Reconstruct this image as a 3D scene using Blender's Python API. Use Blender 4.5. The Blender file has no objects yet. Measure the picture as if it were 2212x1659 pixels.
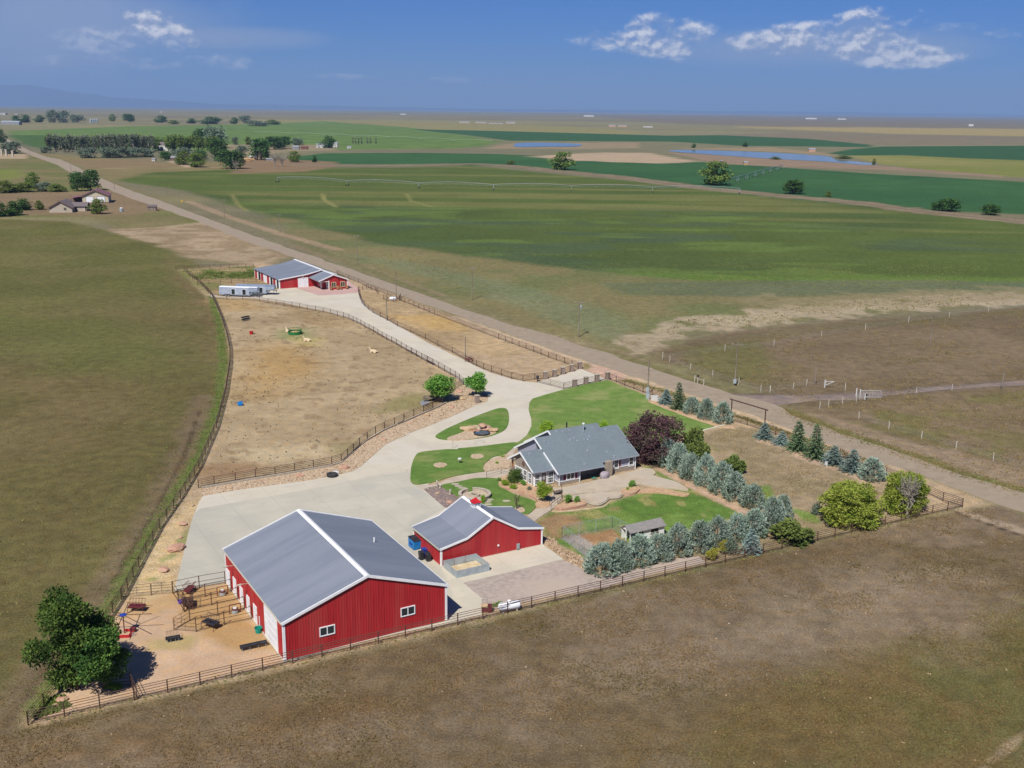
import bpy, bmesh, math, random
import numpy as np
from mathutils import Vector, Matrix

# ------------------------------------------------------------------ camera, sky, sun, exposure
SC = bpy.context.scene
COL = SC.collection
RAD = math.radians
CAM_H, PITCH, ROLL, FOCAL = 55.0, 14.436, -0.625, 2297.265   # drone height (m), tilt, roll, focal length in 2212-wide units
FWD = np.array([0, math.cos(RAD(PITCH)), -math.sin(RAD(PITCH))])
_up = np.array([0, math.sin(RAD(PITCH)), math.cos(RAD(PITCH))]); _rt = np.array([1.0, 0, 0])
UP = _up * math.cos(RAD(ROLL)) + _rt * math.sin(RAD(ROLL))
RT = _rt * math.cos(RAD(ROLL)) - _up * math.sin(RAD(ROLL))
cam_data = bpy.data.cameras.new('camera'); cam = bpy.data.objects.new('camera', cam_data); COL.objects.link(cam)
cam.matrix_world = Matrix(((RT[0], UP[0], -FWD[0], 0), (RT[1], UP[1], -FWD[1], 0), (RT[2], UP[2], -FWD[2], CAM_H), (0, 0, 0, 1)))
cam_data.sensor_width = 36; cam_data.lens = 36 * FOCAL / 2212
cam_data.clip_start = 1; cam_data.clip_end = 300000
SC.camera = cam
cy = SC.cycles; cy.max_bounces = 6; cy.diffuse_bounces = 3; cy.glossy_bounces = 2; cy.transmission_bounces = 3; cy.volume_bounces = 0
SUN_EL, SHADOW_AZ = 51.0, 69.0            # shadows run away from the camera and a little to the right
sdir = Vector((math.cos(RAD(SHADOW_AZ)) * math.cos(RAD(SUN_EL)), math.sin(RAD(SHADOW_AZ)) * math.cos(RAD(SUN_EL)), -math.sin(RAD(SUN_EL))))
sd = bpy.data.lights.new('sun', 'SUN'); sun = bpy.data.objects.new('sun', sd); COL.objects.link(sun)
sd.energy = 4.5; sd.angle = RAD(0.53); sd.color = (1.0, 0.965, 0.905)
sun.rotation_euler = sdir.to_track_quat('-Z', 'Y').to_euler(); sun.location = (-40, -60, 120)
SC.view_settings.view_transform = 'Standard'; SC.view_settings.look = 'None'
SC.view_settings.exposure = 0.38; SC.view_settings.gamma = 1.0; SC.view_settings.use_curve_mapping = False

class NT:
    """small node-tree helper"""
    def __init__(s, tree): s.t = tree; s.n = tree.nodes; s.l = tree.links
    def new(s, t, **kw):
        n = s.n.new(t)
        for k, v in kw.items(): setattr(n, k, v)
        return n
    def put(s, sock, v):
        if hasattr(v, 'is_linked') or isinstance(v, bpy.types.NodeSocket): s.l.new(v, sock)
        else: sock.default_value = v
    def math(s, op, a, b=0.0, c=None, clamp=False):
        n = s.new('ShaderNodeMath', operation=op, use_clamp=clamp); s.put(n.inputs[0], a); s.put(n.inputs[1], b)
        if c is not None: s.put(n.inputs[2], c)
        return n.outputs[0]
    def mix(s, f, a, b, blend='MIX'):
        n = s.new('ShaderNodeMix', data_type='RGBA', blend_type=blend); s.put(n.inputs[0], f); s.put(n.inputs[6], a); s.put(n.inputs[7], b)
        return n.outputs[2]
    def noise(s, vec, scale, detail=4, rough=0.55, dim='3D', dist=0.0):
        n = s.new('ShaderNodeTexNoise', noise_dimensions=dim); s.put(n.inputs['Vector'], vec)
        n.inputs['Scale'].default_value = scale; n.inputs['Detail'].default_value = detail; n.inputs['Roughness'].default_value = rough; n.inputs['Distortion'].default_value = dist
        return n.outputs[0]
    def ramp(s, v, lo, hi, a=0.0, b=1.0, smooth=True):
        n = s.new('ShaderNodeMapRange', interpolation_type='SMOOTHSTEP' if smooth else 'LINEAR'); s.put(n.inputs[0], v)
        n.inputs[1].default_value = lo; n.inputs[2].default_value = hi; n.inputs[3].default_value = a; n.inputs[4].default_value = b
        return n.outputs[0]

def lin(c):
    return tuple(((x / 255) / 12.92 if x / 255 <= 0.04045 else ((x / 255 + 0.055) / 1.055) ** 2.4) for x in c)
def A(r, g, b, k=0.80):
    """surface albedo of something that looks (r,g,b) in full sun"""
    return tuple(min(0.9, x * k) for x in lin((r, g, b))) + (1.0,)

# ------------------------------------------------------------------ survey helpers: photo point -> point on the ground
CX, CY = 1106.0, 829.5
def ray(x, y): return FWD + RT * (x - CX) / FOCAL - UP * (y - CY) / FOCAL
def P(x, y, z=0.0):
    d = ray(x, y); t = (z - CAM_H) / d[2]
    return np.array([d[0] * t, d[1] * t, z])
def view(x0, y0, w, W=2212):
    k = W / w
    return lambda x, y, z=0.0: P((x0 + x / k) * 2212 / 3040, (y0 + y / k) * 2212 / 3040, z)
def viewpx(x0, y0, w, W=2212):
    k = W / w
    return lambda x, y: ((x0 + x / k) * 2212 / 3040, (y0 + y / k) * 2212 / 3040)
def depth(p): return float((np.array(p) - np.array([0, 0, CAM_H])) @ FWD)
def pix(p):
    v = np.array(p, float) - np.array([0, 0, CAM_H]); d = v @ FWD
    return CX + FOCAL * (v @ RT) / d, CY - FOCAL * (v @ UP) / d
V = dict(z1=(0, 250, 1000), z4=(500, 720, 800), z5=(500, 1480, 900), z6=(1200, 1200, 800), z7=(1900, 1120, 800), z8=(0, 1600, 900, 2196),
         q1=(1180, 1000, 800), q2=(1600, 1000, 800), q3=(2240, 1000, 800), q4=(1800, 700, 1240), q5=(600, 1200, 800), zm=(700, 250, 1200), zr=(1840, 250, 1200),
         h7=(1480, 1240, 260, 1961), h8=(1660, 1240, 260, 1961), c2=(340, 1800, 220), c3=(500, 1680, 300, 1778), c4=(620, 740, 460), c5=(1240, 1120, 260), c6=(1360, 1760, 260),
         k1=(1640, 1480, 380), k2=(1180, 1560, 300), k3=(0, 1900, 460), k4=(1580, 1060, 320), k5=(120, 500, 360), k6=(120, 380, 620), k7=(700, 400, 360), k8=(1260, 1420, 280), D=(0, 0, 3040), a1=(820, 940, 320))
VW = {k: view(*v) for k, v in V.items()}; VP = {k: viewpx(*v) for k, v in V.items()}
def height_at(base, view_name, top_y, x=None):
    """height of something standing on base whose top shows at top_y"""
    ty = VP[view_name](0, top_y)[1]; lo, hi = 0.0, 60.0
    for _ in range(40):
        m = (lo + hi) / 2
        if pix(np.array([base[0], base[1], m]))[1] > ty: lo = m
        else: hi = m
    return lo
def width_at(base, view_name, wpx):
    v = V[view_name]; k = (v[3] if len(v) > 3 else 2212) / v[2]
    return wpx / k * 2212 / 3040 * depth((base[0], base[1], 0)) / FOCAL

# ------------------------------------------------------------------ sky
world = bpy.data.worlds.new('World'); SC.world = world; world.use_nodes = True
def build_sky():
    t = NT(world.node_tree); t.n.clear()
    out = t.new('ShaderNodeOutputWorld'); bg = t.new('ShaderNodeBackground'); t.l.new(bg.outputs[0], out.inputs[0])
    sky = t.new('ShaderNodeTexSky', sky_type='NISHITA'); sky.sun_disc = False
    sky.sun_elevation = RAD(SUN_EL); sky.sun_rotation = math.atan2(-sdir.x, -sdir.y); sky.altitude = 2500
    sky.air_density = 1.0; sky.dust_density = 0.0; sky.ozone_density = 6.0
    bg.inputs[1].default_value = 0.10
    tc = t.new('ShaderNodeTexCoord'); sep = t.new('ShaderNodeSeparateXYZ'); t.l.new(tc.outputs['Generated'], sep.inputs[0])
    az = t.math('ARCTAN2', sep.outputs[0], sep.outputs[1]); el = t.math('ARCSINE', sep.outputs[2])
    # clear dry-air blue that deepens quickly above the horizon
    grade = t.ramp(el, 0.0, 0.16, 0.0, 1.0, False)
    tint = t.mix(grade, SKY_LOW, SKY_HIGH)
    col = t.mix(1.0, sky.outputs[0], tint, 'MULTIPLY')
    cmb = t.new('ShaderNodeCombineXYZ'); t.put(cmb.inputs[0], t.math('MULTIPLY', az, 11.0)); t.put(cmb.inputs[1], t.math('MULTIPLY', el, 15.0))
    vec = cmb.outputs[0]
    n1 = t.noise(vec, 2.6, 6, 0.58); n2 = t.noise(vec, 0.8, 3, 0.5)
    sh = t.new('ShaderNodeVectorMath', operation='ADD'); t.l.new(vec, sh.inputs[0]); sh.inputs[1].default_value = (-0.02, 0.06, 0)
    n1b = t.noise(sh.outputs[0], 2.6, 6, 0.58)
    lit = t.ramp(t.math('SUBTRACT', n1, n1b), -0.09, 0.10)
    def ell(x, y, rx, ry):
        d = ray(x, y); d = d / np.linalg.norm(d); a0, e0 = math.atan2(d[0], d[1]), math.asin(d[2])
        ax = t.math('MULTIPLY', t.math('SUBTRACT', az, a0), FOCAL / rx); ey = t.math('MULTIPLY', t.math('SUBTRACT', el, e0), FOCAL / ry)
        return t.math('SUBTRACT', 1.0, t.math('ADD', t.math('MULTIPLY', ax, ax), t.math('MULTIPLY', ey, ey)))
    def group(ells):
        m = None
        for e in ells:
            v = ell(*e); m = v if m is None else t.math('MAXIMUM', m, v)
        return m
    wob = t.math('MULTIPLY', t.math('SUBTRACT', n1, 0.5), 6.5)
    puffs = group([(1335, 88, 75, 18), (1385, 72, 32, 34), (1455, 82, 62, 34), (1420, 108, 80, 14), (1700, 88, 95, 24), (1790, 68, 75, 26), (1900, 70, 85, 34), (1960, 120, 85, 20), (1845, 112, 40, 14), (2160, 72, 40, 10),
                   (325, 48, 48, 22), (385, 62, 26, 12), (420, 94, 14, 8)])
    thin = group([(130, 131, 62, 10), (290, 136, 68, 12), (480, 134, 50, 13), (970, 172, 40, 6), (740, 165, 60, 5), (250, 80, 120, 24), (1500, 60, 40, 12), (2060, 60, 60, 8)])
    m1 = t.ramp(t.math('ADD', puffs, wob), -0.6, 1.0, 0.0, 1.0)
    m1 = t.math('MAXIMUM', m1, t.math('MULTIPLY', t.ramp(t.math('ADD', thin, wob), -0.8, 1.2), 0.42))
    wob2 = t.math('MULTIPLY', t.math('SUBTRACT', n2, 0.5), 1.8)
    veil = group([(150, 45, 330, 90), (430, 78, 230, 26), (60, 110, 200, 70), (1750, 105, 330, 40)])
    m2 = t.math('MULTIPLY', t.ramp(t.math('ADD', veil, wob2), -0.5, 1.2), 0.7)
    # scattered fair-weather cumulus all round the rest of the sky
    far = t.math('MULTIPLY', t.ramp(n2, 0.60, 0.72), t.ramp(el, 0.12, 0.25))
    m3 = t.math('MULTIPLY', far, t.ramp(n1, 0.45, 0.6))
    body = t.mix(lit, CLOUD_SHADE, CLOUD_LIT)
    col = t.mix(m2, col, CLOUD_VEIL)
    col = t.mix(t.math('MULTIPLY', t.math('MAXIMUM', m1, m3), t.math('ADD', 0.35, t.math('MULTIPLY', lit, 0.55))), col, body)
    t.l.new(col, bg.inputs[0])
SKY_LOW, SKY_HIGH = (0.16, 0.28, 0.47, 1), (0.10, 0.31, 0.62, 1)
CLOUD_LIT, CLOUD_SHADE, CLOUD_VEIL = (7.4, 7.3, 7.4, 1), (2.7, 3.1, 4.2, 1), (2.7, 3.2, 4.4, 1)
build_sky()

# ------------------------------------------------------------------ materials
def pm(name, c1, c2=None, scale=3.0, rough=0.8, bump=0.0, metal=0.0, c3=None, scale3=0.3, bscale=None, detail=5, spec=0.3, stretch=None, lo=0.38, hi=0.62):
    m = bpy.data.materials.new(name); m.use_nodes = True; t = NT(m.node_tree)
    b = t.n['Principled BSDF']; b.inputs['Roughness'].default_value = rough; b.inputs['Metallic'].default_value = metal; b.inputs['Specular IOR Level'].default_value = spec
    vec = t.new('ShaderNodeTexCoord').outputs['Object']
    if stretch:
        mp = t.new('ShaderNodeMapping'); t.l.new(vec, mp.inputs[0]); mp.inputs['Scale'].default_value = stretch; vec = mp.outputs[0]
    if c2 is None: c2 = tuple(x * 0.86 for x in c1[:3]) + (1,)
    n = t.noise(vec, scale, detail)
    col = t.mix(t.ramp(n, lo, hi), c1, c2)
    if c3 is not None: col = t.mix(t.ramp(t.noise(vec, scale3, 3), 0.42, 0.66), col, c3)
    t.l.new(col, b.inputs['Base Color'])
    if bump:
        bp = t.new('ShaderNodeBump'); bp.inputs['Strength'].default_value = 1.0; bp.inputs['Distance'].default_value = bump
        t.l.new(t.noise(vec, bscale or scale * 2, 4), bp.inputs['Height']); t.l.new(bp.outputs[0], b.inputs['Normal'])
    return m

def brick_mat(name, c1, c2, cm, w, h, mortar=0.01, rough=0.85, bump=0.02, mscale=1.0, offset=0.5, axis='XZ'):
    m = bpy.data.materials.new(name); m.use_nodes = True; t = NT(m.node_tree); b = t.n['Principled BSDF']; b.inputs['Roughness'].default_value = rough; b.inputs['Specular IOR Level'].default_value = 0.25
    tc = t.new('ShaderNodeTexCoord'); sep = t.new('ShaderNodeSeparateXYZ'); t.l.new(tc.outputs['Object'], sep.inputs[0])
    cmb = t.new('ShaderNodeCombineXYZ')
    if axis == 'WALL': t.put(cmb.inputs[0], t.math('ADD', sep.outputs[0], sep.outputs[1])); t.l.new(sep.outputs[2], cmb.inputs[1])
    elif axis == 'XY': t.l.new(sep.outputs[0], cmb.inputs[0]); t.l.new(sep.outputs[1], cmb.inputs[1])
    br = t.new('ShaderNodeTexBrick'); br.offset = offset; t.l.new(cmb.outputs[0], br.inputs['Vector'])
    br.inputs['Color1'].default_value = c1; br.inputs['Color2'].default_value = c2; br.inputs['Mortar'].default_value = cm
    br.inputs['Scale'].default_value = 1.0; br.inputs['Brick Width'].default_value = w; br.inputs['Row Height'].default_value = h; br.inputs['Mortar Size'].default_value = mortar
    n = t.noise(tc.outputs['Object'], 3.0 * mscale, 5); col = t.mix(0.35, br.outputs[0], t.mix(n, c2, c1), 'MIX')
    col = t.mix(t.ramp(t.noise(tc.outputs['Object'], 0.35, 3), 0.3, 0.7, 0.0, 0.25), col, t.mix(1.0, col, (0.7, 0.7, 0.72, 1), 'MULTIPLY'))
    t.l.new(col, b.inputs['Base Color'])
    bp = t.new('ShaderNodeBump'); bp.inputs['Distance'].default_value = bump; t.l.new(br.outputs['Fac'], bp.inputs['Height']); bp.invert = True; t.l.new(bp.outputs[0], b.inputs['Normal'])
    return m

def leaf_mat(name, c1, c2, c3=None, trans=0.3, vscale=0.6):
    m = bpy.data.materials.new(name); m.use_nodes = True; t = NT(m.node_tree); t.n.remove(t.n['Principled BSDF']); out = t.n['Material Output']
    geo = t.new('ShaderNodeNewGeometry'); rnd = geo.outputs['Random Per Island']
    tc = t.new('ShaderNodeTexCoord').outputs['Object']
    c1, c2, c3 = [tuple(min(0.6, x * 1.35) for x in c[:3]) + (1,) if c else None for c in (c1, c2, c3)]
    col = t.mix(rnd, c1, c2)
    if c3 is not None: col = t.mix(t.ramp(t.noise(tc, vscale, 2), 0.48, 0.66), col, c3)
    inf = t.new('ShaderNodeObjectInfo').outputs['Random']
    hs = t.new('ShaderNodeHueSaturation'); t.l.new(col, hs.inputs['Color']); t.put(hs.inputs['Value'], t.math('ADD', 0.85, t.math('MULTIPLY', inf, 0.3))); t.put(hs.inputs['Hue'], t.math('ADD', 0.488, t.math('MULTIPLY', inf, 0.024)))
    col = hs.outputs[0]
    d = t.new('ShaderNodeBsdfDiffuse'); tr = t.new('ShaderNodeBsdfTranslucent'); mx = t.new('ShaderNodeMixShader'); mx.inputs[0].default_value = trans
    t.l.new(col, d.inputs[0]); t.l.new(col, tr.inputs[0]); t.l.new(d.outputs[0], mx.inputs[1]); t.l.new(tr.outputs[0], mx.inputs[2])
    t.l.new(mx.outputs[0], out.inputs[0])
    return m

M = {}
M['red'] = pm('barn_red_steel', A(188, 46, 52), A(172, 40, 46), 1.6, 0.45, stretch=(1.5, 1.5, 0.12), c3=A(182, 64, 62), scale3=0.3, spec=0.4)
M['roof'] = pm('grey_steel_roof', A(129, 135, 147), A(122, 129, 142), 1.2, 0.5, stretch=(0.12, 1.1, 0.12), c3=A(135, 141, 152), scale3=0.25, spec=0.5)
M['white'] = pm('white_trim', (0.80, 0.80, 0.79, 1), (0.74, 0.74, 0.73, 1), 1.5, 0.5)
M['door'] = pm('white_door', (0.78, 0.79, 0.80, 1), (0.72, 0.73, 0.75, 1), 1.0, 0.45)
M['glass'] = pm('window_glass', (0.015, 0.02, 0.025, 1), (0.03, 0.04, 0.045, 1), 0.7, 0.08, spec=0.6)
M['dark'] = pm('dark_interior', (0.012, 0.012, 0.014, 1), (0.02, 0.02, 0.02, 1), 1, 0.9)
M['concrete'] = pm('concrete', A(206, 198, 178), A(196, 189, 171), 0.35, 0.85, bump=0.004, c3=A(208, 201, 184), scale3=0.06, bscale=6)
M['pipe'] = pm('brown_pipe', A(84, 62, 54), A(98, 70, 58), 2.5, 0.6)
M['rust'] = pm('rusty_pipe', A(112, 84, 62), A(88, 62, 46), 3.0, 0.75)
M['galv'] = pm('galvanised_steel', A(186, 196, 200), A(168, 178, 184), 1.2, 0.4, metal=0.25)
M['wood'] = pm('weathered_wood', A(150, 138, 122), A(122, 110, 95), 3, 0.9, stretch=(1, 1, 0.15))
M['palewood'] = pm('pale_post_wood', A(205, 198, 182), A(180, 170, 150), 4, 0.9, stretch=(1, 1, 0.2))
M['bark'] = pm('bark', A(112, 98, 82), A(84, 72, 60), 6, 0.95, bump=0.02)
M['palebark'] = pm('pale_bark', A(168, 160, 145), A(140, 132, 118), 5, 0.95)
M['siding'] = brick_mat('lavender_siding', A(176, 176, 190), A(170, 171, 186), A(150, 150, 165), 30, 0.18, 0.012, bump=0.012, axis='WALL')
M['shingle'] = brick_mat('grey_shingles', A(132, 144, 148), A(117, 128, 134), A(109, 119, 125), 0.32, 0.16, 0.012, bump=0.008, mscale=2.0, axis='XY')
M['stone'] = brick_mat('stone_veneer', A(190, 176, 158), A(160, 146, 132), A(150, 138, 124), 0.38, 0.15, 0.012, bump=0.02, axis='WALL')
M['pillar'] = brick_mat('pillar_stone', A(186, 164, 148), A(158, 140, 128), A(140, 126, 116), 0.3, 0.14, 0.01, bump=0.02, axis='WALL')
M['shutter'] = pm('maroon_shutter', A(110, 32, 50), A(98, 28, 44), 3, 0.6)
M['gutter'] = pm('grey_gutter', A(170, 176, 188), A(160, 166, 178), 1, 0.5)
M['black'] = pm('black_plastic', (0.022, 0.022, 0.028, 1), (0.035, 0.035, 0.042, 1), 2, 0.45)
M['blue'] = pm('dumpster_blue', A(30, 140, 215), A(24, 120, 190), 1.5, 0.45)
M['recycle'] = pm('bin_blue', A(45, 75, 170), A(38, 62, 145), 2, 0.5)
M['teal'] = pm('teal_plastic', A(30, 160, 140), A(24, 140, 120), 2, 0.5)
M['redpaint'] = pm('red_paint', A(205, 40, 48), A(180, 32, 40), 2, 0.5)
M['maroon'] = pm('maroon_steel', A(120, 52, 56), A(100, 42, 46), 3, 0.6)
M['green'] = pm('green_feeder_paint', A(40, 125, 62), A(34, 105, 52), 3, 0.6)
M['alu'] = pm('trailer_aluminium', A(178, 192, 212), A(160, 176, 198), 1.0, 0.35, metal=0.3)
M['roofwhite'] = pm('trailer_white', (0.78, 0.79, 0.80, 1), (0.74, 0.75, 0.77, 1), 1, 0.4)
M['tyre'] = pm('rubber', (0.03, 0.03, 0.032, 1), (0.045, 0.045, 0.045, 1), 5, 0.85)
M['stonewall'] = pm('pale_block', A(196, 184, 164), A(176, 164, 146), 3, 0.9, bump=0.01)
M['boulder'] = pm('red_sandstone', A(206, 160, 136), A(184, 140, 116), 2.0, 0.9, bump=0.05, c3=A(196, 168, 140), scale3=0.8)
M['tanrock'] = pm('tan_rock', A(204, 178, 142), A(180, 150, 116), 2.0, 0.9, bump=0.05)
M['sand'] = pm('sand', A(214, 196, 160), A(198, 176, 138), 1.2, 0.95, bump=0.02)
M['cover'] = pm('grill_cover', A(178, 166, 172), A(160, 148, 155), 2, 0.8, bump=0.02)
M['wool'] = pm('cream_wool', A(225, 205, 172), A(205, 182, 148), 6, 0.95, bump=0.03)
M['creamwall'] = pm('cream_siding', A(208, 196, 170), A(200, 188, 162), 1, 0.8)
M['tanwall'] = pm('tan_siding', A(190, 178, 162), A(182, 170, 154), 1, 0.8)
M['brownwall'] = pm('brown_wall', A(120, 100, 92), A(110, 92, 84), 1, 0.8)
M['plumroof'] = pm('plum_roof', A(146, 104, 108), A(136, 96, 100), 1, 0.6)
M['shedroof'] = pm('shed_shingles', A(150, 145, 140), A(138, 134, 130), 3, 0.9)
M['brownroof'] = pm('taupe_roof', A(124, 112, 112), A(112, 102, 102), 3, 0.85)
M['farwhite'] = pm('far_white_wall', A(214, 213, 208), A(200, 199, 195), 0.3, 0.7)
M['greyroof'] = pm('far_grey_roof', A(150, 152, 156), A(140, 142, 146), 0.3, 0.6)
M['straw'] = pm('straw', A(206, 168, 124), A(184, 146, 104), 1, 0.95)
M['rustred'] = pm('rust_shed', A(130, 92, 80), A(110, 78, 70), 1, 0.9)
M['yellow'] = pm('yellow_sign', A(225, 180, 40), A(210, 168, 36), 2, 0.6)
M['purple'] = pm('purple_plastic', A(110, 85, 165), A(95, 72, 150), 2, 0.6)
M['water'] = pm('pond_water', (0.07, 0.10, 0.13, 1), (0.09, 0.12, 0.14, 1), 0.02, 0.1, spec=0.5)
M['cedar'] = pm('cedar_wood', A(170, 120, 82), A(150, 104, 70), 3, 0.85)
M['rail_black'] = pm('black_iron', (0.03, 0.028, 0.028, 1), (0.05, 0.045, 0.042, 1), 3, 0.6)

# ------------------------------------------------------------------ mesh helpers
class MB:
    def __init__(s): s.v = []; s.f = []; s.m = []
    def face(s, pts, mi=0):
        i = len(s.v); s.v += [tuple(map(float, p)) for p in pts]; s.f.append(tuple(range(i, i + len(pts)))); s.m.append(mi)
    def hexa(s, b, t, mi=0):
        """b: four bottom points, t: four top points (counter-clockwise from above)"""
        i = len(s.v); s.v += [tuple(map(float, p)) for p in list(b) + list(t)]
        for q in ((3, 2, 1, 0), (4, 5, 6, 7), (0, 1, 5, 4), (1, 2, 6, 5), (2, 3, 7, 6), (3, 0, 4, 7)):
            s.f.append(tuple(i + k for k in q)); s.m.append(mi)
    def box(s, x0, x1, y0, y1, z0, z1, mi=0):
        s.hexa(((x0, y0, z0), (x1, y0, z0), (x1, y1, z0), (x0, y1, z0)), ((x0, y0, z1), (x1, y0, z1), (x1, y1, z1), (x0, y1, z1)), mi)
    def bar(s, p0, p1, w, h=None, mi=0):
        """rectangular bar between two points"""
        h = h or w; p0 = Vector(p0); p1 = Vector(p1); d = (p1 - p0).normalized()
        a = d.cross(Vector((0, 0, 1)))
        if a.length < 1e-4: a = Vector((1, 0, 0))
        a.normalize(); b = a.cross(d).normalized(); a *= w / 2; b *= h / 2
        s.hexa((p0 - a - b, p0 + a - b, p1 + a - b, p1 - a - b), (p0 - a + b, p0 + a + b, p1 + a + b, p1 - a + b), mi)
    def tube(s, pts, r, n=6, mi=0, cap=True):
        """round tube through points, r a number or one per point"""
        pts = [Vector(p) for p in pts]; rr = r if hasattr(r, '__len__') else [r] * len(pts); rings = []
        for k, p in enumerate(pts):
            d = (pts[min(k + 1, len(pts) - 1)] - pts[max(k - 1, 0)]).normalized()
            a = d.cross(Vector((0, 0, 1)))
            if a.length < 1e-3: a = Vector((1, 0, 0))
            a.normalize(); b = d.cross(a).normalized(); i = len(s.v)
            for j in range(n):
                t = 2 * math.pi * j / n; q = p + (a * math.cos(t) + b * math.sin(t)) * rr[k]; s.v.append(tuple(q))
            rings.append(i)
        for k in range(len(pts) - 1):
            for j in range(n):
                s.f.append((rings[k] + j, rings[k] + (j + 1) % n, rings[k + 1] + (j + 1) % n, rings[k + 1] + j)); s.m.append(mi)
        if cap:
            s.f.append(tuple(rings[0] + j for j in reversed(range(n)))); s.m.append(mi); s.f.append(tuple(rings[-1] + j for j in range(n))); s.m.append(mi)
    def lathe(s, prof, c=(0, 0, 0), n=16, mi=0, sx=1, sy=1):
        """profile of (radius, z) pairs turned round the vertical through c"""
        base = len(s.v)
        for r, z in prof:
            for j in range(n):
                t = 2 * math.pi * j / n; s.v.append((c[0] + r * math.cos(t) * sx, c[1] + r * math.sin(t) * sy, c[2] + z))
        for k in range(len(prof) - 1):
            for j in range(n):
                s.f.append((base + k * n + j, base + k * n + (j + 1) % n, base + (k + 1) * n + (j + 1) % n, base + (k + 1) * n + j)); s.m.append(mi)
        s.f.append(tuple(base + j for j in reversed(range(n)))); s.m.append(mi)
        k = len(prof) - 1; s.f.append(tuple(base + k * n + j for j in range(n))); s.m.append(mi)
    def prism(s, pts, z0, z1, mi=0):
        n = len(pts); i = len(s.v); s.v += [(p[0], p[1], z0) for p in pts] + [(p[0], p[1], z1) for p in pts]
        s.f.append(tuple(i + n + k for k in range(n))); s.m.append(mi); s.f.append(tuple(i + k for k in reversed(range(n)))); s.m.append(mi)
        for k in range(n): s.f.append((i + k, i + (k + 1) % n, i + n + (k + 1) % n, i + n + k)); s.m.append(mi)
    def xprism(s, prof, x0, x1, mi=0):
        """profile of (y, z) points swept along x"""
        n = len(prof); i = len(s.v); s.v += [(x0, p[0], p[1]) for p in prof] + [(x1, p[0], p[1]) for p in prof]
        s.f.append(tuple(i + k for k in range(n))); s.m.append(mi); s.f.append(tuple(i + n + k for k in reversed(range(n)))); s.m.append(mi)
        for k in range(n): s.f.append((i + k, i + n + k, i + n + (k + 1) % n, i + (k + 1) % n)); s.m.append(mi)
    def mesh(s, name, mats, smooth=False):
        me = bpy.data.meshes.new(name); me.from_pydata(s.v, [], s.f)
        mats = mats if isinstance(mats, (list, tuple)) else [mats]
        for m in mats: me.materials.append(M[m] if isinstance(m, str) else m)
        if len(mats) > 1: me.polygons.foreach_set('material_index', s.m)
        if smooth: me.polygons.foreach_set('use_smooth', [True] * len(me.polygons))
        me.update(); return me
    def build(s, name, mats, parent=None, smooth=False):
        return add(name, s.mesh(name, mats, smooth), parent)
def add(name, me, parent=None, loc=None, rotz=None):
    o = bpy.data.objects.new(name, me); COL.objects.link(o)
    if parent is not None: o.parent = parent
    if loc is not None: o.location = tuple(map(float, loc))
    if rotz is not None: o.rotation_euler = (0, 0, rotz)
    return o
def tag(o, label=None, cat=None, group=None, kind=None):
    if label: o['label'] = label
    if cat: o['category'] = cat
    if group: o['group'] = group
    if kind: o['kind'] = kind
    return o
def thing(name, label, cat, loc=(0, 0, 0), rotz=0.0, group=None):
    o = bpy.data.objects.new(name, None); COL.objects.link(o); o.empty_display_size = 0.2
    o.location = tuple(map(float, loc)); o.rotation_euler = (0, 0, rotz)
    return tag(o, label, cat, group)
def npmesh(name, verts, faces, mats, smooth=False):
    me = bpy.data.meshes.new(name); verts = np.asarray(verts, np.float32); faces = np.asarray(faces, np.int32); k = faces.shape[1]
    me.vertices.add(len(verts)); me.vertices.foreach_set('co', verts.ravel()); me.loops.add(faces.size); me.loops.foreach_set('vertex_index', faces.ravel())
    me.polygons.add(len(faces)); me.polygons.foreach_set('loop_start', np.arange(0, faces.size, k, dtype=np.int32)); me.polygons.foreach_set('loop_total', np.full(len(faces), k, np.int32))
    if smooth: me.polygons.foreach_set('use_smooth', np.ones(len(faces), bool))
    me.update(calc_edges=True)
    for m in (mats if isinstance(mats, (list, tuple)) else [mats]): me.materials.append(M[m] if isinstance(m, str) else m)
    return me
def catmull(pts, n=6, closed=True):
    pts = [np.array(p[:2], float) for p in pts]; N = len(pts); out = []
    rng = range(N) if closed else range(N - 1)
    for i in rng:
        g = (lambda k: pts[k % N]) if closed else (lambda k: pts[max(0, min(N - 1, k))])
        p0, p1, p2, p3 = g(i - 1), g(i), g(i + 1), g(i + 2)
        for k in range(n):
            t = k / n; out.append(0.5 * (2 * p1 + (p2 - p0) * t + (2 * p0 - 5 * p1 + 4 * p2 - p3) * t * t + (3 * p1 - p0 - 3 * p2 + p3) * t ** 3))
    if not closed: out.append(pts[-1])
    return out
def slab(name, pts, z0, z1, mat, parent=None, kind='structure'):
    """flat sheet with a real edge over an outline of world points"""
    bm = bmesh.new(); vs = [bm.verts.new((float(p[0]), float(p[1]), z1)) for p in pts]
    es = [bm.edges.new((vs[i], vs[(i + 1) % len(vs)])) for i in range(len(vs))]
    r = bmesh.ops.triangle_fill(bm, use_beauty=True, edges=es, normal=(0, 0, 1))
    top = [f for f in bm.faces]
    for f in top:
        if f.normal.z < 0: f.normal_flip()
    lo = [bm.verts.new((v.co.x, v.co.y, z0)) for v in vs]
    for i in range(len(vs)):
        j = (i + 1) % len(vs)
        try: bm.faces.new((vs[i], vs[j], lo[j], lo[i]))
        except ValueError: pass
    bmesh.ops.recalc_face_normals(bm, faces=[f for f in bm.faces if f not in top])
    me = bpy.data.meshes.new(name); bm.to_mesh(me); bm.free(); me.materials.append(M[mat] if isinstance(mat, str) else mat)
    o = add(name, me, parent)
    if kind and parent is None: o['kind'] = kind
    return o
def W(vname, *pts): return [VW[vname](*p) for p in pts]
RNG = np.random.default_rng(11); random.seed(11)
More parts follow.
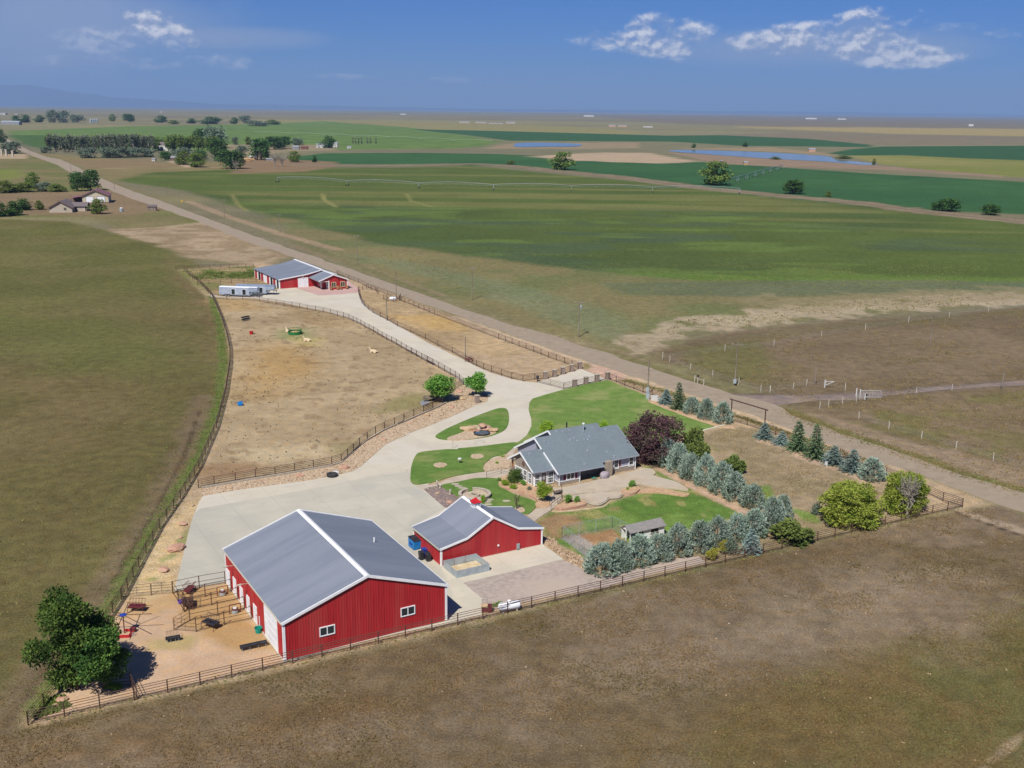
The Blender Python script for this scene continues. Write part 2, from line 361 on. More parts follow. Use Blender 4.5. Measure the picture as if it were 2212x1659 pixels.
# ------------------------------------------------------------------ the ground: one sheet out to the horizon, soil and crop colours as an attribute
_perm = np.random.default_rng(5).random((256, 256)).astype(np.float32)
def vnoise(x, y):
    xi = np.floor(x).astype(int); yi = np.floor(y).astype(int); fx = x - xi; fy = y - yi; fx = fx * fx * (3 - 2 * fx); fy = fy * fy * (3 - 2 * fy)
    a = _perm[xi % 256, yi % 256]; b = _perm[(xi + 1) % 256, yi % 256]; c = _perm[xi % 256, (yi + 1) % 256]; d = _perm[(xi + 1) % 256, (yi + 1) % 256]
    return (a * (1 - fx) + b * fx) * (1 - fy) + (c * (1 - fx) + d * fx) * fy
def fbm(x, y, o=4):
    s = 0; a = 0.5; t = 0
    for k in range(o): s = s + a * vnoise(x * 2 ** k + 17.3 * k, y * 2 ** k + 5.1 * k); t += a; a *= 0.55
    return s / t - 0.5
def sdist(X, Y, poly):
    """signed distance to an outline, positive inside"""
    p = np.array([q[:2] for q in poly]); n = len(p); d2 = np.full(X.shape, 1e18); ins = np.zeros(X.shape, bool)
    for i in range(n):
        a = p[i]; b = p[(i + 1) % n]; e = b - a; wx = X - a[0]; wy = Y - a[1]
        t = np.clip((wx * e[0] + wy * e[1]) / max(e @ e, 1e-9), 0, 1); d2 = np.minimum(d2, (wx - e[0] * t) ** 2 + (wy - e[1] * t) ** 2)
        c = ((a[1] <= Y) & (b[1] > Y)) | ((b[1] <= Y) & (a[1] > Y))
        if e[1] != 0: ins ^= c & (X < a[0] + (Y - a[1]) / (e[1] if e[1] else 1) * e[0])
    return np.where(ins, 1, -1) * np.sqrt(d2)
def ldist(X, Y, line):
    p = np.array([q[:2] for q in line]); d2 = np.full(X.shape, 1e18)
    for i in range(len(p) - 1):
        a = p[i]; e = p[i + 1] - a; wx = X - a[0]; wy = Y - a[1]; t = np.clip((wx * e[0] + wy * e[1]) / max(e @ e, 1e-9), 0, 1)
        d2 = np.minimum(d2, (wx - e[0] * t) ** 2 + (wy - e[1] * t) ** 2)
    return np.sqrt(d2)
ang = np.concatenate([np.radians(np.linspace(-180, -36, 40, endpoint=False)), np.radians(np.linspace(-36, 36, 560)), np.radians(np.linspace(36, 180, 41)[1:-1])])
rad = np.concatenate([[0.5, 25, 50], np.geomspace(70, 4000, 640), np.geomspace(4200, 58000, 70)])
AA, RR = np.meshgrid(ang, rad, indexing='ij'); GX = (RR * np.sin(AA)).ravel(); GY = (RR * np.cos(AA)).ravel()
na, nr = len(ang), len(rad)
gcol = np.empty((len(GX), 3)); gcol[:] = A(134, 130, 98)[:3]
def blend(mask, c): gcol[:] = gcol + (np.array(c[:3]) - gcol) * mask[:, None]
def sm(x): x = np.clip(x, 0, 1); return x * x * (3 - 2 * x)
N30 = fbm(GX / 30, GY / 30); N8 = fbm(GX / 8, GY / 8); N3 = fbm(GX / 3, GY / 3, 3); N200 = fbm(GX / 220, GY / 220); N1k = fbm(GX / 1500, GY / 700)
def zone(vname, pts, c, soft=1.0, amp=1.0, strength=1.0, noise=None, c2=None, n2=None):
    if vname in ('D', 'zr', 'q3', 'z1'): pts = [((p[0] + 90 if p[0] >= 2212 and vname != 'z1' else p[0] - 120 if p[0] <= 0 and vname in ('D', 'z1') else p[0]), p[1]) for p in pts]
    w = [VW[vname](*p) for p in pts]; q = np.array(w)[:, :2]; m = soft + amp + 1
    sel = (GX > q[:, 0].min() - m) & (GX < q[:, 0].max() + m) & (GY > q[:, 1].min() - m) & (GY < q[:, 1].max() + m)
    i = np.nonzero(sel)[0]; s = sdist(GX[i], GY[i], q); nz = (N8 if noise is None else noise)[i]
    k = sm((s + nz * 2 * amp + soft) / (2 * soft)) * strength
    cc = np.array(c[:3])[None]
    if c2 is not None: cc = cc + (np.array(c2[:3]) - np.array(c[:3]))[None] * sm((n2[i] + 0.12) / 0.24)[:, None]
    gcol[i] += (cc - gcol[i]) * k[:, None]
def strip(vname, pts, c, width, soft=0.6, amp=0.6, strength=1.0, noise=None):
    w = [VW[vname](*p) for p in pts]; q = np.array(w)[:, :2]; m = width + soft + amp + 1
    i = np.nonzero((GX > q[:, 0].min() - m) & (GX < q[:, 0].max() + m) & (GY > q[:, 1].min() - m) & (GY < q[:, 1].max() + m))[0]
    d = ldist(GX[i], GY[i], q); nz = (N3 if noise is None else noise)[i]
    k = sm((width / 2 - d + nz * 2 * amp + soft) / (2 * soft)) * strength; gcol[i] += (np.array(c[:3])[None] - gcol[i]) * k[:, None]
# far plains
blend(sm((N1k + 0.10) / 0.2), A(124, 117, 92)); blend(sm((N200 - 0.02) / 0.2) * 0.5, A(142, 134, 92))
blend(sm((fbm(GX / 6000, GY / 1500) - 0.02) / 0.15) * 0.6, A(116, 114, 90))
zone('D', [(1250, 247), (2212, 254), (2212, 280), (1750, 276), (1450, 268)], A(120, 112, 98), 120, 80, 0.8, N1k)
zone('zr', [(550, 232), (1400, 236), (2212, 246), (2212, 286), (1500, 272), (900, 246)], A(165, 148, 100), 25, 30, 0.8, N200)
zone('zr', [(300, 280), (1000, 262), (2212, 290), (2212, 330), (1450, 335), (900, 300)], A(126, 116, 98), 30, 20, 0.8, N200)
zone('zm', [(0, 190), (900, 200), (1700, 225), (2212, 255), (2212, 275), (1400, 262), (700, 235), (0, 225)], A(142, 136, 88), 40, 40, 0.7, N200)
zone('D', [(15, 283), (280, 273), (560, 268), (700, 262), (890, 276), (1000, 291), (1080, 306), (1050, 317), (980, 321), (700, 324), (560, 326), (260, 325), (90, 318), (40, 300)], A(106, 130, 70), 14, 8, 1, N200, A(96, 120, 66), N30)
zone('z1', [(45, 335), (320, 335), (320, 425), (180, 408)], A(72, 100, 56), 10, 8, 0.9)
zone('D', [(885, 279), (1080, 283), (1440, 293), (1560, 292), (1750, 300), (1885, 313), (1880, 318), (1600, 315), (1450, 306), (1100, 304), (1000, 291)], A(60, 94, 62), 10, 5)
zone('zr', [(1140, 378), (1250, 358), (1430, 341), (2212, 335), (2212, 420), (1900, 406), (1550, 389), (1250, 390)], A(58, 92, 60), 6, 4)
zone('zr', [(1250, 392), (1550, 389), (1900, 406), (2212, 420), (2212, 518), (1800, 486), (1400, 432)], A(122, 126, 68), 8, 6, 1, N30, A(136, 134, 80), N200)
zone('zm', [(1330, 352), (1530, 322), (2212, 318), (2212, 350), (1900, 355)], A(150, 134, 108), 8, 8, 0.9, N30)
zone('D', [(620, 340), (700, 331), (900, 330), (1080, 333), (1150, 336), (1260, 343), (1500, 349), (1680, 361), (1850, 373), (2212, 398), (2212, 468), (1900, 448), (1600, 420), (1450, 396), (1340, 385), (1200, 372), (1080, 358), (860, 356), (660, 356)], A(58, 94, 58), 5, 3, 1, N30, A(64, 100, 60), N200)
zone('zr', [(-500, 395), (-100, 372), (150, 376), (430, 426), (200, 432), (-100, 425), (-350, 412)], A(176, 156, 130), 12, 18, 1, N30)
zone('zr', [(260, 372), (900, 410), (1300, 436), (1700, 470), (2100, 500), (2100, 512), (1500, 470), (900, 452), (550, 436)], A(146, 126, 106), 6, 6, 0.95, N30)
zone('zr', [(300, 352), (820, 345), (1120, 375), (1200, 395), (900, 372), (500, 358)], A(150, 134, 106), 8, 6, 0.9, N30)
# irrigated field in front of the canal
zone('D', [(235, 388), (330, 366), (560, 362), (860, 362), (1022, 358), (1220, 378), (1382, 393), (1655, 425), (1852, 444), (2230, 490), (2230, 615), (1500, 612), (1100, 572), (800, 527), (560, 462), (400, 412)], A(88, 102, 52), 6, 4, 1, N30, A(78, 93, 52), N200)
band = fbm(GX / 420, GY / 26, 3)
zin = sm((sdist(GX, GY, [VW['D'](*p) for p in [(300, 380), (560, 364), (1022, 360), (1382, 395), (1700, 432), (2230, 494), (2230, 520), (1600, 470), (1000, 455), (560, 440)]]) + 20) / 40)
blend(sm((band + 0.02) / 0.14) * zin * 0.7, A(120, 120, 72))
zin = sm((sdist(GX, GY, [VW['D'](*p) for p in [(420, 415), (700, 440), (1600, 460), (2230, 540), (2230, 612), (1500, 610), (1100, 570), (800, 525), (560, 460)]]) + 40) / 80)
blend(sm((fbm(GX / 70, GY / 30) - 0.03) / 0.12) * zin * 0.6, A(76, 92, 70)); blend(sm((fbm(GX / 55 + 9, GY / 22) - 0.08) / 0.1) * zin * 0.6, A(104, 124, 62))
zone('D', [(1250, 588), (1700, 596), (2230, 598), (2230, 612), (1600, 612), (1300, 604)], A(102, 130, 58), 6, 4, 0.6, N30)
zone('D', [(560, 458), (800, 523), (1100, 568), (1500, 606), (2230, 608), (2230, 640), (1750, 690), (1480, 720), (1340, 758), (1000, 655), (800, 585), (690, 535)], A(112, 116, 76), 5, 6, 1, N30, A(128, 120, 84), N30)
zone('D', [(700, 540), (1000, 620), (1310, 735), (1400, 700), (1100, 610), (850, 560)], A(118, 128, 98), 4, 5, 0.55, N8)
zone('D', [(1300, 612), (1700, 606), (2230, 608), (2230, 626), (1650, 640), (1350, 636)], A(92, 106, 80), 4, 4, 0.7, N30)
zone('D', [(1330, 752), (1480, 688), (1640, 668), (1900, 648), (2230, 628), (2230, 654), (1900, 676), (1600, 704), (1480, 722), (1385, 768)], A(172, 157, 132), 2.0, 12, 0.85, N8)
zone('D', [(1550, 655), (1700, 640), (1900, 632), (2230, 616), (2230, 640), (1700, 672)], A(146, 134, 104), 2, 12, 0.6, N8)
zone('D', [(0, 330), (90, 330), (200, 372), (330, 428), (500, 500), (620, 548), (560, 575), (420, 560), (200, 470), (0, 470)], A(112, 114, 70), 5, 4, 1, N30, A(126, 116, 82), N30)
zone('D', [(100, 332), (330, 352), (640, 348), (660, 362), (330, 372), (240, 392), (180, 362)], A(132, 120, 84), 6, 5, 0.9, N30)
zone('z1', [(460, 500), (1000, 490), (1150, 545), (560, 550)], A(136, 118, 90), 6, 5, 0.85, N30)
zone('z1', [(1580, 480), (2212, 510), (2212, 540), (2000, 575), (1500, 590), (1600, 540)], A(140, 116, 92), 6, 6, 0.85, N30)
zone('z1', [(1480, 395), (2212, 398), (2212, 440), (1900, 440), (1650, 480), (1490, 470)], A(148, 134, 108), 8, 6, 0.9, N30)
zone('z1', [(0, 722), (460, 705), (740, 700), (960, 745), (1100, 812), (900, 855), (500, 860), (0, 862)], A(134, 116, 90), 4, 3, 1, N30)
zone('z1', [(0, 555), (120, 560), (160, 600), (60, 625), (0, 620)], A(120, 132, 62), 8, 5, 0.7, N30)
zone('z1', [(0, 465), (180, 455), (180, 490), (0, 490)], A(176, 156, 128), 4, 3, 0.9)
zone('z1', [(680, 955), (1000, 940), (1360, 900), (1600, 1000), (1920, 1125), (1750, 1195), (1120, 1130), (900, 1050)], A(172, 152, 126), 3, 4, 0.9, N8, A(150, 130, 104), N8)
strip('z1', [(545, 555), (850, 550), (1430, 545)], A(176, 156, 128), 4, 1.5, 0.5)
strip('z1', [(1120, 505), (1250, 545)], A(170, 150, 126), 9, 2, 1)
# canal bank, pivot ruts, roadside track
for ln, w_ in (([('zm', 340, 440), ('zm', 900, 443), ('zm', 1300, 436), ('zm', 1500, 446), ('zm', 1760, 475), ('zr', 0, 508), ('zr', 450, 568), ('zr', 900, 612), ('zr', 1300, 648), ('zr', 1700, 702), ('zr', 2300, 762)], 26),):
    q = [VW[a](x, y) for a, x, y in ln]; d = ldist(GX, GY, q)
    blend(sm((w_ / 2 - d + N8 * 14 + 3) / 6) * 0.95, A(130, 117, 96)); blend(sm((3.5 - np.abs(d - 5) + N8 * 9) / 4) * 0.8, A(152, 137, 114)); blend(sm((2.5 - np.abs(d - 1) + N8 * 7) / 3) * 0.6, A(104, 94, 76))
for pts in ([(1525, 725), (1560, 790), (1620, 832)], [(2120, 715), (2130, 760), (2212, 800)]): strip('z1', pts, A(138, 134, 84), 2.4, 1, 0.5, 0.7)
for pts in ([(470, 600), (490, 640), (548, 672)], [(935, 600), (960, 640), (1070, 670)]): strip('zm', pts, A(140, 138, 84), 2.4, 1, 0.5, 0.7)
strip('z1', [(1240, 770), (1500, 870), (1850, 985), (2212, 1085)], A(158, 138, 112), 5.5, 1.2, 1.2, 0.9)
strip('z4', [(1050, 30), (1300, 110), (1560, 185), (1900, 320), (2212, 430)], A(142, 126, 100), 5, 1.2, 1.2, 0.7)
strip('q2', [(-500, -180), (0, -30), (600, 110), (900, 215)], A(150, 134, 108), 2.5, 0.8, 0.9, 0.7)
# grazing land east of the road
zone('D', [(1385, 772), (1500, 732), (1700, 705), (2230, 655), (2230, 1075), (2050, 1000), (1700, 862), (1520, 800)], A(126, 110, 88), 2.5, 4, 1, N8, A(116, 102, 80), N30)
zone('D', [(1470, 750), (1640, 735), (1690, 790), (1620, 830), (1500, 790)], A(112, 110, 68), 4, 6, 0.8, N8)
zone('D', [(1480, 738), (1800, 700), (2212, 662), (2212, 676), (1800, 716), (1500, 752)], A(110, 104, 74), 2, 3, 0.5, N8)
zone('q3', [(260, 600), (700, 560), (1300, 480), (2212, 430), (2300, 1080), (1900, 1010), (1300, 860), (800, 740)], A(116, 110, 70), 3, 5, 0.85, N8, A(128, 112, 88), N8)
zone('q3', [(250, 595), (500, 640), (1000, 760), (1500, 900), (2300, 1130), (2300, 1300), (1700, 1120), (1200, 950), (700, 780)], A(146, 128, 106), 1.2, 2.5, 0.9, N8)
strip('q3', [(260, 610), (560, 735), (900, 850), (1200, 945), (1700, 1115), (2300, 1290)], A(112, 116, 66), 3.0, 1, 1.5, 0.8, N8)
strip('q2', [(480, 100), (900, 235), (1300, 365), (1500, 425), (1640, 470)], A(122, 116, 78), 3.5, 1, 1.5, 0.8, N8)
strip('z4', [(1000, -20), (1500, 170), (2212, 450)], A(112, 112, 74), 4, 1.2, 1.5, 0.7, N8)
strip('q3', [(-200, 480), (150, 490), (500, 500), (1000, 465), (1500, 425), (2300, 370)], A(118, 106, 98), 3.6, 0.7, 0.5, 0.95)
# pasture left of the boundary fence
zone('D', [(-60, 468), (150, 478), (235, 500), (360, 535), (440, 575), (395, 585), (460, 640), (485, 720), (492, 800), (470, 920), (400, 1070), (300, 1225), (55, 1570), (-100, 1640)], A(110, 106, 66), 3, 3, 1, N8, A(100, 100, 58), N30)
zone('D', [(-60, 720), (430, 650), (492, 760), (470, 920), (400, 1070), (300, 1225), (55, 1570), (-100, 1640)], A(115, 101, 70), 22, 16, 0.8, N30, A(106, 96, 62), N30)
zone('D', [(-60, 690), (300, 690), (420, 760), (300, 800), (-60, 780)], A(98, 104, 58), 12, 14, 0.6, N30)
zone('z4', [(0, 150), (60, 220), (180, 330), (330, 500), (440, 720), (480, 860), (460, 1000), (380, 900), (250, 500), (80, 300)], A(124, 104, 78), 5, 4, 0.7, N8)
strip('D', [(440, 860), (410, 960), (350, 1090), (290, 1190), (220, 1295), (60, 1490), (-60, 1640)], A(122, 106, 84), 5.0, 1.5, 1.0, 0.8)
strip('D', [(430, 890), (400, 980), (340, 1095), (245, 1255)], A(78, 66, 52), 0.5, 0.3, 0.35, 0.85); strip('D', [(120, 1420), (60, 1500), (0, 1580)], A(86, 72, 56), 1.2, 0.8, 0.4, 0.7)
# near pasture
zone('D', [(-150, 1600), (60, 1575), (600, 1455), (1200, 1310), (1800, 1160), (2150, 1092), (2500, 1250), (2500, 1900), (-300, 1900)], A(128, 112, 91), 1.0, 1.0, 1, N3, A(113, 98, 75), N8)
zone('D', [(60, 1600), (600, 1480), (1000, 1450), (900, 1560), (400, 1659), (0, 1659)], A(106, 84, 54), 5, 9, 0.8, N8, A(120, 104, 80), N8)
zone('D', [(1330, 1750), (1600, 1520), (1850, 1420), (2230, 1280), (2400, 1700)], A(98, 94, 54), 6, 9, 0.9, N8, A(112, 96, 62), N8)
zone('D', [(1500, 1340), (1900, 1230), (2100, 1250), (1800, 1400), (1400, 1450)], A(142, 126, 105), 6, 9, 0.7, N8)
blend(sm((fbm(GX / 5, GY / 5, 4) - 0.06) / 0.12) * (RR.ravel() < 260) * 0.26, A(90, 78, 54))
strip('D', [(1950, 1850), (2100, 1680), (2212, 1585), (2400, 1450), (2700, 1290), (3100, 1120)], A(150, 132, 106), 0.7, 0.3, 0.3, 0.8)
strip('D', [(60, 1572), (600, 1450), (1200, 1303), (1800, 1155), (2085, 1095)], A(96, 86, 52), 1.8, 0.8, 1.2, 0.6)
# inside the property: everything first gets the dry verge colour
zone('D', [(395, 583), (560, 568), (760, 600), (1000, 690), (1300, 792), (1420, 830), (1700, 915), (2150, 1090), (1800, 1150), (1200, 1300), (600, 1447), (60, 1565), (240, 1330), (345, 1140), (430, 1010), (490, 850), (497, 760), (478, 680)], A(178, 156, 126), 1.2, 0.6)
zone('z4', [(60, 215), (700, 190), (760, 300), (905, 390), (420, 440), (330, 425)], A(164, 142, 108), 1.5, 1.5, 1, N8, A(128, 126, 80), N8)
zone('z4', [(100, 250), (700, 225), (700, 280), (260, 300)], A(122, 128, 72), 2, 4, 0.85, N8)
PAD = [('z4', 380, 462), ('z4', 700, 470), ('z4', 1100, 530), ('z4', 1400, 600), ('z4', 1600, 690), ('z4', 2035, 930), ('q1', 200, 190), ('q1', 540, 390), ('q1', 400, 480), ('q1', 200, 625), ('q1', 0, 720), ('q5', 1500, 210), ('q5', 1290, 345), ('q5', 1140, 480), ('q5', 600, 585), ('q5', 0, 690), ('D', 432, 1050), ('D', 470, 960), ('D', 500, 850), ('D', 503, 760), ('D', 482, 680)]
PADW = [VW[a](x, y) for a, x, y in PAD]; V['w'] = (0, 0, 1); VW['w'] = lambda x, y: np.array([x, y, 0.0])
zone('w', [tuple(p[:2]) for p in PADW], A(178, 158, 126), 0.8, 0.8, 1, N3, A(165, 146, 115), N8)
zone('z4', [(600, 880), (900, 820), (1200, 850), (1250, 1050), (900, 1250), (650, 1250)], A(180, 148, 96), 7, 7, 0.75, N8)
zone('z4', [(380, 470), (700, 480), (800, 540), (500, 560)], A(178, 150, 104), 4, 4, 0.7, N8)
zone('z4', [(1000, 500), (1450, 610), (1500, 700), (1200, 700), (950, 620)], A(150, 128, 94), 4, 6, 0.7, N8)
zone('z4', [(880, 720), (1150, 700), (1170, 800), (900, 790)], A(132, 142, 92), 3, 3, 0.7, N8)
zone('z4', [(1050, 790), (1250, 790), (1250, 860), (1000, 850)], A(188, 172, 110), 3, 3, 0.6, N8)
zone('q1', [(-60, 500), (120, 440), (330, 470), (400, 520), (150, 610), (-150, 620)], A(138, 132, 86), 2, 3, 0.8, N8)
zone('q5', [(300, 380), (900, 330), (1080, 370), (950, 440), (500, 480), (250, 430)], A(196, 178, 144), 2.5, 4, 0.75, N8)
zone('q5', [(-150, 520), (300, 480), (540, 500), (500, 560), (0, 640)], A(148, 118, 88), 2, 3, 0.7, N8)
zone('q5', [(1040, 340), (1250, 300), (1300, 340), (1120, 420)], A(140, 132, 92), 1.5, 2, 0.6, N8)
blend(sm((fbm(GX / 2.2, GY / 2.2, 3) - 0.13) / 0.1) * (sdist(GX, GY, PADW) > 0) * 0.5, A(126, 104, 78))
zone('z4', [(1570, 400), (1700, 400), (1940, 480), (2212, 600), ('x', 0, 0)][:4] + [(2600, 760), (2960, 900), (2700, 950), (2500, 900), (2212, 850), (1800, 640), (1600, 520)], A(184, 160, 124), 1, 0.8, 1, N3, A(170, 148, 114), N8)
zone('z4', [(1850, 610), (2300, 600), (2400, 720), (2100, 720)], A(192, 160, 104), 4, 4, 0.8, N8)
# verge between fence and road
strip('q2', [(-700, -160), (0, 88), (500, 250), (900, 385), (1560, 600), (1900, 715), (2400, 905), (2900, 1080)], A(190, 168, 140), 3.4, 0.8, 0.8, 0.95)
strip('q2', [(700, 350), (1000, 430), (1560, 625), (2300, 880)], A(128, 122, 72), 1.6, 0.6, 0.9, 0.8)
zone('q1', [(1500, 265), (1510, 205), (1650, 235), (1900, 300), (1860, 350), (1725, 345)], A(196, 164, 144), 1, 1)
zone('k4', [(1000, 110), (1150, 130), (1260, 210), (1100, 290), (1010, 230)], A(134, 128, 78), 0.8, 0.8, 0.9)
# barn yard
zone('z8', [(905, 410), (1260, 330), (1700, 330), (2080, 820), (2060, 890), (230, 1340), (300, 1230), (800, 600)], A(204, 174, 144), 0.8, 0.8, 1, N3, A(197, 167, 137), N8)
zone('z8', [(1260, 380), (1660, 330), (1860, 600), (2010, 800), (1700, 820), (1450, 680), (1270, 640)], A(182, 148, 102), 1.2, 1.2, 0.95, N3)
zone('z8', [(1080, 740), (1400, 700), (1330, 800), (1080, 820)], A(176, 158, 106), 1, 1.2, 0.8, N3)
zone('z8', [(860, 560), (950, 420), (1260, 400), (1250, 520), (1100, 560)], A(192, 158, 108), 1.2, 1.5, 0.7, N3)
zone('D', [(300, 1240), (350, 1150), (410, 1085), (436, 1080), (405, 1160), (378, 1275), (270, 1320)], A(196, 172, 132), 0.8, 0.8, 1, N3)
for pts in ([(1160, 150), (1280, 90), (1270, 120), (1170, 165)], [(1060, 290), (1140, 270), (1130, 300), (1060, 305)]): zone('z8', pts, A(128, 142, 84), 0.4, 0.5, 0.8, N3)
zone('D', [(385, 1165), (408, 1140), (405, 1165), (388, 1190)], A(118, 130, 74), 0.5, 0.6, 0.7, N3)
strip('D', [(62, 1540), (240, 1305), (345, 1118), (428, 985), (470, 880), (482, 780), (475, 700), (455, 640)], A(106, 114, 64), 1.5, 0.7, 1.0, 0.9, N3)
# dry ground, lawns and beds round the house
DRY = [(480, 480), (700, 400), (1000, 440), (1300, 560), (1700, 740), (1900, 850), (2300, 1000), (2100, 1200), (1300, 1390), (950, 1440), (800, 1480), (200, 1580), (-250, 1600), (-600, 1540), (300, 1260), (900, 1130), (850, 1000)]
zone('z7', DRY, A(160, 142, 114), 1, 1, 1, N3, A(146, 131, 102), N8)
for pts in ([(950, 900), (1060, 890), (1110, 960), (1080, 1040), (1000, 1040)], [(1200, 1060), (1450, 1120), (1480, 1200), (1330, 1170)]): zone('z7', pts, A(112, 136, 66), 0.5, 0.5, 0.95, N3)
zone('z7', [(600, 560), (680, 590), (640, 640), (560, 620)], A(140, 138, 86), 1, 1.5, 0.7, N3)
zone('z7', [(1700, 830), (1950, 880), (1800, 940), (1600, 870)], A(188, 164, 128), 1, 1.5, 0.7, N3)
BACK = [('z7', 20, 730), ('z7', 150, 745), ('z7', 280, 820), ('z7', 450, 920), ('z7', 700, 1040), ('z7', 880, 1120), ('z7', 700, 1180), ('z7', 200, 1290), ('z6', 2150, 1090), ('z6', 2000, 1130), ('z6', 1490, 1260), ('z6', 1160, 1090), ('z6', 1080, 960), ('z6', 1200, 880), ('z6', 1500, 870), ('z6', 1900, 740), ('z7', 330, 900)]
BACKW = [VW[a](x, y) for a, x, y in BACK]; zone('w', [tuple(p[:2]) for p in BACKW], A(112, 138, 68), 0.5, 0.6, 1, N3, A(96, 124, 58), N8)
blend(sm((fbm(GX / 2.5 + 3, GY / 2.5) - 0.08) / 0.12) * (sdist(GX, GY, BACKW) > 0.3) * 0.7, A(160, 148, 98))
zone('z6', [(1090, 960), (1250, 900), (1400, 910), (1450, 980), (1300, 1020), (1290, 1100), (1180, 1090)], A(158, 128, 96), 0.8, 0.8, 0.95, N3)
zone('k1', [(180, 640), (640, 600), (1040, 520), (1230, 690), (1330, 780), (980, 830), (640, 880), (400, 760)], A(172, 140, 104), 0.5, 0.4, 1, N3, A(160, 126, 92), N3)
zone('k1', [(170, 690), (450, 640), (900, 900), (640, 1040)], A(168, 158, 148), 0.3, 0.2, 0.9, N3)
strip('z7', [(140, 745), (300, 830), (470, 920), (640, 1010), (870, 1115), (980, 1100)], A(190, 160, 136), 1.5, 0.3, 0.3, 0.95)
strip('q2', [(910, 530), (1060, 590), (1250, 665), (1450, 730), (1580, 740)], A(196, 164, 134), 1.6, 0.3, 0.4, 0.95)
strip('z7', [(1000, 520), (1160, 570), (1290, 625), (1435, 690), (1590, 735), (1740, 795), (1900, 860)], A(190, 164, 140), 2.6, 0.6, 0.8, 0.8)
strip('q3', [(1660, 1420), (1850, 1490), (2212, 1600), (2500, 1690), (3400, 1980)], A(168, 150, 128), 2.0, 0.4, 0.4, 0.9); strip('q3', [(1640, 1432), (1850, 1512), (2212, 1640), (2500, 1740), (3400, 2050)], A(66, 54, 44), 0.5, 0.25, 0.2, 0.9)
ii, jj = np.meshgrid(np.arange(na), np.arange(nr - 1), indexing='ij'); i2 = (ii + 1) % na
faces = np.stack([ii * nr + jj, ii * nr + jj + 1, i2 * nr + jj + 1, i2 * nr + jj], -1).reshape(-1, 4)[:, ::-1]
grain = np.ones(len(GX)); grain[sdist(GX, GY, [VW['z8'](*p) for p in ((905, 410), (1260, 330), (1700, 330), (2080, 820), (2060, 890), (230, 1340), (300, 1230), (800, 600))]) > 0] = 0.35; grain[sdist(GX, GY, PADW) > 0] = 0.7
def ground_mat():
    m = bpy.data.materials.new('soil_and_grass'); m.use_nodes = True; t = NT(m.node_tree); b = t.n['Principled BSDF']; b.inputs['Roughness'].default_value = 0.95; b.inputs['Specular IOR Level'].default_value = 0.05
    at = t.new('ShaderNodeAttribute'); at.attribute_name = 'soil'; vec = t.new('ShaderNodeTexCoord').outputs['Object']
    gr = at.outputs['Alpha']; f = t.math('ADD', 1.0, t.math('MULTIPLY', gr, t.ramp(t.noise(vec, 4.2, 6, 0.75), 0.36, 0.64, -0.42, 0.42, False))); g = t.math('ADD', 1.0, t.math('MULTIPLY', gr, t.ramp(t.noise(vec, 0.45, 6, 0.68), 0.36, 0.64, -0.2, 0.2, False)))
    h = t.ramp(t.noise(vec, 0.03, 4, 0.55), 0.32, 0.68, 0.9, 1.1, False)
    k = t.math('MULTIPLY', t.math('MULTIPLY', f, g), h); kk = t.new('ShaderNodeCombineXYZ')
    for i in range(3): t.put(kk.inputs[i], k)
    col = t.mix(1.0, at.outputs['Color'], kk.outputs[0], 'MULTIPLY')
    warm = t.mix(1.0, col, (1.06, 1.0, 0.90, 1), 'MULTIPLY'); col = t.mix(t.ramp(t.noise(vec, 0.7, 4), 0.45, 0.65), col, warm)
    col = t.mix(t.ramp(t.noise(vec, 1.1, 5, 0.7), 0.60, 0.70, 0.0, 0.26), col, t.mix(1.0, col, (0.55, 0.55, 0.5, 1), 'MULTIPLY'))
    col = t.mix(t.ramp(t.noise(vec, 1.9, 4, 0.7), 0.66, 0.74, 0.0, 0.35), col, t.mix(1.0, col, (1.5, 1.42, 1.35, 1), 'MULTIPLY'))
    t.l.new(col, b.inputs['Base Color'])
    bp = t.new('ShaderNodeBump'); bp.inputs['Distance'].default_value = 0.06; t.l.new(t.noise(vec, 3.5, 5, 0.7), bp.inputs['Height']); t.l.new(bp.outputs[0], b.inputs['Normal'])
    return m
M['ground'] = ground_mat()
gme = npmesh('ground', np.stack([GX, GY, np.zeros_like(GX)], 1), faces, 'ground')
ca = gme.attributes.new('soil', 'FLOAT_COLOR', 'POINT'); ca.data.foreach_set('color', np.concatenate([gcol, grain[:, None]], 1).astype(np.float32).ravel())
tag(add('ground', gme), kind='structure')

# ------------------------------------------------------------------ hills on the horizon
hm = pm('haze_blue_forest', A(46, 66, 84), A(60, 78, 90), 0.0008, 0.95)  # forest darkened and tinted blue: extra distance haze painted into the base colour
def ridge(y, xs, hs, dy):
    b = MB(); n = 60; X = np.linspace(xs[0], xs[-1], n); Hh = np.interp(X, xs, hs); Hh = Hh * (1 + 0.25 * fbm(X / 500, X * 0 + y / 900, 4)) ; Hh[0] = Hh[-1] = 0
    for i in range(n - 1):
        for a, c in ((0, 0.35), (0.35, 0.7), (0.7, 1.0)):
            b.face(((X[i], y - dy * (1 - a), Hh[i] * a), (X[i + 1], y - dy * (1 - a), Hh[i + 1] * a), (X[i + 1], y - dy * (1 - c), Hh[i + 1] * c), (X[i], y - dy * (1 - c), Hh[i] * c)))
    return b
tag(ridge(50000, [-35300, -29900, -24400, -22100, -18500, -14900, -11400], [1030, 1010, 940, 910, 450, 270, 0], 3000).build('mountain_range', hm, None, True), kind='structure')
tag(ridge(55000, [-23000, -16000, -9300, -2200, 6600, 14300, 23000, 32000], [0, 220, 170, 105, 125, 145, 105, 0], 2000).build('hills', hm, None, True), kind='structure')

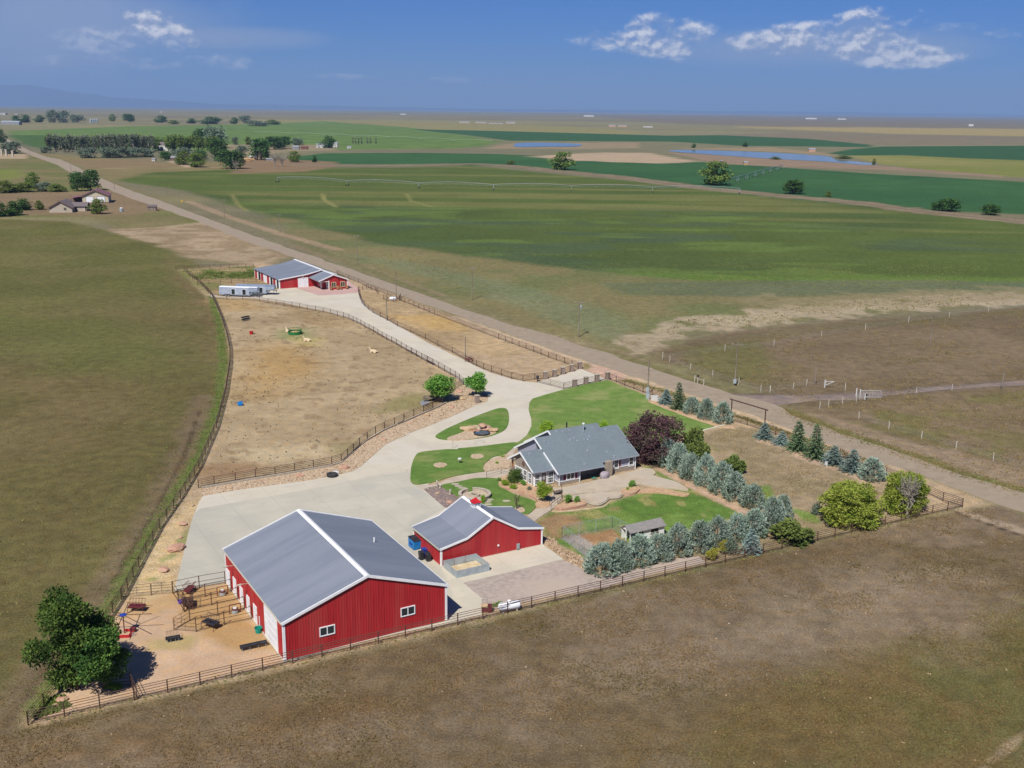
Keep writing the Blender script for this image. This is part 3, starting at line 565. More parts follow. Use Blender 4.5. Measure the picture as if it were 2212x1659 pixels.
# ------------------------------------------------------------------ road, drives, lawns, paths, water
M['road'] = pm('gravel_road', A(166, 150, 128), A(153, 138, 118), 0.5, 0.95, bump=0.01, c3=A(160, 145, 124), scale3=0.12, bscale=5)
upper = W('z1', (20, 340), (60, 366), (150, 415), (200, 438), (310, 477), (400, 495), (500, 540), (560, 572), (650, 608), (760, 660), (880, 705), (1000, 745), (1200, 820), (1500, 935), (1800, 1042)) + W('q2', (-300, -120), (130, 0), (470, 110), (900, 250), (1290, 380), (1480, 436)) + W('q3', (-180, 475), (-60, 500), (150, 545), (330, 640), (700, 790), (1200, 960), (1700, 1130), (2212, 1275), (3200, 1560))
lower = W('z1', (10, 350), (52, 384), (145, 442), (200, 468), (300, 502), (380, 532), (470, 585), (540, 614), (650, 667), (750, 707), (860, 752), (1000, 797), (1060, 817), (1300, 902), (1600, 1022), (1880, 1122)) + W('q2', (-400, -75), (0, 70), (330, 182), (640, 282), (1000, 394), (1560, 574), (1870, 684), (2212, 815)) + W('q3', (400, 815), (900, 985), (1390, 1145), (1730, 1275), (1985, 1370), (2212, 1445), (3200, 1760))
def rough_edge(pts, step=2.5, amp=0.35):
    out = []
    for a, b in zip(pts[:-1], pts[1:]):
        a = np.array(a[:2]); b = np.array(b[:2]); L = np.linalg.norm(b - a); n = max(1, int(L / max(step, np.linalg.norm(a) / 60)))
        nrm = np.array([-(b - a)[1], (b - a)[0]]) / max(L, 1e-6)
        for k in range(n): out.append(a + (b - a) * k / n + nrm * RNG.normal(0, amp))
    out.append(np.array(pts[-1][:2])); return out
slab('road', rough_edge(upper) + rough_edge(lower)[::-1], -0.05, 0.03, 'road')
lane = [VW['q3'](x, y) for x, y in ((-120, 478), (150, 480), (450, 482), (800, 470), (1100, 452), (1500, 412), (2300, 355), (2300, 385), (1500, 440), (1100, 482), (850, 512), (520, 525), (330, 545), (200, 560), (20, 535))]
M['lane'] = pm('asphalt_millings', A(138, 122, 112), A(122, 108, 102), 0.6, 0.95, c3=A(150, 132, 116), scale3=0.2, bump=0.01)
slab('lane', rough_edge(lane + lane[:1], 1.5, 0.15)[:-1], -0.05, 0.026, 'lane')
def concrete_mat(name, c1, c2, c3, joint):
    m = bpy.data.materials.new(name); m.use_nodes = True; t = NT(m.node_tree); b = t.n['Principled BSDF']; b.inputs['Roughness'].default_value = 0.85; b.inputs['Specular IOR Level'].default_value = 0.2
    vec = t.new('ShaderNodeTexCoord').outputs['Object']; mp = t.new('ShaderNodeMapping'); t.l.new(vec, mp.inputs[0]); mp.inputs['Rotation'].default_value = (0, 0, RAD(-30))
    col = t.mix(t.ramp(t.noise(vec, 0.22, 5), 0.35, 0.65), c1, c2); col = t.mix(t.ramp(t.noise(vec, 0.05, 4, 0.6, dist=0.8), 0.46, 0.62), col, c3)
    col = t.mix(t.ramp(t.noise(vec, 0.45, 7, 0.75, dist=1.2), 0.58, 0.72, 0.0, 0.8), col, tuple(x * 0.76 for x in c2[:3]) + (1,))
    br = t.new('ShaderNodeTexBrick'); br.offset = 0; t.l.new(mp.outputs[0], br.inputs['Vector']); br.inputs['Scale'].default_value = 1; br.inputs['Brick Width'].default_value = 6.1; br.inputs['Row Height'].default_value = 4.6; br.inputs['Mortar Size'].default_value = 0.05
    br.inputs['Color1'].default_value = (1, 1, 1, 1); br.inputs['Color2'].default_value = (0.965, 0.965, 0.97, 1); br.inputs['Mortar'].default_value = joint
    col = t.mix(1.0, col, br.outputs[0], 'MULTIPLY'); t.l.new(col, b.inputs['Base Color']); return m
M['drive'] = concrete_mat('drive_concrete', A(214, 204, 182), A(204, 195, 175), A(212, 203, 186), (0.87, 0.86, 0.85, 1))
M['yard'] = concrete_mat('yard_concrete', A(202, 195, 176), A(194, 188, 170), A(186, 182, 168), (0.86, 0.85, 0.84, 1))
drive = W('z4', (335, 425), (345, 448), (500, 450), (700, 458), (930, 492), (1110, 530), (1300, 566), (1480, 622), (1680, 715), (1900, 842), (2150, 980)) + W('q1', (60, 98), (200, 172), (300, 222), (450, 306), (548, 392), (590, 430), (690, 450), (745, 480), (735, 530), (690, 545), (640, 560), (430, 660), (200, 752), (0, 822)) + \
    W('q5', (1700, 250), (1600, 285), (1500, 335), (1420, 405), (1370, 452), (1300, 512), (1230, 552), (1100, 582), (900, 622), (600, 662), (300, 702), (0, 757), (-10, 790)) + W('D', (432, 1080), (420, 1110), (405, 1160), (390, 1225), (376, 1278), (487, 1258), (640, 1400), (800, 1380), (960, 1350)) + W('c6', (600, 560), (600, 180)) + W('z6', (640, 1600), (485, 1470), (900, 1372), (1310, 1275), (1130, 1150), (1000, 950), (350, 860), (160, 700), (250, 600), (600, 500), (900, 380), (1000, 262)) + \
    W('q1', (1060, 830), (1200, 700), (1080, 545), (1110, 508), (1200, 482), (1362, 436), (1455, 408), (1547, 388), (1640, 368), (1722, 352), (1500, 262), (1430, 284), (1360, 308), (1290, 330), (1210, 348), (1140, 378), (1040, 367), (940, 350), (840, 320), (750, 292), (640, 240), (560, 197), (450, 148), (320, 83), (150, 0)) + \
    W('z4', (2212, 868), (2100, 806), (1900, 694), (1750, 608), (1640, 538), (1592, 478), (1566, 438), (1552, 395), (1470, 330), (1300, 330), (905, 340), (905, 385), (760, 395), (420, 440))
slab('driveway', drive, -0.05, 0.06, 'drive')
yard = W('q5', (-20, 862), (1090, 662), (1400, 592), (1715, 556), (1718, 640), (2000, 850), (1740, 1000), (1745, 1105)) + W('z6', (75, 1090), (300, 1335), (400, 1560)) + W('D', (970, 1340), (800, 1380), (640, 1400), (487, 1258), (376, 1278), (392, 1215), (405, 1160), (418, 1112))
slab('parking_yard', yard, 0.0, 0.066, 'yard')
M['pinkslab'] = concrete_mat('pink_concrete', A(206, 172, 160), A(196, 162, 152), A(202, 168, 158), (0.8, 0.76, 0.75, 1))
slab('stable_apron', W('z4', (1040, 372), (1230, 436), (1400, 428), (1552, 412), (1570, 385), (1480, 318), (1400, 330), (1250, 340)), 0.0, 0.072, 'pinkslab')
def lawn_mat(name, c1, c2, c3):
    m = bpy.data.materials.new(name); m.use_nodes = True; t = NT(m.node_tree); b = t.n['Principled BSDF']; b.inputs['Roughness'].default_value = 0.9; b.inputs['Specular IOR Level'].default_value = 0.1
    vec = t.new('ShaderNodeTexCoord').outputs['Object']
    col = t.mix(t.ramp(t.noise(vec, 0.5, 5, 0.6), 0.36, 0.64), c1, c2); col = t.mix(t.ramp(t.noise(vec, 0.13, 5, 0.62), 0.47, 0.66), col, c3)
    mp = t.new('ShaderNodeMapping'); t.l.new(vec, mp.inputs[0]); mp.inputs['Rotation'].default_value = (0, 0, RAD(20)); mp.inputs['Scale'].default_value = (0.15, 1.1, 1)
    col = t.mix(t.ramp(t.noise(mp.outputs[0], 0.8, 3), 0.35, 0.65, 0.0, 0.45), col, tuple(x * 0.72 for x in c1[:3]) + (1,))
    f = t.ramp(t.noise(vec, 5, 4, 0.7), 0.3, 0.7, 0.78, 1.22, False); kk = t.new('ShaderNodeCombineXYZ')
    for i in range(3): t.put(kk.inputs[i], f)
    t.l.new(t.mix(1.0, col, kk.outputs[0], 'MULTIPLY'), b.inputs['Base Color'])
    bp = t.new('ShaderNodeBump'); bp.inputs['Distance'].default_value = 0.05; t.l.new(t.noise(vec, 7, 4, 0.7), bp.inputs['Height']); t.l.new(bp.outputs[0], b.inputs['Normal']); return m
M['lawn'] = lawn_mat('lawn_grass', A(110, 140, 66), A(94, 124, 56), A(136, 146, 84))
M['lawn2'] = lawn_mat('front_lawn_grass', A(122, 148, 74), A(106, 134, 64), A(152, 156, 98))
slab('front_lawn', W('q1', (1000, 862), (1062, 812), (1098, 740), (1098, 680), (1076, 600), (1082, 550), (1112, 510), (1200, 482), (1362, 436), (1455, 412), (1547, 392), (1640, 374), (1722, 358), (1795, 385), (1865, 415), (1940, 442), (2050, 490)) + W('q2', (900, 540), (1050, 600), (1250, 675), (1440, 735), (1340, 770), (1240, 806), (1190, 800), (1000, 900), (500, 1000), (100, 1000), (-100, 900), (-250, 900)), 0.0, 0.11, 'lawn2')
slab('island_lawn', catmull(W('q1', (312, 824), (335, 798), (420, 750), (600, 672), (800, 598), (880, 590), (908, 615), (916, 670), (908, 722), (880, 768), (800, 808), (700, 832), (560, 850), (430, 852), (350, 844))), 0.0, 0.12, 'lawn')
slab('side_lawn', catmull(W('z6', (55, 640), (53, 560), (64, 495), (90, 432), (135, 398), (300, 378), (600, 352), (885, 318), (925, 332), (880, 375), (820, 420), (730, 440), (650, 505), (660, 550), (560, 570), (400, 595), (250, 640), (110, 665))), 0.0, 0.12, 'lawn')
slab('garden_lawn', catmull(W('z6', (305, 672), (450, 640), (600, 612), (760, 615), (800, 680), (900, 740), (1050, 790), (1090, 820), (1060, 870), (1000, 905), (850, 860), (650, 830), (470, 780), (400, 740))), 0.0, 0.11, 'lawn')
M['path'] = pm('path_concrete', A(202, 186, 164), A(186, 170, 150), 0.5, 0.9, c3=A(194, 180, 160), scale3=0.2)
slab('front_path', catmull(W('z6', (95, 668), (200, 668), (290, 650), (400, 602), (560, 572), (700, 555), (860, 535), (870, 570), (760, 610), (600, 608), (450, 636), (300, 668), (200, 708), (150, 705))), 0.0, 0.09, 'path')
slab('garden_path', W('z6', (1010, 918), (1080, 865), (1180, 835), (1230, 700), (1300, 700), (1290, 780), (1240, 850), (1130, 920), (1070, 965)), 0.0, 0.095, 'path')
slab('porch_walk', W('z6', (860, 372), (925, 318), (985, 305), (950, 345), (900, 400), (860, 530), (830, 530), (820, 440)), 0.0, 0.085, 'path')
M['paver'] = pm('garden_kerb', A(214, 208, 180), A(196, 190, 164), 2, 0.9)
slab('lawn_kerb', W('q2', (1235, 800), (1340, 768), (1520, 722), (1530, 728), (1345, 778), (1245, 808)), 0.0, 0.14, 'paver')
M['patio'] = pm('stamped_concrete', A(200, 184, 160), A(188, 171, 148), 0.6, 0.85, c3=A(192, 180, 162), scale3=0.25, bump=0.006, bscale=3)
patio_up = catmull(W('z6', (1215, 700), (1300, 690), (1465, 660), (1700, 600), (1890, 555), (1930, 545), (2060, 600), (2212, 640), (2290, 680), (2330, 715), (2212, 700), (2100, 690), (1960, 665), (1890, 680), (1780, 715), (1650, 735), (1500, 740), (1370, 750), (1290, 740)), 5)
slab('patio', patio_up, 0.0, 0.22, 'patio')
patio_lo = catmull(W('z6', (1310, 760), (1420, 740), (1600, 730), (1760, 705), (1790, 735), (1760, 765), (1680, 770), (1660, 795), (1600, 822), (1520, 810), (1460, 780), (1380, 785)), 5)
slab('lower_patio', patio_lo, 0.0, 0.16, 'patio')
slab('side_patio', catmull(W('z6', (1930, 535), (1990, 535), (2040, 545), (2060, 580), (2000, 600), (1950, 590)), 5), 0.0, 0.24, 'patio')
M['gravel'] = pm('grey_gravel', A(184, 170, 158), A(168, 153, 142), 1.5, 0.95, bump=0.03, c3=A(190, 172, 156), scale3=0.12, bscale=9)
slab('gravel_yard', W('z6', (485, 1470), (900, 1372), (1310, 1278), (1500, 1370), (1600, 1420), (2000, 1330), (2212, 1270)) + W('z7', (480, 1470), (540, 1520), (300, 1570), (0, 1640), (-270, 1720)) + W('c6', (1650, 230), (1300, 300), (800, 430), (650, 420), (600, 180)), 0.0, 0.03, 'gravel')
def rockmat(name, c1, c2, c3, sc):
    m = bpy.data.materials.new(name); m.use_nodes = True; t = NT(m.node_tree); b = t.n['Principled BSDF']; b.inputs['Roughness'].default_value = 0.95; b.inputs['Specular IOR Level'].default_value = 0.1
    vec = t.new('ShaderNodeTexCoord').outputs['Object']; v = t.new('ShaderNodeTexVoronoi'); t.l.new(vec, v.inputs['Vector']); v.inputs['Scale'].default_value = sc
    col = t.mix(v.outputs['Color'], c1, c2); sep = t.new('ShaderNodeSeparateColor'); t.l.new(v.outputs['Color'], sep.inputs[0]); col = t.mix(sep.outputs[0], c1, c2); col = t.mix(t.ramp(sep.outputs[1], 0.75, 0.9), col, c3)
    t.l.new(col, b.inputs['Base Color']); bp = t.new('ShaderNodeBump'); bp.inputs['Distance'].default_value = 0.09; bp.invert = True; t.l.new(v.outputs['Distance'], bp.inputs['Height']); t.l.new(bp.outputs[0], b.inputs['Normal']); return m
M['rockbed'] = rockmat('river_rock', A(204, 180, 150), A(186, 160, 130), A(216, 198, 172), 4.5)
M['darkbed'] = rockmat('dark_mulch_rock', A(150, 132, 124), A(132, 116, 110), A(172, 152, 140), 4)
bed = W('q5', (-10, 760), (300, 705), (600, 665), (900, 625), (1100, 585), (1230, 555), (1300, 515), (1370, 455), (1420, 408), (1500, 338), (1600, 288), (1700, 253)) + W('q1', (0, 825), (200, 756), (430, 664), (640, 564), (690, 548), (738, 532), (748, 480), (692, 448), (590, 428), (548, 396), (470, 440), (430, 480), (420, 540), (330, 590), (213, 640), (60, 705), (0, 732)) + W('q5', (1657, 152), (1497, 222), (1357, 305), (1293, 355), (1243, 405), (1195, 445), (1143, 490), (1065, 512), (760, 570), (440, 622), (0, 698))
slab('rock_bed', bed, 0.0, 0.10, 'rockbed')
kerb = W('q5', (0, 690), (440, 616), (760, 563), (1065, 506), (1143, 483), (1195, 438), (1243, 398), (1293, 348), (1357, 298), (1497, 215), (1657, 145)) + W('q1', (0, 724), (213, 630), (330, 580), (400, 545))
b = MB()
for p0, p1 in zip(kerb[:-1], kerb[1:]): b.bar((p0[0], p0[1], 0.12), (p1[0], p1[1], 0.12), 0.22, 0.3)
tag(b.build('stone_kerb', 'stonewall'), kind='structure')
slab('island_bed', catmull(W('z6', (350, 292), (380, 270), (480, 235), (530, 195), (570, 178), (620, 180), (690, 190), (740, 225), (745, 245), (650, 275), (500, 298), (400, 302))), 0.0, 0.16, 'rockbed')
slab('garden_bed', W('z6', (158, 702), (200, 690), (290, 668), (390, 735), (460, 775), (480, 760), (360, 858), (330, 850)), 0.0, 0.1, 'darkbed')
slab('slope_bed', W('z6', (1140, 1120), (1165, 1090), (1230, 1110), (1290, 1190), (1440, 1250), (1500, 1290), (1510, 1365), (1330, 1290), (1300, 1270)), 0.0, 0.12, 'rockbed')
for pts in ([(545, 432), (560, 418), (600, 414), (640, 420), (654, 436), (630, 448), (590, 454), (555, 446)], [(240, 506), (255, 492), (295, 485), (340, 492), (352, 506), (330, 520), (290, 526), (255, 520)]): slab('tree_ring', catmull(W('z6', *pts)), 0.0, 0.16, 'rockbed')
slab('porch_bed', catmull(W('z6', (650, 520), (680, 480), (760, 440), (850, 420), (870, 500), (840, 530), (760, 545), (670, 555))), 0.0, 0.14, 'rockbed')
M['mulch'] = pm('tan_mulch', A(206, 172, 136), A(188, 152, 118), 2, 0.95, bump=0.04)
slab('foundation_bed', catmull(W('z6', (775, 660), (800, 600), (900, 600), (1010, 640), (1080, 690), (1090, 760), (1000, 730), (880, 700), (800, 690))), 0.0, 0.13, 'mulch')
slab('tree_bed', catmull(W('z6', (1075, 825), (1110, 800), (1180, 800), (1210, 830), (1160, 855), (1100, 850))), 0.0, 0.15, 'mulch')
slab('patio_bed', catmull(W('z6', (1230, 850), (1300, 820), (1400, 790), (1480, 800), (1490, 830), (1400, 855), (1290, 870))), 0.0, 0.2, 'mulch')
slab('shrub_bed', catmull(W('z6', (1780, 720), (1830, 690), (1910, 680), (1930, 705), (1880, 735), (1800, 745))), 0.0, 0.24, 'mulch')
slab('sapling_bed', catmull(W('z6', (900, 868), (930, 845), (980, 860), (990, 885), (960, 895), (915, 885))), 0.0, 0.15, 'rockbed')
slab('long_bed', catmull(W('z6', (1800, 748), (1950, 705), (2100, 700), (2290, 730), (2340, 745), (2290, 760), (2100, 735), (1930, 735))), 0.0, 0.17, 'mulch')
slab('pond', catmull(W('zr', (265, 366), (400, 361), (800, 374), (1120, 394), (1185, 412), (1400, 436), (1330, 442), (1100, 423), (850, 410), (600, 393), (420, 380)), 5), 0.0, 0.35, 'water')
slab('far_pond', catmull(W('zm', (1545, 324), (1700, 322), (1880, 329), (1865, 341), (1700, 343), (1535, 344)), 5), 0.0, 0.6, 'water')
# ------------------------------------------------------------------ building parts
def ribwall(b, p0, p1, top, z0=0.0, pitch=0.30, d=0.03):
    """steel sheet wall from p0 to p1 (outside on the right-hand side), top = function of distance"""
    p0 = np.array(p0, float); p1 = np.array(p1, float); L = np.linalg.norm(p1 - p0); u = (p1 - p0) / L; n = np.array([u[1], -u[0]])
    s = 0.0; pr = []
    while s < L - 1e-6:
        pr += [(s, 0), (min(s + 0.70 * pitch, L), 0), (min(s + 0.78 * pitch, L), d), (min(s + 0.92 * pitch, L), d)]; s += pitch
    pr.append((L, 0))
    for (s0, d0), (s1, d1) in zip(pr[:-1], pr[1:]):
        if s1 - s0 < 1e-6: continue
        a = p0 + u * s0 + n * d0; c = p0 + u * s1 + n * d1
        b.face(((a[0], a[1], z0), (c[0], c[1], z0), (c[0], c[1], top(s1)), (a[0], a[1], top(s0))))
def roof_plane(b, x0, z0, x1, z1, y0, y1, th=0.12, pitch=0.30, rib=0.025):
    """roof slope between (x0,z0) and (x1,z1) running along y, with standing ribs"""
    b.hexa(((x0, y0, z0 - th), (x1, y0, z1 - th), (x1, y1, z1 - th), (x0, y1, z0 - th)), ((x0, y0, z0), (x1, y0, z1), (x1, y1, z1), (x0, y1, z0)))
    y = y0 + 0.15
    while y < y1 - 0.1:
        b.face(((x0, y, z0 + 0.003), (x1, y, z1 + 0.003), (x1, y + 0.03, z1 + rib), (x0, y + 0.03, z0 + rib))); b.face(((x0, y + 0.03, z0 + rib), (x1, y + 0.03, z1 + rib), (x1, y + 0.06, z1 + 0.003), (x0, y + 0.06, z0 + 0.003))); y += pitch
class Wall:
    """a straight wall face: local origin o, direction a, outward normal n"""
    def __init__(s, o, ang): s.o = np.array(o, float); s.a = np.array([math.cos(ang), math.sin(ang)]); s.n = np.array([s.a[1], -s.a[0]])
    def pt(s, t, z, d=0.0): q = s.o + s.a * t + s.n * d; return (q[0], q[1], z)
    def panel(s, b, t0, t1, z0, z1, d0, d1, mi=0):
        b.hexa((s.pt(t0, z0, d1), s.pt(t1, z0, d1), s.pt(t1, z0, d0), s.pt(t0, z0, d0)), (s.pt(t0, z1, d1), s.pt(t1, z1, d1), s.pt(t1, z1, d0), s.pt(t0, z1, d0)), mi)
    def window(s, parent, t0, t1, z0, z1, cols=1, rows=1, fw=0.09, frame='white', d=0.0, name='window', grid=0):
        b = MB(); e = d + 0.09
        for q in ((t0 - fw, t1 + fw, z0 - fw, z0), (t0 - fw, t1 + fw, z1, z1 + fw), (t0 - fw, t0, z0, z1), (t1, t1 + fw, z0, z1)): s.panel(b, *q, d - 0.03, e)
        for k in range(1, cols): c = t0 + (t1 - t0) * k / cols; s.panel(b, c - fw * 0.45, c + fw * 0.45, z0, z1, d - 0.03, e - 0.01)
        for k in range(1, rows): c = z0 + (z1 - z0) * k / rows; s.panel(b, t0, t1, c - fw * 0.45, c + fw * 0.45, d - 0.03, e - 0.012)
        w = b.build(name, frame, parent)
        for i in range(cols):
            for j in range(rows):
                g = MB(); s.panel(g, t0 + (t1 - t0) * i / cols + 0.005, t0 + (t1 - t0) * (i + 1) / cols - 0.005, z0 + (z1 - z0) * j / rows + 0.005, z0 + (z1 - z0) * (j + 1) / rows - 0.005, d + 0.005, d + 0.035); g.build('pane', 'glass', w)
        if grid:
            g = MB()
            for k in range(1, grid + 1): c = t0 + (t1 - t0) * k / (grid + 1); s.panel(g, c - 0.015, c + 0.015, z0, z1, d + 0.036, d + 0.05)
            for k in range(1, rows * 2):
                c = z0 + (z1 - z0) * k / (rows * 2)
                if k % 2: s.panel(g, t0, t1, c - 0.015, c + 0.015, d + 0.037, d + 0.052)
            g.build('muntin', frame, w)
        return w
    def door(s, parent, t0, t1, z0, z1, fw=0.08, panels=0, mat='door', frame='white', d=0.0, name='door', handle=True):
        b = MB(); s.panel(b, t0 - fw, t0, z0, z1 + fw, d - 0.02, d + 0.07); s.panel(b, t1, t1 + fw, z0, z1 + fw, d - 0.02, d + 0.07); s.panel(b, t0, t1, z1, z1 + fw, d - 0.02, d + 0.07)
        o = MB(); s.panel(o, t0 + 0.004, t1 - 0.004, z0, z1 - 0.004, d - 0.02, d + 0.045)
        for k in range(1, panels): c = z0 + (z1 - z0) * k / panels; s.panel(o, t0 + 0.05, t1 - 0.05, c - 0.02, c + 0.02, d + 0.045, d + 0.06)
        w = o.build(name, mat, parent); b.build('door_frame', frame, w)
        if handle:
            h = MB(); s.panel(h, t1 - 0.16, t1 - 0.1, z0 + 0.95, z0 + 1.08, d + 0.045, d + 0.11); h.build('handle', 'rail_black', w)
        return w
YAW = RAD(30.0)
UU = np.array([math.cos(YAW), math.sin(YAW)]); VV = np.array([-UU[1], UU[0]])

# ------------------------------------------------------------------ the big red barn
def big_barn():
    w, l, e, r = 18.55, 21.25, 4.42, 7.58
    o = thing('red_barn', 'large red steel barn with grey roof and white trim, nearest to the camera', 'barn', (-23.0, 98.42, 0), RAD(30.3))
    prof = lambda s: e + (r - e) * (1 - abs(s - w / 2) / (w / 2)) - 0.1
    b = MB(); ribwall(b, (0, 0), (w, 0), prof, 0.12); b.build('gable_wall', 'red', o)
    b = MB(); ribwall(b, (w, l), (0, l), prof, 0.12); b.build('gable_wall', 'red', o)
    b = MB(); ribwall(b, (0, l), (0, 0), lambda s: e - 0.08, 0.12); b.build('side_wall', 'red', o)
    b = MB(); ribwall(b, (w, 0), (w, l), lambda s: e - 0.08, 0.12); b.build('side_wall', 'red', o)
    b = MB(); b.box(-0.12, w + 0.12, -0.14, 0.10, -0.1, 0.14); b.box(-0.12, w + 0.12, l - 0.1, l + 0.14, -0.1, 0.14); b.box(-0.12, 0.1, 0.1, l - 0.1, -0.1, 0.138); b.box(w - 0.1, w + 0.12, 0.1, l - 0.1, -0.1, 0.138); b.build('foundation', 'concrete', o)
    for x0, x1, z0, z1 in ((-0.18, w / 2, e - 0.06, r), (w / 2, w + 0.18, r, e - 0.06)):
        b = MB(); roof_plane(b, x0, z0, x1, z1, -0.12, l + 0.12); b.build('roof_slope', 'roof', o)
    b = MB(); sl = (r - e) / (w / 2)
    b.face(((w / 2 - 0.32, -0.2, r - 0.32 * sl + 0.05), (w / 2, -0.2, r + 0.08), (w / 2, l + 0.2, r + 0.08), (w / 2 - 0.32, l + 0.2, r - 0.32 * sl + 0.05))[::-1]); b.face(((w / 2, -0.2, r + 0.08), (w / 2 + 0.32, -0.2, r - 0.32 * sl + 0.05), (w / 2 + 0.32, l + 0.2, r - 0.32 * sl + 0.05), (w / 2, l + 0.2, r + 0.08))[::-1]); b.build('ridge_cap', 'white', o)
    for y in (-0.17, l + 0.17):
        for x0, z0, x1, z1 in ((-0.22, e - 0.14, w / 2, r - 0.07), (w / 2, r - 0.07, w + 0.22, e - 0.14)):
            b = MB(); b.bar((x0, y, z0 + 0.02), (x1, y, z1 + 0.02), 0.10, 0.30); b.build('rake_trim', 'white', o)
    for x in (0, w):
        for y in (0, l):
            b = MB(); sx = -1 if x == 0 else 1; sy = -1 if y == 0 else 1
            b.box(min(x, x + sx * 0.07) - 0.0, max(x, x + sx * 0.07), min(y - sy * 0.18, y + sy * 0.07), max(y - sy * 0.18, y + sy * 0.07), 0.14, e - 0.1); b.box(min(x - sx * 0.18, x), max(x - sx * 0.18, x), min(y, y + sy * 0.068), max(y, y + sy * 0.068), 0.14, e - 0.1); b.build('corner_trim', 'white', o)
    b = MB(); b.box(-0.27, -0.16, -0.1, l + 0.1, e - 0.22, e - 0.08); b.build('gutter', 'concrete', o); b = MB(); b.box(w + 0.16, w + 0.27, -0.1, l + 0.1, e - 0.22, e - 0.08); b.build('gutter', 'white', o)
    g = Wall((0, 0), 0.0)
    for t0, t1 in ((3.92, 5.42), (13.12, 14.62)): g.window(o, t0, t1, 1.92, 2.78, cols=2, fw=0.10, frame='white')
    s = Wall((0, l), -math.pi / 2)
    for s0, s1 in ((9.1, 10.25), (11.75, 12.85), (14.4, 15.5), (17.1, 18.2), (19.65, 20.8)): s.door(o, l - s1, l - s0, 0.14, 2.1, fw=0.07)
    dr = s.door(o, l - 6.1, l - 2.0, 0.14, 3.68, fw=0.12, panels=4, name='sliding_door', handle=False)
    b = MB(); s.panel(b, l - 6.0, l - 5.3, 0.14, 2.2, 0.05, 0.075); b.build('wicket_door', 'white', dr)
    for t in (3.7, 9.2):
        b = MB(); p = s.pt(t, 3.75); q = s.pt(t, 3.85, 0.75); b.tube((p, q), 0.04, 6); b.bar(q, s.pt(t, 3.80, 1.25), 0.22, 0.1); b.build('wall_lamp', 'palewood', o)
    b = MB(); b.tube(((w - 3.3, 12.3, r - (w / 2 - 3.3) * sl - 0.1), (w - 3.3, 12.3, r - (w / 2 - 3.3) * sl + 0.55)), 0.09, 8); b.build('roof_vent', 'white', o)
    b = MB(); s.panel(b, l - 8.2, l - 8.12, 0.14, 1.5, 0.03, 0.1); b.build('hydrant_pipe', 'white', o)
big_barn()

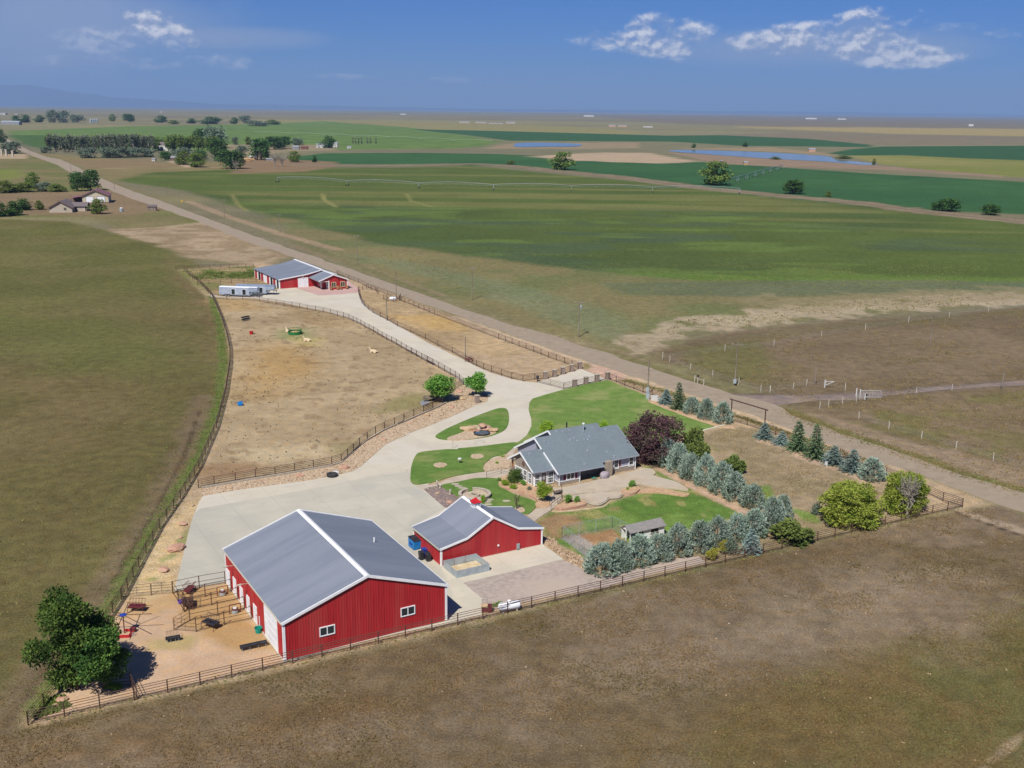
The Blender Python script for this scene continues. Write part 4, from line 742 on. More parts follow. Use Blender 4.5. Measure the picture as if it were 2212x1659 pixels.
# ------------------------------------------------------------------ red garage with the stepped roof
def garage():
    w, l = 14.6, 8.15; pr = [(0, 2.45), (3.62, 3.18), (7.3, 5.30), (10.98, 3.12), (14.6, 2.47)]
    o = thing('red_garage', 'red steel garage with stepped gable roof and red cupola beside the big barn', 'garage', (-8.56, 122.2, 0), RAD(29.6))
    top = lambda s: float(np.interp(s, [p[0] for p in pr], [p[1] for p in pr])) - 0.1
    for a_, b_ in (((0, 0), (w, 0)), ((w, l), (0, l))):
        b = MB(); ribwall(b, a_, b_, (top if a_[1] == 0 else (lambda s: top(w - s))), 0.1); b.build('gable_wall', 'red', o)
    b = MB(); ribwall(b, (0, l), (0, 0), lambda s: 2.36, 0.1); b.build('side_wall', 'red', o); b = MB(); ribwall(b, (w, 0), (w, l), lambda s: 2.36, 0.1); b.build('side_wall', 'red', o)
    b = MB(); b.box(-0.1, w + 0.1, -0.1, 0.1, -0.1, 0.12); b.box(-0.1, w + 0.1, l - 0.1, l + 0.1, -0.1, 0.12); b.box(-0.1, 0.1, 0.1, l - 0.1, -0.1, 0.118); b.box(w - 0.1, w + 0.1, 0.1, l - 0.1, -0.1, 0.118); b.build('foundation', 'concrete', o)
    for k in range(4):
        (x0, z0), (x1, z1) = pr[k], pr[k + 1]
        if k == 0: z0 -= 0.2 * (z1 - z0) / (x1 - x0); x0 -= 0.2
        if k == 3: z1 -= 0.2 * (z0 - z1) / (x1 - x0); x1 += 0.2
        b = MB(); roof_plane(b, x0, z0, x1, z1, -0.1, l + 0.1, 0.1); b.build('roof_slope', 'roof', o)
        for y in (-0.15, l + 0.15):
            b = MB(); b.bar((x0, y, z0 - 0.06), (x1, y, z1 - 0.06), 0.09, 0.26); b.build('rake_trim', 'white', o)
    b = MB(); x, r = 7.3, 5.3
    for y0, y1 in ((-0.18, 4.2), (5.3, l + 0.18)):
        b.face(((x - 0.28, y0, r - 0.12), (x, y0, r + 0.07), (x, y1, r + 0.07), (x - 0.28, y1, r - 0.12))[::-1]); b.face(((x, y0, r + 0.07), (x + 0.28, y0, r - 0.12), (x + 0.28, y1, r - 0.12), (x, y1, r + 0.07))[::-1])
    b.build('ridge_cap', 'white', o)
    c = MB(); c.box(x - 0.48, x + 0.48, 4.27, 5.23, r - 0.35, r + 0.42); cu = c.build('cupola', 'white', o)
    c = MB(); c.v = [(x - 0.62, 4.13, r + 0.42), (x + 0.62, 4.13, r + 0.42), (x + 0.62, 5.37, r + 0.42), (x - 0.62, 5.37, r + 0.42), (x, 4.75, r + 1.05)]; c.f = [(0, 1, 4), (1, 2, 4), (2, 3, 4), (3, 0, 4), (3, 2, 1, 0)]; c.m = [0] * 5; c.build('cupola_roof', 'redpaint', cu)
    c = MB()
    for k in range(3): c.box(x - 0.36, x + 0.36, 4.24, 4.272, r - 0.02 + k * 0.13, r + 0.05 + k * 0.13); c.box(x - 0.512, x - 0.48, 4.4, 5.1, r - 0.02 + k * 0.13, r + 0.05 + k * 0.13)
    c.build('louvre', 'gutter', cu)
    for px in (0, w):
        for py in (0, l):
            sx = -1 if px == 0 else 1; sy = -1 if py == 0 else 1; b = MB()
            b.box(min(px, px + sx * 0.06), max(px, px + sx * 0.06), min(py - sy * 0.16, py + sy * 0.06), max(py - sy * 0.16, py + sy * 0.06), 0.12, 2.36); b.box(min(px - sx * 0.16, px), max(px - sx * 0.16, px), min(py, py + sy * 0.058), max(py, py + sy * 0.058), 0.12, 2.36); b.build('corner_trim', 'white', o)
    b = MB(); b.box(-0.3, -0.2, -0.05, l + 0.05, 2.24, 2.38); b.build('gutter', 'concrete', o)
    g = Wall((0, 0), 0.0); b = MB(); g.panel(b, 10.75, 11.15, 0.25, 0.95, 0.03, 0.2); b.tube((g.pt(10.95, 0.1, 0.1), g.pt(10.95, 0.3, 0.1)), 0.04, 6); b.build('meter_box', 'galv', o)
    b = MB(); g.panel(b, 7.95, 8.15, 1.18, 1.38, 0.03, 0.16); b.build('wall_light', 'white', o)
garage()

# ------------------------------------------------------------------ the house
A0, B0 = 78.3, 129.0      # house frame origin in the site's 30-degree grid
def house():
    org = UU * A0 + VV * B0
    o = thing('house', 'single-storey lavender and stone ranch house with grey shingle roof', 'house', (org[0], org[1], 0), YAW)
    ax = lambda a: a - A0
    by = lambda b: b - B0
    s = 0.53; rz, rb = 5.8, by(134.8); zf = lambda y: rz - s * (rb - y)
    # walls
    def wallbox(name, x0, x1, y0, y1, z0, z1, mat):
        b = MB(); b.box(x0, x1, y0, y1, z0, z1); return b.build(name, mat, o)
    sx0, sx1, sy0, sy1 = ax(78.7), ax(82.4), by(129.4), by(135.0)
    # sunroom with stone gable
    b = MB(); b.box(sx0, sx1, sy0, sy1, 0, 0.62); b.build('stone_base', 'stone', o)
    b = MB(); gx = sx0; pk = by(132.9)
    prof = [(sy0, 0.62), (sy1, 0.62), (sy1, 4.38 - 0.54 * (sy1 - pk)), (pk, 4.38), (sy0, 4.38 - 0.54 * (pk - sy0))]
    b.xprism(prof[::-1], gx + 0.02, sx1); b.build('stone_wall', 'stone', o)
    w = Wall((sx0 + 0.02, sy1), -math.pi / 2)          # west face, t runs from back to front
    for t0, t1, z0, z1 in ((0.15, 0.95, 1.0, 1.75), (1.4, 2.2, 0.75, 1.8), (2.62, 3.5, 0.35, 1.85), (4.05, 4.95, 0.3, 1.85)): w.window(o, t0, t1, z0, z1, rows=2, fw=0.12, grid=2)
    b = MB(); b.tube((w.pt(2.45, 2.75, 0.02), w.pt(2.45, 2.75, 0.07)), 0.38, 18); b.build('gable_medallion', 'rustred', o)
    f = Wall((sx0, sy0), 0.0)                           # sunroom front
    b = MB(); f.panel(b, 0.0, 3.7, 0.62, 2.1, -0.01, 0.012); b.build('siding_panel', 'siding', o)
    f.window(o, 0.2, 0.95, 0.35, 1.95, rows=2, fw=0.11, grid=2, d=0.012); f.window(o, 2.5, 3.35, 0.28, 1.98, rows=2, fw=0.11, grid=2, d=0.012)
    dr = f.door(o, 1.28, 2.12, 0.05, 2.02, fw=0.12, mat='rustred', d=0.012); b = MB(); f.panel(b, 1.4, 2.0, 0.85, 1.85, 0.057, 0.075); b.build('door_glass', 'glass', dr); b = MB()
    for k in (1.55, 1.7, 1.85): f.panel(b, k - 0.015, k + 0.015, 0.85, 1.85, 0.076, 0.09)
    for k in (1.1, 1.35, 1.6): f.panel(b, 1.4, 2.0, k - 0.015, k + 0.015, 0.077, 0.092)
    b.build('muntin', 'white', dr)
    for y, x in ((sy0, sx0),): b = MB(); b.box(x - 0.05, x + 0.13, y - 0.05, y + 0.13, 0.0, 2.3); b.build('corner_board', 'white', o)
    # front bay, recess, right-hand wing
    bx0, bx1, byf = ax(82.4), ax(86.1), by(128.1)
    b = MB(); b.box(bx0, bx1, byf, by(131.0), 0, 0.62); b.build('stone_base', 'stone', o); b = MB(); b.box(bx0 + 0.02, bx1 - 0.02, byf + 0.02, by(131.0), 0.62, 1.98); b.build('siding_wall', 'siding', o)
    b = MB(); b.xprism([(byf + 0.02, 1.98), (byf + 1.4, 1.98), (byf + 1.4, zf(byf + 1.4) - 0.28), (byf + 0.02, zf(byf + 0.02) - 0.28)][::-1], bx0 + 0.02, bx0 + 0.2); b.build('siding_wall', 'siding', o)
    b = MB(); b.box(bx0 - 0.04, bx1 + 0.04, byf - 0.05, byf - 0.001, 0.56, 0.66); b.box(bx0 - 0.05, bx0 - 0.001, byf, by(129.36), 0.56, 0.66); b.build('belt_trim', 'white', o)
    f = Wall((bx0, byf + 0.02), 0.0); f.window(o, 1.35, 2.65, 0.78, 1.82, cols=2, fw=0.10, grid=0)
    for t0 in (0.78, 2.85): b = MB(); f.panel(b, t0, t0 + 0.36, 0.74, 1.86, 0.0, 0.05); b.build('shutter', 'shutter', o)
    for x in (bx0, bx1): b = MB(); b.box(x - 0.06, x + 0.06, byf - 0.06, byf + 0.06, 0.0, 1.98); b.build('corner_board', 'white', o)
    rx0, rx1, ry = bx1, ax(90.9), by(129.9)
    b = MB(); b.box(rx0 - 0.02, rx1, ry, by(131.2), 0, 2.6); b.build('recess_wall', 'stone', o)
    f = Wall((rx0, ry), 0.0)
    for t0 in (1.0, 3.35):
        f.window(o, t0, t0 + 0.62, 1.25, 1.85, fw=0.08)
        for q in (t0 - 0.5, t0 + 0.74): b = MB(); f.panel(b, q, q + 0.34, 1.2, 1.9, 0.0, 0.04); b.build('shutter', 'shutter', o)
    wx0, wx1, wy = ax(90.9), ax(97.15), by(128.9)
    b = MB(); b.box(wx0, wx1, wy, by(131.5), 0, 0.9); b.build('stone_base', 'stone', o); b = MB(); b.box(wx0 + 0.02, wx1 - 0.02, wy + 0.02, by(131.5), 0.9, 2.42); b.build('siding_wall', 'siding', o)
    b = MB(); b.box(wx0, wx1 + 0.04, wy - 0.05, wy - 0.001, 0.85, 0.95); b.build('belt_trim', 'white', o)
    f = Wall((wx0, wy + 0.02), 0.0); f.window(o, 2.15, 2.9, 0.75, 2.25, rows=2, fw=0.10, grid=0); f.window(o, 5.05, 5.8, 0.75, 2.25, rows=2, fw=0.10)
    b = MB(); f.panel(b, 3.05, 3.38, 0.95, 2.25, 0.0, 0.05); b.build('shutter', 'shutter', o)
    b = MB(); b.box(wx1 - 0.06, wx1 + 0.06, wy - 0.06, wy + 0.06, 0, 2.42); b.build('corner_board', 'white', o)
    b = MB(); b.box(ax(91.0), ax(92.05), by(127.9), wy, 0, 2.5); b.build('stone_chimney', 'stone', o); b = MB(); b.box(ax(92.12), ax(92.24), by(128.5), by(128.62), 0.05, 2.55); b.build('downspout', 'rustred', o)
    # bulk of the house under the roof
    b = MB(); b.box(ax(83.2), wx1 - 0.02, by(131.0) + 0.02, by(140.4), 0, 2.55); b.build('rear_wall', 'siding', o)
    # gable triangles facing west
    b = MB(); y0, y1 = by(135.06), by(140.6); x = ax(82.4)
    b.xprism([(y0, 0.0), (y1, 0.0), (y1, zf(2 * rb - y1) - 0.25), (rb + 0.1, rz - 0.25), (y0, zf(2 * rb - y0) - 0.25)][::-1], x, x + 0.8); b.build('gable_wall', 'siding', o)
    b = MB(); x = ax(85.4); r1 = by(135.75); z1 = 6.3
    b.xprism([(by(133.9), zf(by(133.9)) - 0.3), (by(142.4), 2.55), (r1, z1 - 0.25)][::-1], x, x + 0.5); b.build('gable_wall', 'siding', o)
    # roofs: sheets 0.18 thick
    def sheet(x0, x1, y0, y1, zfun, name='roof_slope'):
        b = MB(); b.hexa(((x0, y0, zfun(y0) - 0.18), (x1, y0, zfun(y0) - 0.18), (x1, y1, zfun(y1) - 0.18), (x0, y1, zfun(y1) - 0.18)), ((x0, y0, zfun(y0)), (x1, y0, zfun(y0)), (x1, y1, zfun(y1)), (x0, y1, zfun(y1)))); return b.build(name, 'shingle', o)
    xw, xe = ax(81.95), ax(97.5)
    sheet(xw, ax(90.4), by(127.7), rb, zf); sheet(ax(90.4), xe, by(128.5), rb, zf)
    zb = lambda y: rz - s * (y - rb); sheet(xw, ax(85.0), rb, by(141.0), zb); sheet(ax(94.3), xe, rb, by(141.0), zb)
    z1f = lambda y: 6.3 - s * (r1 - y); z1b = lambda y: 6.3 - s * (y - r1); sheet(ax(85.0), ax(94.3), rb, r1, zf); sheet(ax(85.0), ax(94.3), r1, by(143.0), lambda y: zf(r1) - s * (y - r1))
    z3f = lambda y: 4.6 - 0.54 * (pk - y); z3b = lambda y: 4.6 - 0.54 * (y - pk)
    sheet(ax(78.3), ax(83.6), by(129.0), pk, z3f); sheet(ax(78.3), ax(83.6), pk, by(136.8), z3b)
    def trim(name, pts, mat='white', wd=0.08, ht=0.26):
        b = MB(); b.bar(pts[0], pts[1], wd, ht); b.build(name, mat, o)
    for x, y0, y1, fn in ((ax(78.3) - 0.04, by(129.0), pk, z3f), (ax(78.3) - 0.04, pk, by(136.8), z3b), (xw - 0.04, by(127.7), by(132.0), zf), (xw - 0.04, by(132.6), rb, zf), (xw - 0.04, rb, by(141.0), zb), (ax(85.0) - 0.04, by(134.9), r1, zf), (ax(85.0) - 0.04, r1, by(143.0), lambda y: zf(r1) - s * (y - r1))):
        trim('rake_trim', ((x, y0, fn(y0) - 0.08), (x, y1, fn(y1) - 0.08)))
    trim('gutter', ((xw, by(127.7) - 0.06, zf(by(127.7)) - 0.09), (ax(90.4), by(127.7) - 0.06, zf(by(127.7)) - 0.09)), 'gutter', 0.12, 0.14)
    trim('gutter', ((ax(90.4), by(128.5) - 0.06, zf(by(128.5)) - 0.09), (xe, by(128.5) - 0.06, zf(by(128.5)) - 0.09)), 'gutter', 0.12, 0.14)
    trim('gutter', ((ax(78.3), by(129.0) - 0.06, z3f(by(129.0)) - 0.09), (xw, by(129.0) - 0.06, z3f(by(129.0)) - 0.09)), 'gutter', 0.12, 0.14)
    b = MB(); b.bar((xe, by(128.5), zf(by(128.5)) - 0.1), (xe, rb, rz - 0.1), 0.06, 0.2); b.build('rake_trim', 'gutter', o)
    # porch post at the back corner of the sunroom gable
    b = MB(); b.box(ax(78.75), ax(79.25), by(136.1), by(136.6), 0.1, 1.15); pp = b.build('porch_pier', 'pillar', o); b = MB(); b.box(ax(78.9), ax(79.1), by(136.25), by(136.45), 1.15, 2.35); b.build('porch_post', 'cedar', pp)
    b = MB(); b.bar((ax(79.0), by(135.0), 2.35), (ax(79.0), by(136.7), 2.35), 0.12, 0.22); b.build('porch_beam', 'white', o)
    # vents and roof patches
    ridge_pts = ((86.2, 135.2), (87.3, 135.1), (88.6, 135.1), (92.9, 135.0), (94.9, 134.2), (83.2, 133.9), (79.6, 132.3))
    for a_, b_ in ridge_pts:
        y = by(b_); z = z3f(y) if a_ < 80 else zf(y); b = MB(); b.box(ax(a_) - 0.13, ax(a_) + 0.13, y - 0.14, y + 0.14, z - 0.1, z + 0.14); b.build('roof_vent', 'gutter', o)
    for a_, b_, h_ in ((87.5, 133.2, 0.32), (90.0, 132.9, 0.25), (93.0, 128.9, 0.3)):
        y = by(b_); b = MB(); b.tube(((ax(a_), y, zf(y) - 0.05), (ax(a_), y, zf(y) + h_)), 0.14, 10); b.build('roof_vent', 'gutter', o)
    for a_, b_ in ((88.4, 133.6), (88.7, 133.0), (91.2, 133.4), (90.6, 132.9), (89.3, 130.9), (92.4, 130.1), (87.2, 128.6)):
        y = by(b_); b = MB(); q = 0.09; b.hexa(((ax(a_) - q, y - q, zf(y - q) + 0.004), (ax(a_) + q, y - q, zf(y - q) + 0.004), (ax(a_) + q, y + q, zf(y + q) + 0.004), (ax(a_) - q, y + q, zf(y + q) + 0.004)), ((ax(a_) - q, y - q, zf(y - q) + 0.07), (ax(a_) + q, y - q, zf(y - q) + 0.07), (ax(a_) + q, y + q, zf(y + q) + 0.07), (ax(a_) - q, y + q, zf(y + q) + 0.07))); b.build('roof_patch', 'gutter', o)
    y = by(134.6); b = MB(); b.tube(((ax(90.9), y, zf(y) - 0.1), (ax(90.9), y, zf(y) + 1.15)), 0.10, 10); fl = b.build('flue', 'galv', o); b = MB(); b.tube(((ax(90.9), y, zf(y) + 1.15), (ax(90.9), y, zf(y) + 1.33)), 0.2, 10); b.build('flue_cap', 'white', fl)
    b = MB(); b.tube(((ax(88.9), by(136.4), 5.6), (ax(88.9), by(136.4), 6.95)), 0.12, 8); b.build('flue', 'black', o)
house()

# ------------------------------------------------------------------ the far stable
def stable():
    o = thing('red_stable', 'far red stable with low grey roof and front office wing', 'stable', (-73.13, 329.87, 0), YAW)
    l, pr = 26.0, [(0, 3.03), (9.07, 4.15), (13.87, 5.25), (18.6, 3.6)]; w = 18.6
    top = lambda s: float(np.interp(s, [p[0] for p in pr], [p[1] for p in pr])) - 0.12
    b = MB(); ribwall(b, (0, 0), (w, 0), top, 0.0, 0.45); b.build('gable_wall', 'red', o); b = MB(); ribwall(b, (w, l), (0, l), lambda s: top(w - s), 0.0, 0.45); b.build('gable_wall', 'red', o)
    b = MB(); ribwall(b, (0, l), (0, 0), lambda s: 2.9, 0.0, 0.45); b.build('side_wall', 'red', o); b = MB(); ribwall(b, (w, 0), (w, l), lambda s: 3.45, 0.0, 0.45); b.build('side_wall', 'red', o)
    for k in range(3):
        (x0, z0), (x1, z1) = pr[k], pr[k + 1]
        if k == 0: x0 -= 0.4; z0 -= 0.05
        if k == 2: x1 += 0.3; z1 -= 0.1
        b = MB(); roof_plane(b, x0, z0, x1, z1, -0.3, l + 0.3, 0.12, 0.6); b.build('roof_slope', 'roof', o)
        b = MB(); b.bar((x0, -0.35, z0 - 0.08), (x1, -0.35, z1 - 0.08), 0.1, 0.32); b.build('rake_trim', 'white', o)
    b = MB(); b.box(13.55, 14.2, -0.4, l + 0.3, 5.2, 5.36); b.build('ridge_cap', 'white', o)
    for x, y in ((0, 0), (0, l)): b = MB(); b.box(x - 0.08, x + 0.2, y - 0.08, y + 0.2, 0, 2.9); b.build('corner_trim', 'white', o)
    s = Wall((0, l), -math.pi / 2)
    for k, (s0, s1) in enumerate(((19.6, 22.9), (13.1, 16.2), (6.7, 9.9), (0.5, 3.4))):
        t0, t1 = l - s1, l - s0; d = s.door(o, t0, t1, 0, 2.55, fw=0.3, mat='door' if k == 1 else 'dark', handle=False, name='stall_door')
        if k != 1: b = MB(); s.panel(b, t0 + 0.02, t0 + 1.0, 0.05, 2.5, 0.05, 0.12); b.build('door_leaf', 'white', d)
    f = Wall((0, 0), 0.0); f.door(o, 6.35, 9.1, 0.05, 2.75, fw=0.32, panels=4, name='overhead_door', handle=False)
    b = MB(); f.panel(b, 7.55, 7.85, 3.2, 3.42, 0.0, 0.3); b.build('wall_light', 'white', o)
    # office wing
    wx0, wx1, wy, rx = 9.9, 19.1, -8.8, 14.5; e, r = 3.15, 4.85
    wt = lambda s: e + (r - e) * (1 - abs(s - 4.6) / 4.6) - 0.15
    b = MB(); ribwall(b, (13.06, wy), (wx1, wy), lambda s: wt(s + 3.16), 0.0, 0.45); b.build('wing_front_wall', 'red', o)
    b = MB(); b.face(((wx0 + 0.3, wy, 2.75), (13.06, wy, 2.75), (13.06, wy, wt(3.16)), (wx0 + 0.3, wy, wt(0.3)))); b.build('wing_gable', 'red', o)
    b = MB(); ribwall(b, (wx1, wy), (wx1, 0), lambda s: e - 0.15, 0.0, 0.45); b.build('side_wall', 'red', o)
    b = MB(); ribwall(b, (11.9, 0), (11.9, wy + 2.6), lambda s: e - 0.05, 0.0, 0.45); ribwall(b, (11.9, wy + 2.6), (13.06, wy + 2.6), lambda s: e + 0.2, 0.0, 0.45); ribwall(b, (13.06, wy + 2.6), (13.06, wy), lambda s: e - 0.05, 0, 0.45); b.build('porch_wall', 'red', o)
    pw = Wall((13.06, wy + 2.6), -math.pi / 2); pw.door(o, 0.3, 1.2, 0.05, 2.15, fw=0.1); pw.window(o, 1.6, 2.3, 1.0, 2.0, fw=0.1)
    pw = Wall((11.9, 0), -math.pi / 2); pw.window(o, 2.6, 3.6, 0.9, 2.1, fw=0.12); pw.door(o, 4.4, 5.3, 0.05, 2.15, fw=0.1)
    for x, y in ((13.06, wy), (wx1, wy)): b = MB(); b.box(x - 0.12, x + 0.12, wy - 0.09, wy + 0.12, 0, e - 0.2); b.build('corner_trim', 'white', o)
    b = MB(); b.box(wx0 + 0.2, 13.1, wy - 0.06, wy + 0.1, 2.62, 2.82); b.box(wx0 + 0.2, wx0 + 0.36, wy, 0, 2.62, 2.82); b.build('porch_beam', 'white', o)
    for x0, z0, x1, z1 in ((wx0 - 0.3, e - 0.1, rx, r), (rx, r, wx1 + 0.3, e - 0.1)):
        b = MB(); roof_plane(b, x0, z0, x1, z1, wy - 0.35, 5.0 if False else 0.6, 0.12, 0.6); b.build('roof_slope', 'roof', o)
        b = MB(); b.bar((x0, wy - 0.4, z0 - 0.08), (x1, wy - 0.4, z1 - 0.08), 0.1, 0.3); b.build('rake_trim', 'white', o)
    b = MB(); b.box(rx - 0.25, rx + 0.25, wy - 0.4, -0.3, r - 0.04, r + 0.06); b.build('ridge_cap', 'white', o)
    f = Wall((13.06, wy), 0.0); f.window(o, 0.95, 2.15, 0.95, 2.25, cols=2, fw=0.2, frame='sand'); f.window(o, 3.95, 5.15, 0.95, 2.25, cols=2, fw=0.2, frame='sand')
    b = MB(); f.panel(b, 3.1, 3.35, 3.0, 3.3, 0.0, 0.2); b.build('wall_light', 'dark', o)
    for k, (t, lab) in enumerate(((0.5, 'left of the pair under the left office window'), (2.5, 'between the two office windows, left one'), (3.6, 'under the right office window, left one'), (5.6, 'beside the right corner of the office wall'))):
        p = np.array([-73.13, 329.87]) + UU * (13.06 + t) + VV * (wy - 1.0)
        c = thing('garden_chair', 'wooden garden chair against the far stable, ' + lab, 'chair', (p[0], p[1], 0.075), YAW + RAD(180 + 12 * (-1) ** k), 'chairs by the stable office')
        b = MB(); b.box(-0.35, 0.35, -0.3, 0.4, 0.35, 0.42); b.build('seat', 'cedar', c)
        b = MB(); b.hexa(((-0.35, -0.34, 0.42), (0.35, -0.34, 0.42), (0.35, -0.28, 0.42), (-0.35, -0.28, 0.42)), ((-0.35, -0.62, 1.15), (0.35, -0.62, 1.15), (0.35, -0.56, 1.15), (-0.35, -0.56, 1.15))); b.build('backrest', 'cedar', c)
        for lx in (-0.32, 0.28):
            for ly in (-0.28, 0.34): b = MB(); b.box(lx, lx + 0.06, ly, ly + 0.06, 0.0, 0.35); b.build('leg', 'cedar', c)
stable()

# ------------------------------------------------------------------ small buildings
def gable_house(name, label, cat, loc, yaw, w, l, e, r, wall, roof, over=0.4, group=None, fascia=None):
    o = thing(name, label, cat, loc, yaw, group)
    for y, n in ((0, 0), (l, 1)):
        b = MB(); p = [(0, y, 0), (w, y, 0), (w, y, e), (w / 2, y, r), (0, y, e)]; b.face(p if not n else p[::-1]); b.build('gable_wall', wall, o)
    b = MB(); b.face(((0, l, 0), (0, 0, 0), (0, 0, e), (0, l, e))); b.build('side_wall', wall, o); b = MB(); b.face(((w, 0, 0), (w, l, 0), (w, l, e), (w, 0, e))); b.build('side_wall', wall, o)
    sl = (r - e) / (w / 2)
    for x0, z0, x1, z1 in ((-over, e - over * sl, w / 2, r), (w / 2, r, w + over, e - over * sl)):
        b = MB(); b.hexa(((x0, -over, z0), (x1, -over, z1), (x1, l + over, z1), (x0, l + over, z0)), ((x0, -over, z0 + 0.18), (x1, -over, z1 + 0.18), (x1, l + over, z1 + 0.18), (x0, l + over, z0 + 0.18))); b.build('roof_slope', roof, o)
        if fascia: b = MB(); b.bar((x0, -over - 0.06, z0), (x1, -over - 0.06, z1), 0.12, 0.5); b.build('fascia', fascia, o)
    return o
# neighbour's workshop with a lean-to, and house
g = gable_house('workshop', 'cream workshop with plum steel roof and two white overhead doors', 'workshop', (-250.74, 624.25, 0), RAD(15), 14.3, 16, 4.3, 7.4, 'creamwall', 'plumroof', 0.6, None, 'brownwall')
f = Wall((0, 0), 0.0); f.door(g, 2.1, 6.0, 0, 3.6, fw=0.25, panels=4, frame='greyroof', handle=False, name='overhead_door'); f.door(g, 8.2, 12.2, 0, 3.6, fw=0.25, panels=4, frame='greyroof', handle=False, name='overhead_door')
b = MB(); f.panel(b, 0, 14.3, 0, 0.5, 0, 0.08); b.build('stone_skirt', 'brownwall', g)
b = MB(); b.hexa(((-7, 2, 2.6), (0, 2, 3.9), (0, 14, 3.9), (-7, 14, 2.6)), ((-7, 2, 2.8), (0, 2, 4.1), (0, 14, 4.1), (-7, 14, 2.8))); b.build('lean_to_roof', 'plumroof', g)
for y in (2.3, 8, 13.6): b = MB(); b.box(-6.9, -6.7, y - 0.1, y + 0.1, 0, 2.65); b.build('lean_to_post', 'brownwall', g)
b = MB(); b.box(-6.8, -0.05, 13.5, 13.7, 0, 2.6); b.build('lean_to_wall', 'brownwall', g)
g = gable_house('neighbour_house', 'tan neighbour house with taupe gable roof in front of the workshop', 'house', (-245.6, 566.5, 0), RAD(10), 11.5, 16, 2.7, 5.9, 'tanwall', 'brownroof', 0.6, None, 'brownwall')
f = Wall((0, 0), 0.0); f.window(g, 7.4, 8.7, 1.2, 2.6, cols=2, fw=0.15, frame='creamwall')
b = MB(); b.box(11.5, 17.5, 7, 14, 0, 2.6); b.build('garage_wing', 'brownwall', g); b = MB(); b.hexa(((11.0, 6.4, 2.5), (18.0, 6.4, 2.5), (18.0, 10.5, 4.4), (9.5, 10.5, 4.4)), ((11.0, 6.4, 2.7), (18.0, 6.4, 2.7), (18.0, 10.5, 4.6), (9.5, 10.5, 4.6))); b.build('roof_slope', 'brownroof', g)
b = MB(); b.hexa(((9.5, 10.5, 4.4), (18.0, 10.5, 4.4), (18.0, 14.6, 2.5), (11, 14.6, 2.5)), ((9.5, 10.5, 4.6), (18.0, 10.5, 4.6), (18.0, 14.6, 2.7), (11.0, 14.6, 2.7))); b.build('roof_slope', 'brownroof', g)
Wall((11.5, 7), 0.0).door(g, 1.2, 4.8, 0, 2.1, fw=0.15, mat='tanwall', handle=False, name='overhead_door')
p = VW['k5'](1960, 775); g = thing('loafing_shed', 'small weathered open-front shed beside the road near the neighbour', 'shed', p, RAD(12))
b = MB(); b.box(0, 4.4, 0, 0.15, 0, 2.2); b.box(0, 0.15, 0.15, 4, 0, 2.2); b.box(4.25, 4.4, 0.15, 4, 0, 2.2); b.build('wall', 'wood', g); b = MB(); b.hexa(((-0.3, -0.3, 2.2), (4.7, -0.3, 2.2), (4.7, 4.3, 2.9), (-0.3, 4.3, 2.9)), ((-0.3, -0.3, 2.35), (4.7, -0.3, 2.35), (4.7, 4.3, 3.05), (-0.3, 4.3, 3.05))); b.build('roof', 'brownroof', g)
p = VW['k5'](1480, 790); g = thing('stock_tank', 'pale upright feed bin in the neighbour paddock', 'bin', p, 0.0); b = MB(); b.lathe([(0.9, 0), (1.0, 0.1), (1.0, 1.8), (0.9, 1.9)], n=14); b.build('tank_body', 'galv', g); b = MB(); b.lathe([(0.95, 1.9), (0.3, 2.3), (0.1, 2.35)], n=14); b.build('tank_lid', 'farwhite', g)
# kennel shed and its chain-link run
ks = VW['k1'](1340, 775)
def kennel():
    w, l, e, r = 2.0, 5.6, 1.55, 2.15
    o = thing('kennel_shed', 'small white kennel shed with grey roof behind the juniper hedge', 'shed', (ks[0], ks[1], 0), RAD(30))
    b = MB(); b.box(0.0, 2.2, 0, l * 0 + 0.05, 0, 0.01)
    # long side runs along local x (length 5.6), gable faces west at x=0
    b = MB(); b.box(2.3, 5.6, 0, 0.08, 0, e); b.build('front_wall', 'white', o); b = MB(); b.box(0, 5.6, w - 0.08, w, 0, e); b.build('back_wall', 'white', o)
    b = MB(); b.box(5.52, 5.6, 0.08, w - 0.08, 0, e); b.build('end_wall', 'white', o)
    b = MB(); b.xprism([(0, e - 0.02), (w, e - 0.02), (w / 2, r)][::-1], 0, 0.06); b.build('gable_panel', 'white', o)
    for x, y in ((0.0, 0.0), (0, w / 2 - 0.05), (0, w - 0.1), (1.1, 0), (2.2, 0)): b = MB(); b.box(x, x + 0.1, y, y + 0.1, 0, e); b.build('post', 'white', o)
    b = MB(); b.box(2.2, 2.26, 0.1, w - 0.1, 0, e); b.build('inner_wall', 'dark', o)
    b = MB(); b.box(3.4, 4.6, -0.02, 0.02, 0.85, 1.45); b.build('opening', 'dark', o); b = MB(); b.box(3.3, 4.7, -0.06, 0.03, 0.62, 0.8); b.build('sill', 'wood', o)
    for y0, z0, y1, z1 in ((-0.25, e - 0.12, w / 2, r), (w / 2, r, w + 0.25, e - 0.12)): b = MB(); b.hexa(((-0.2, y0, z0), (5.75, y0, z0), (5.75, y1, z1), (-0.2, y1, z1)), ((-0.2, y0, z0 + 0.08), (5.75, y0, z0 + 0.08), (5.75, y1, z1 + 0.08), (-0.2, y1, z1 + 0.08))); b.build('roof_slope', 'shedroof', o)
kennel()
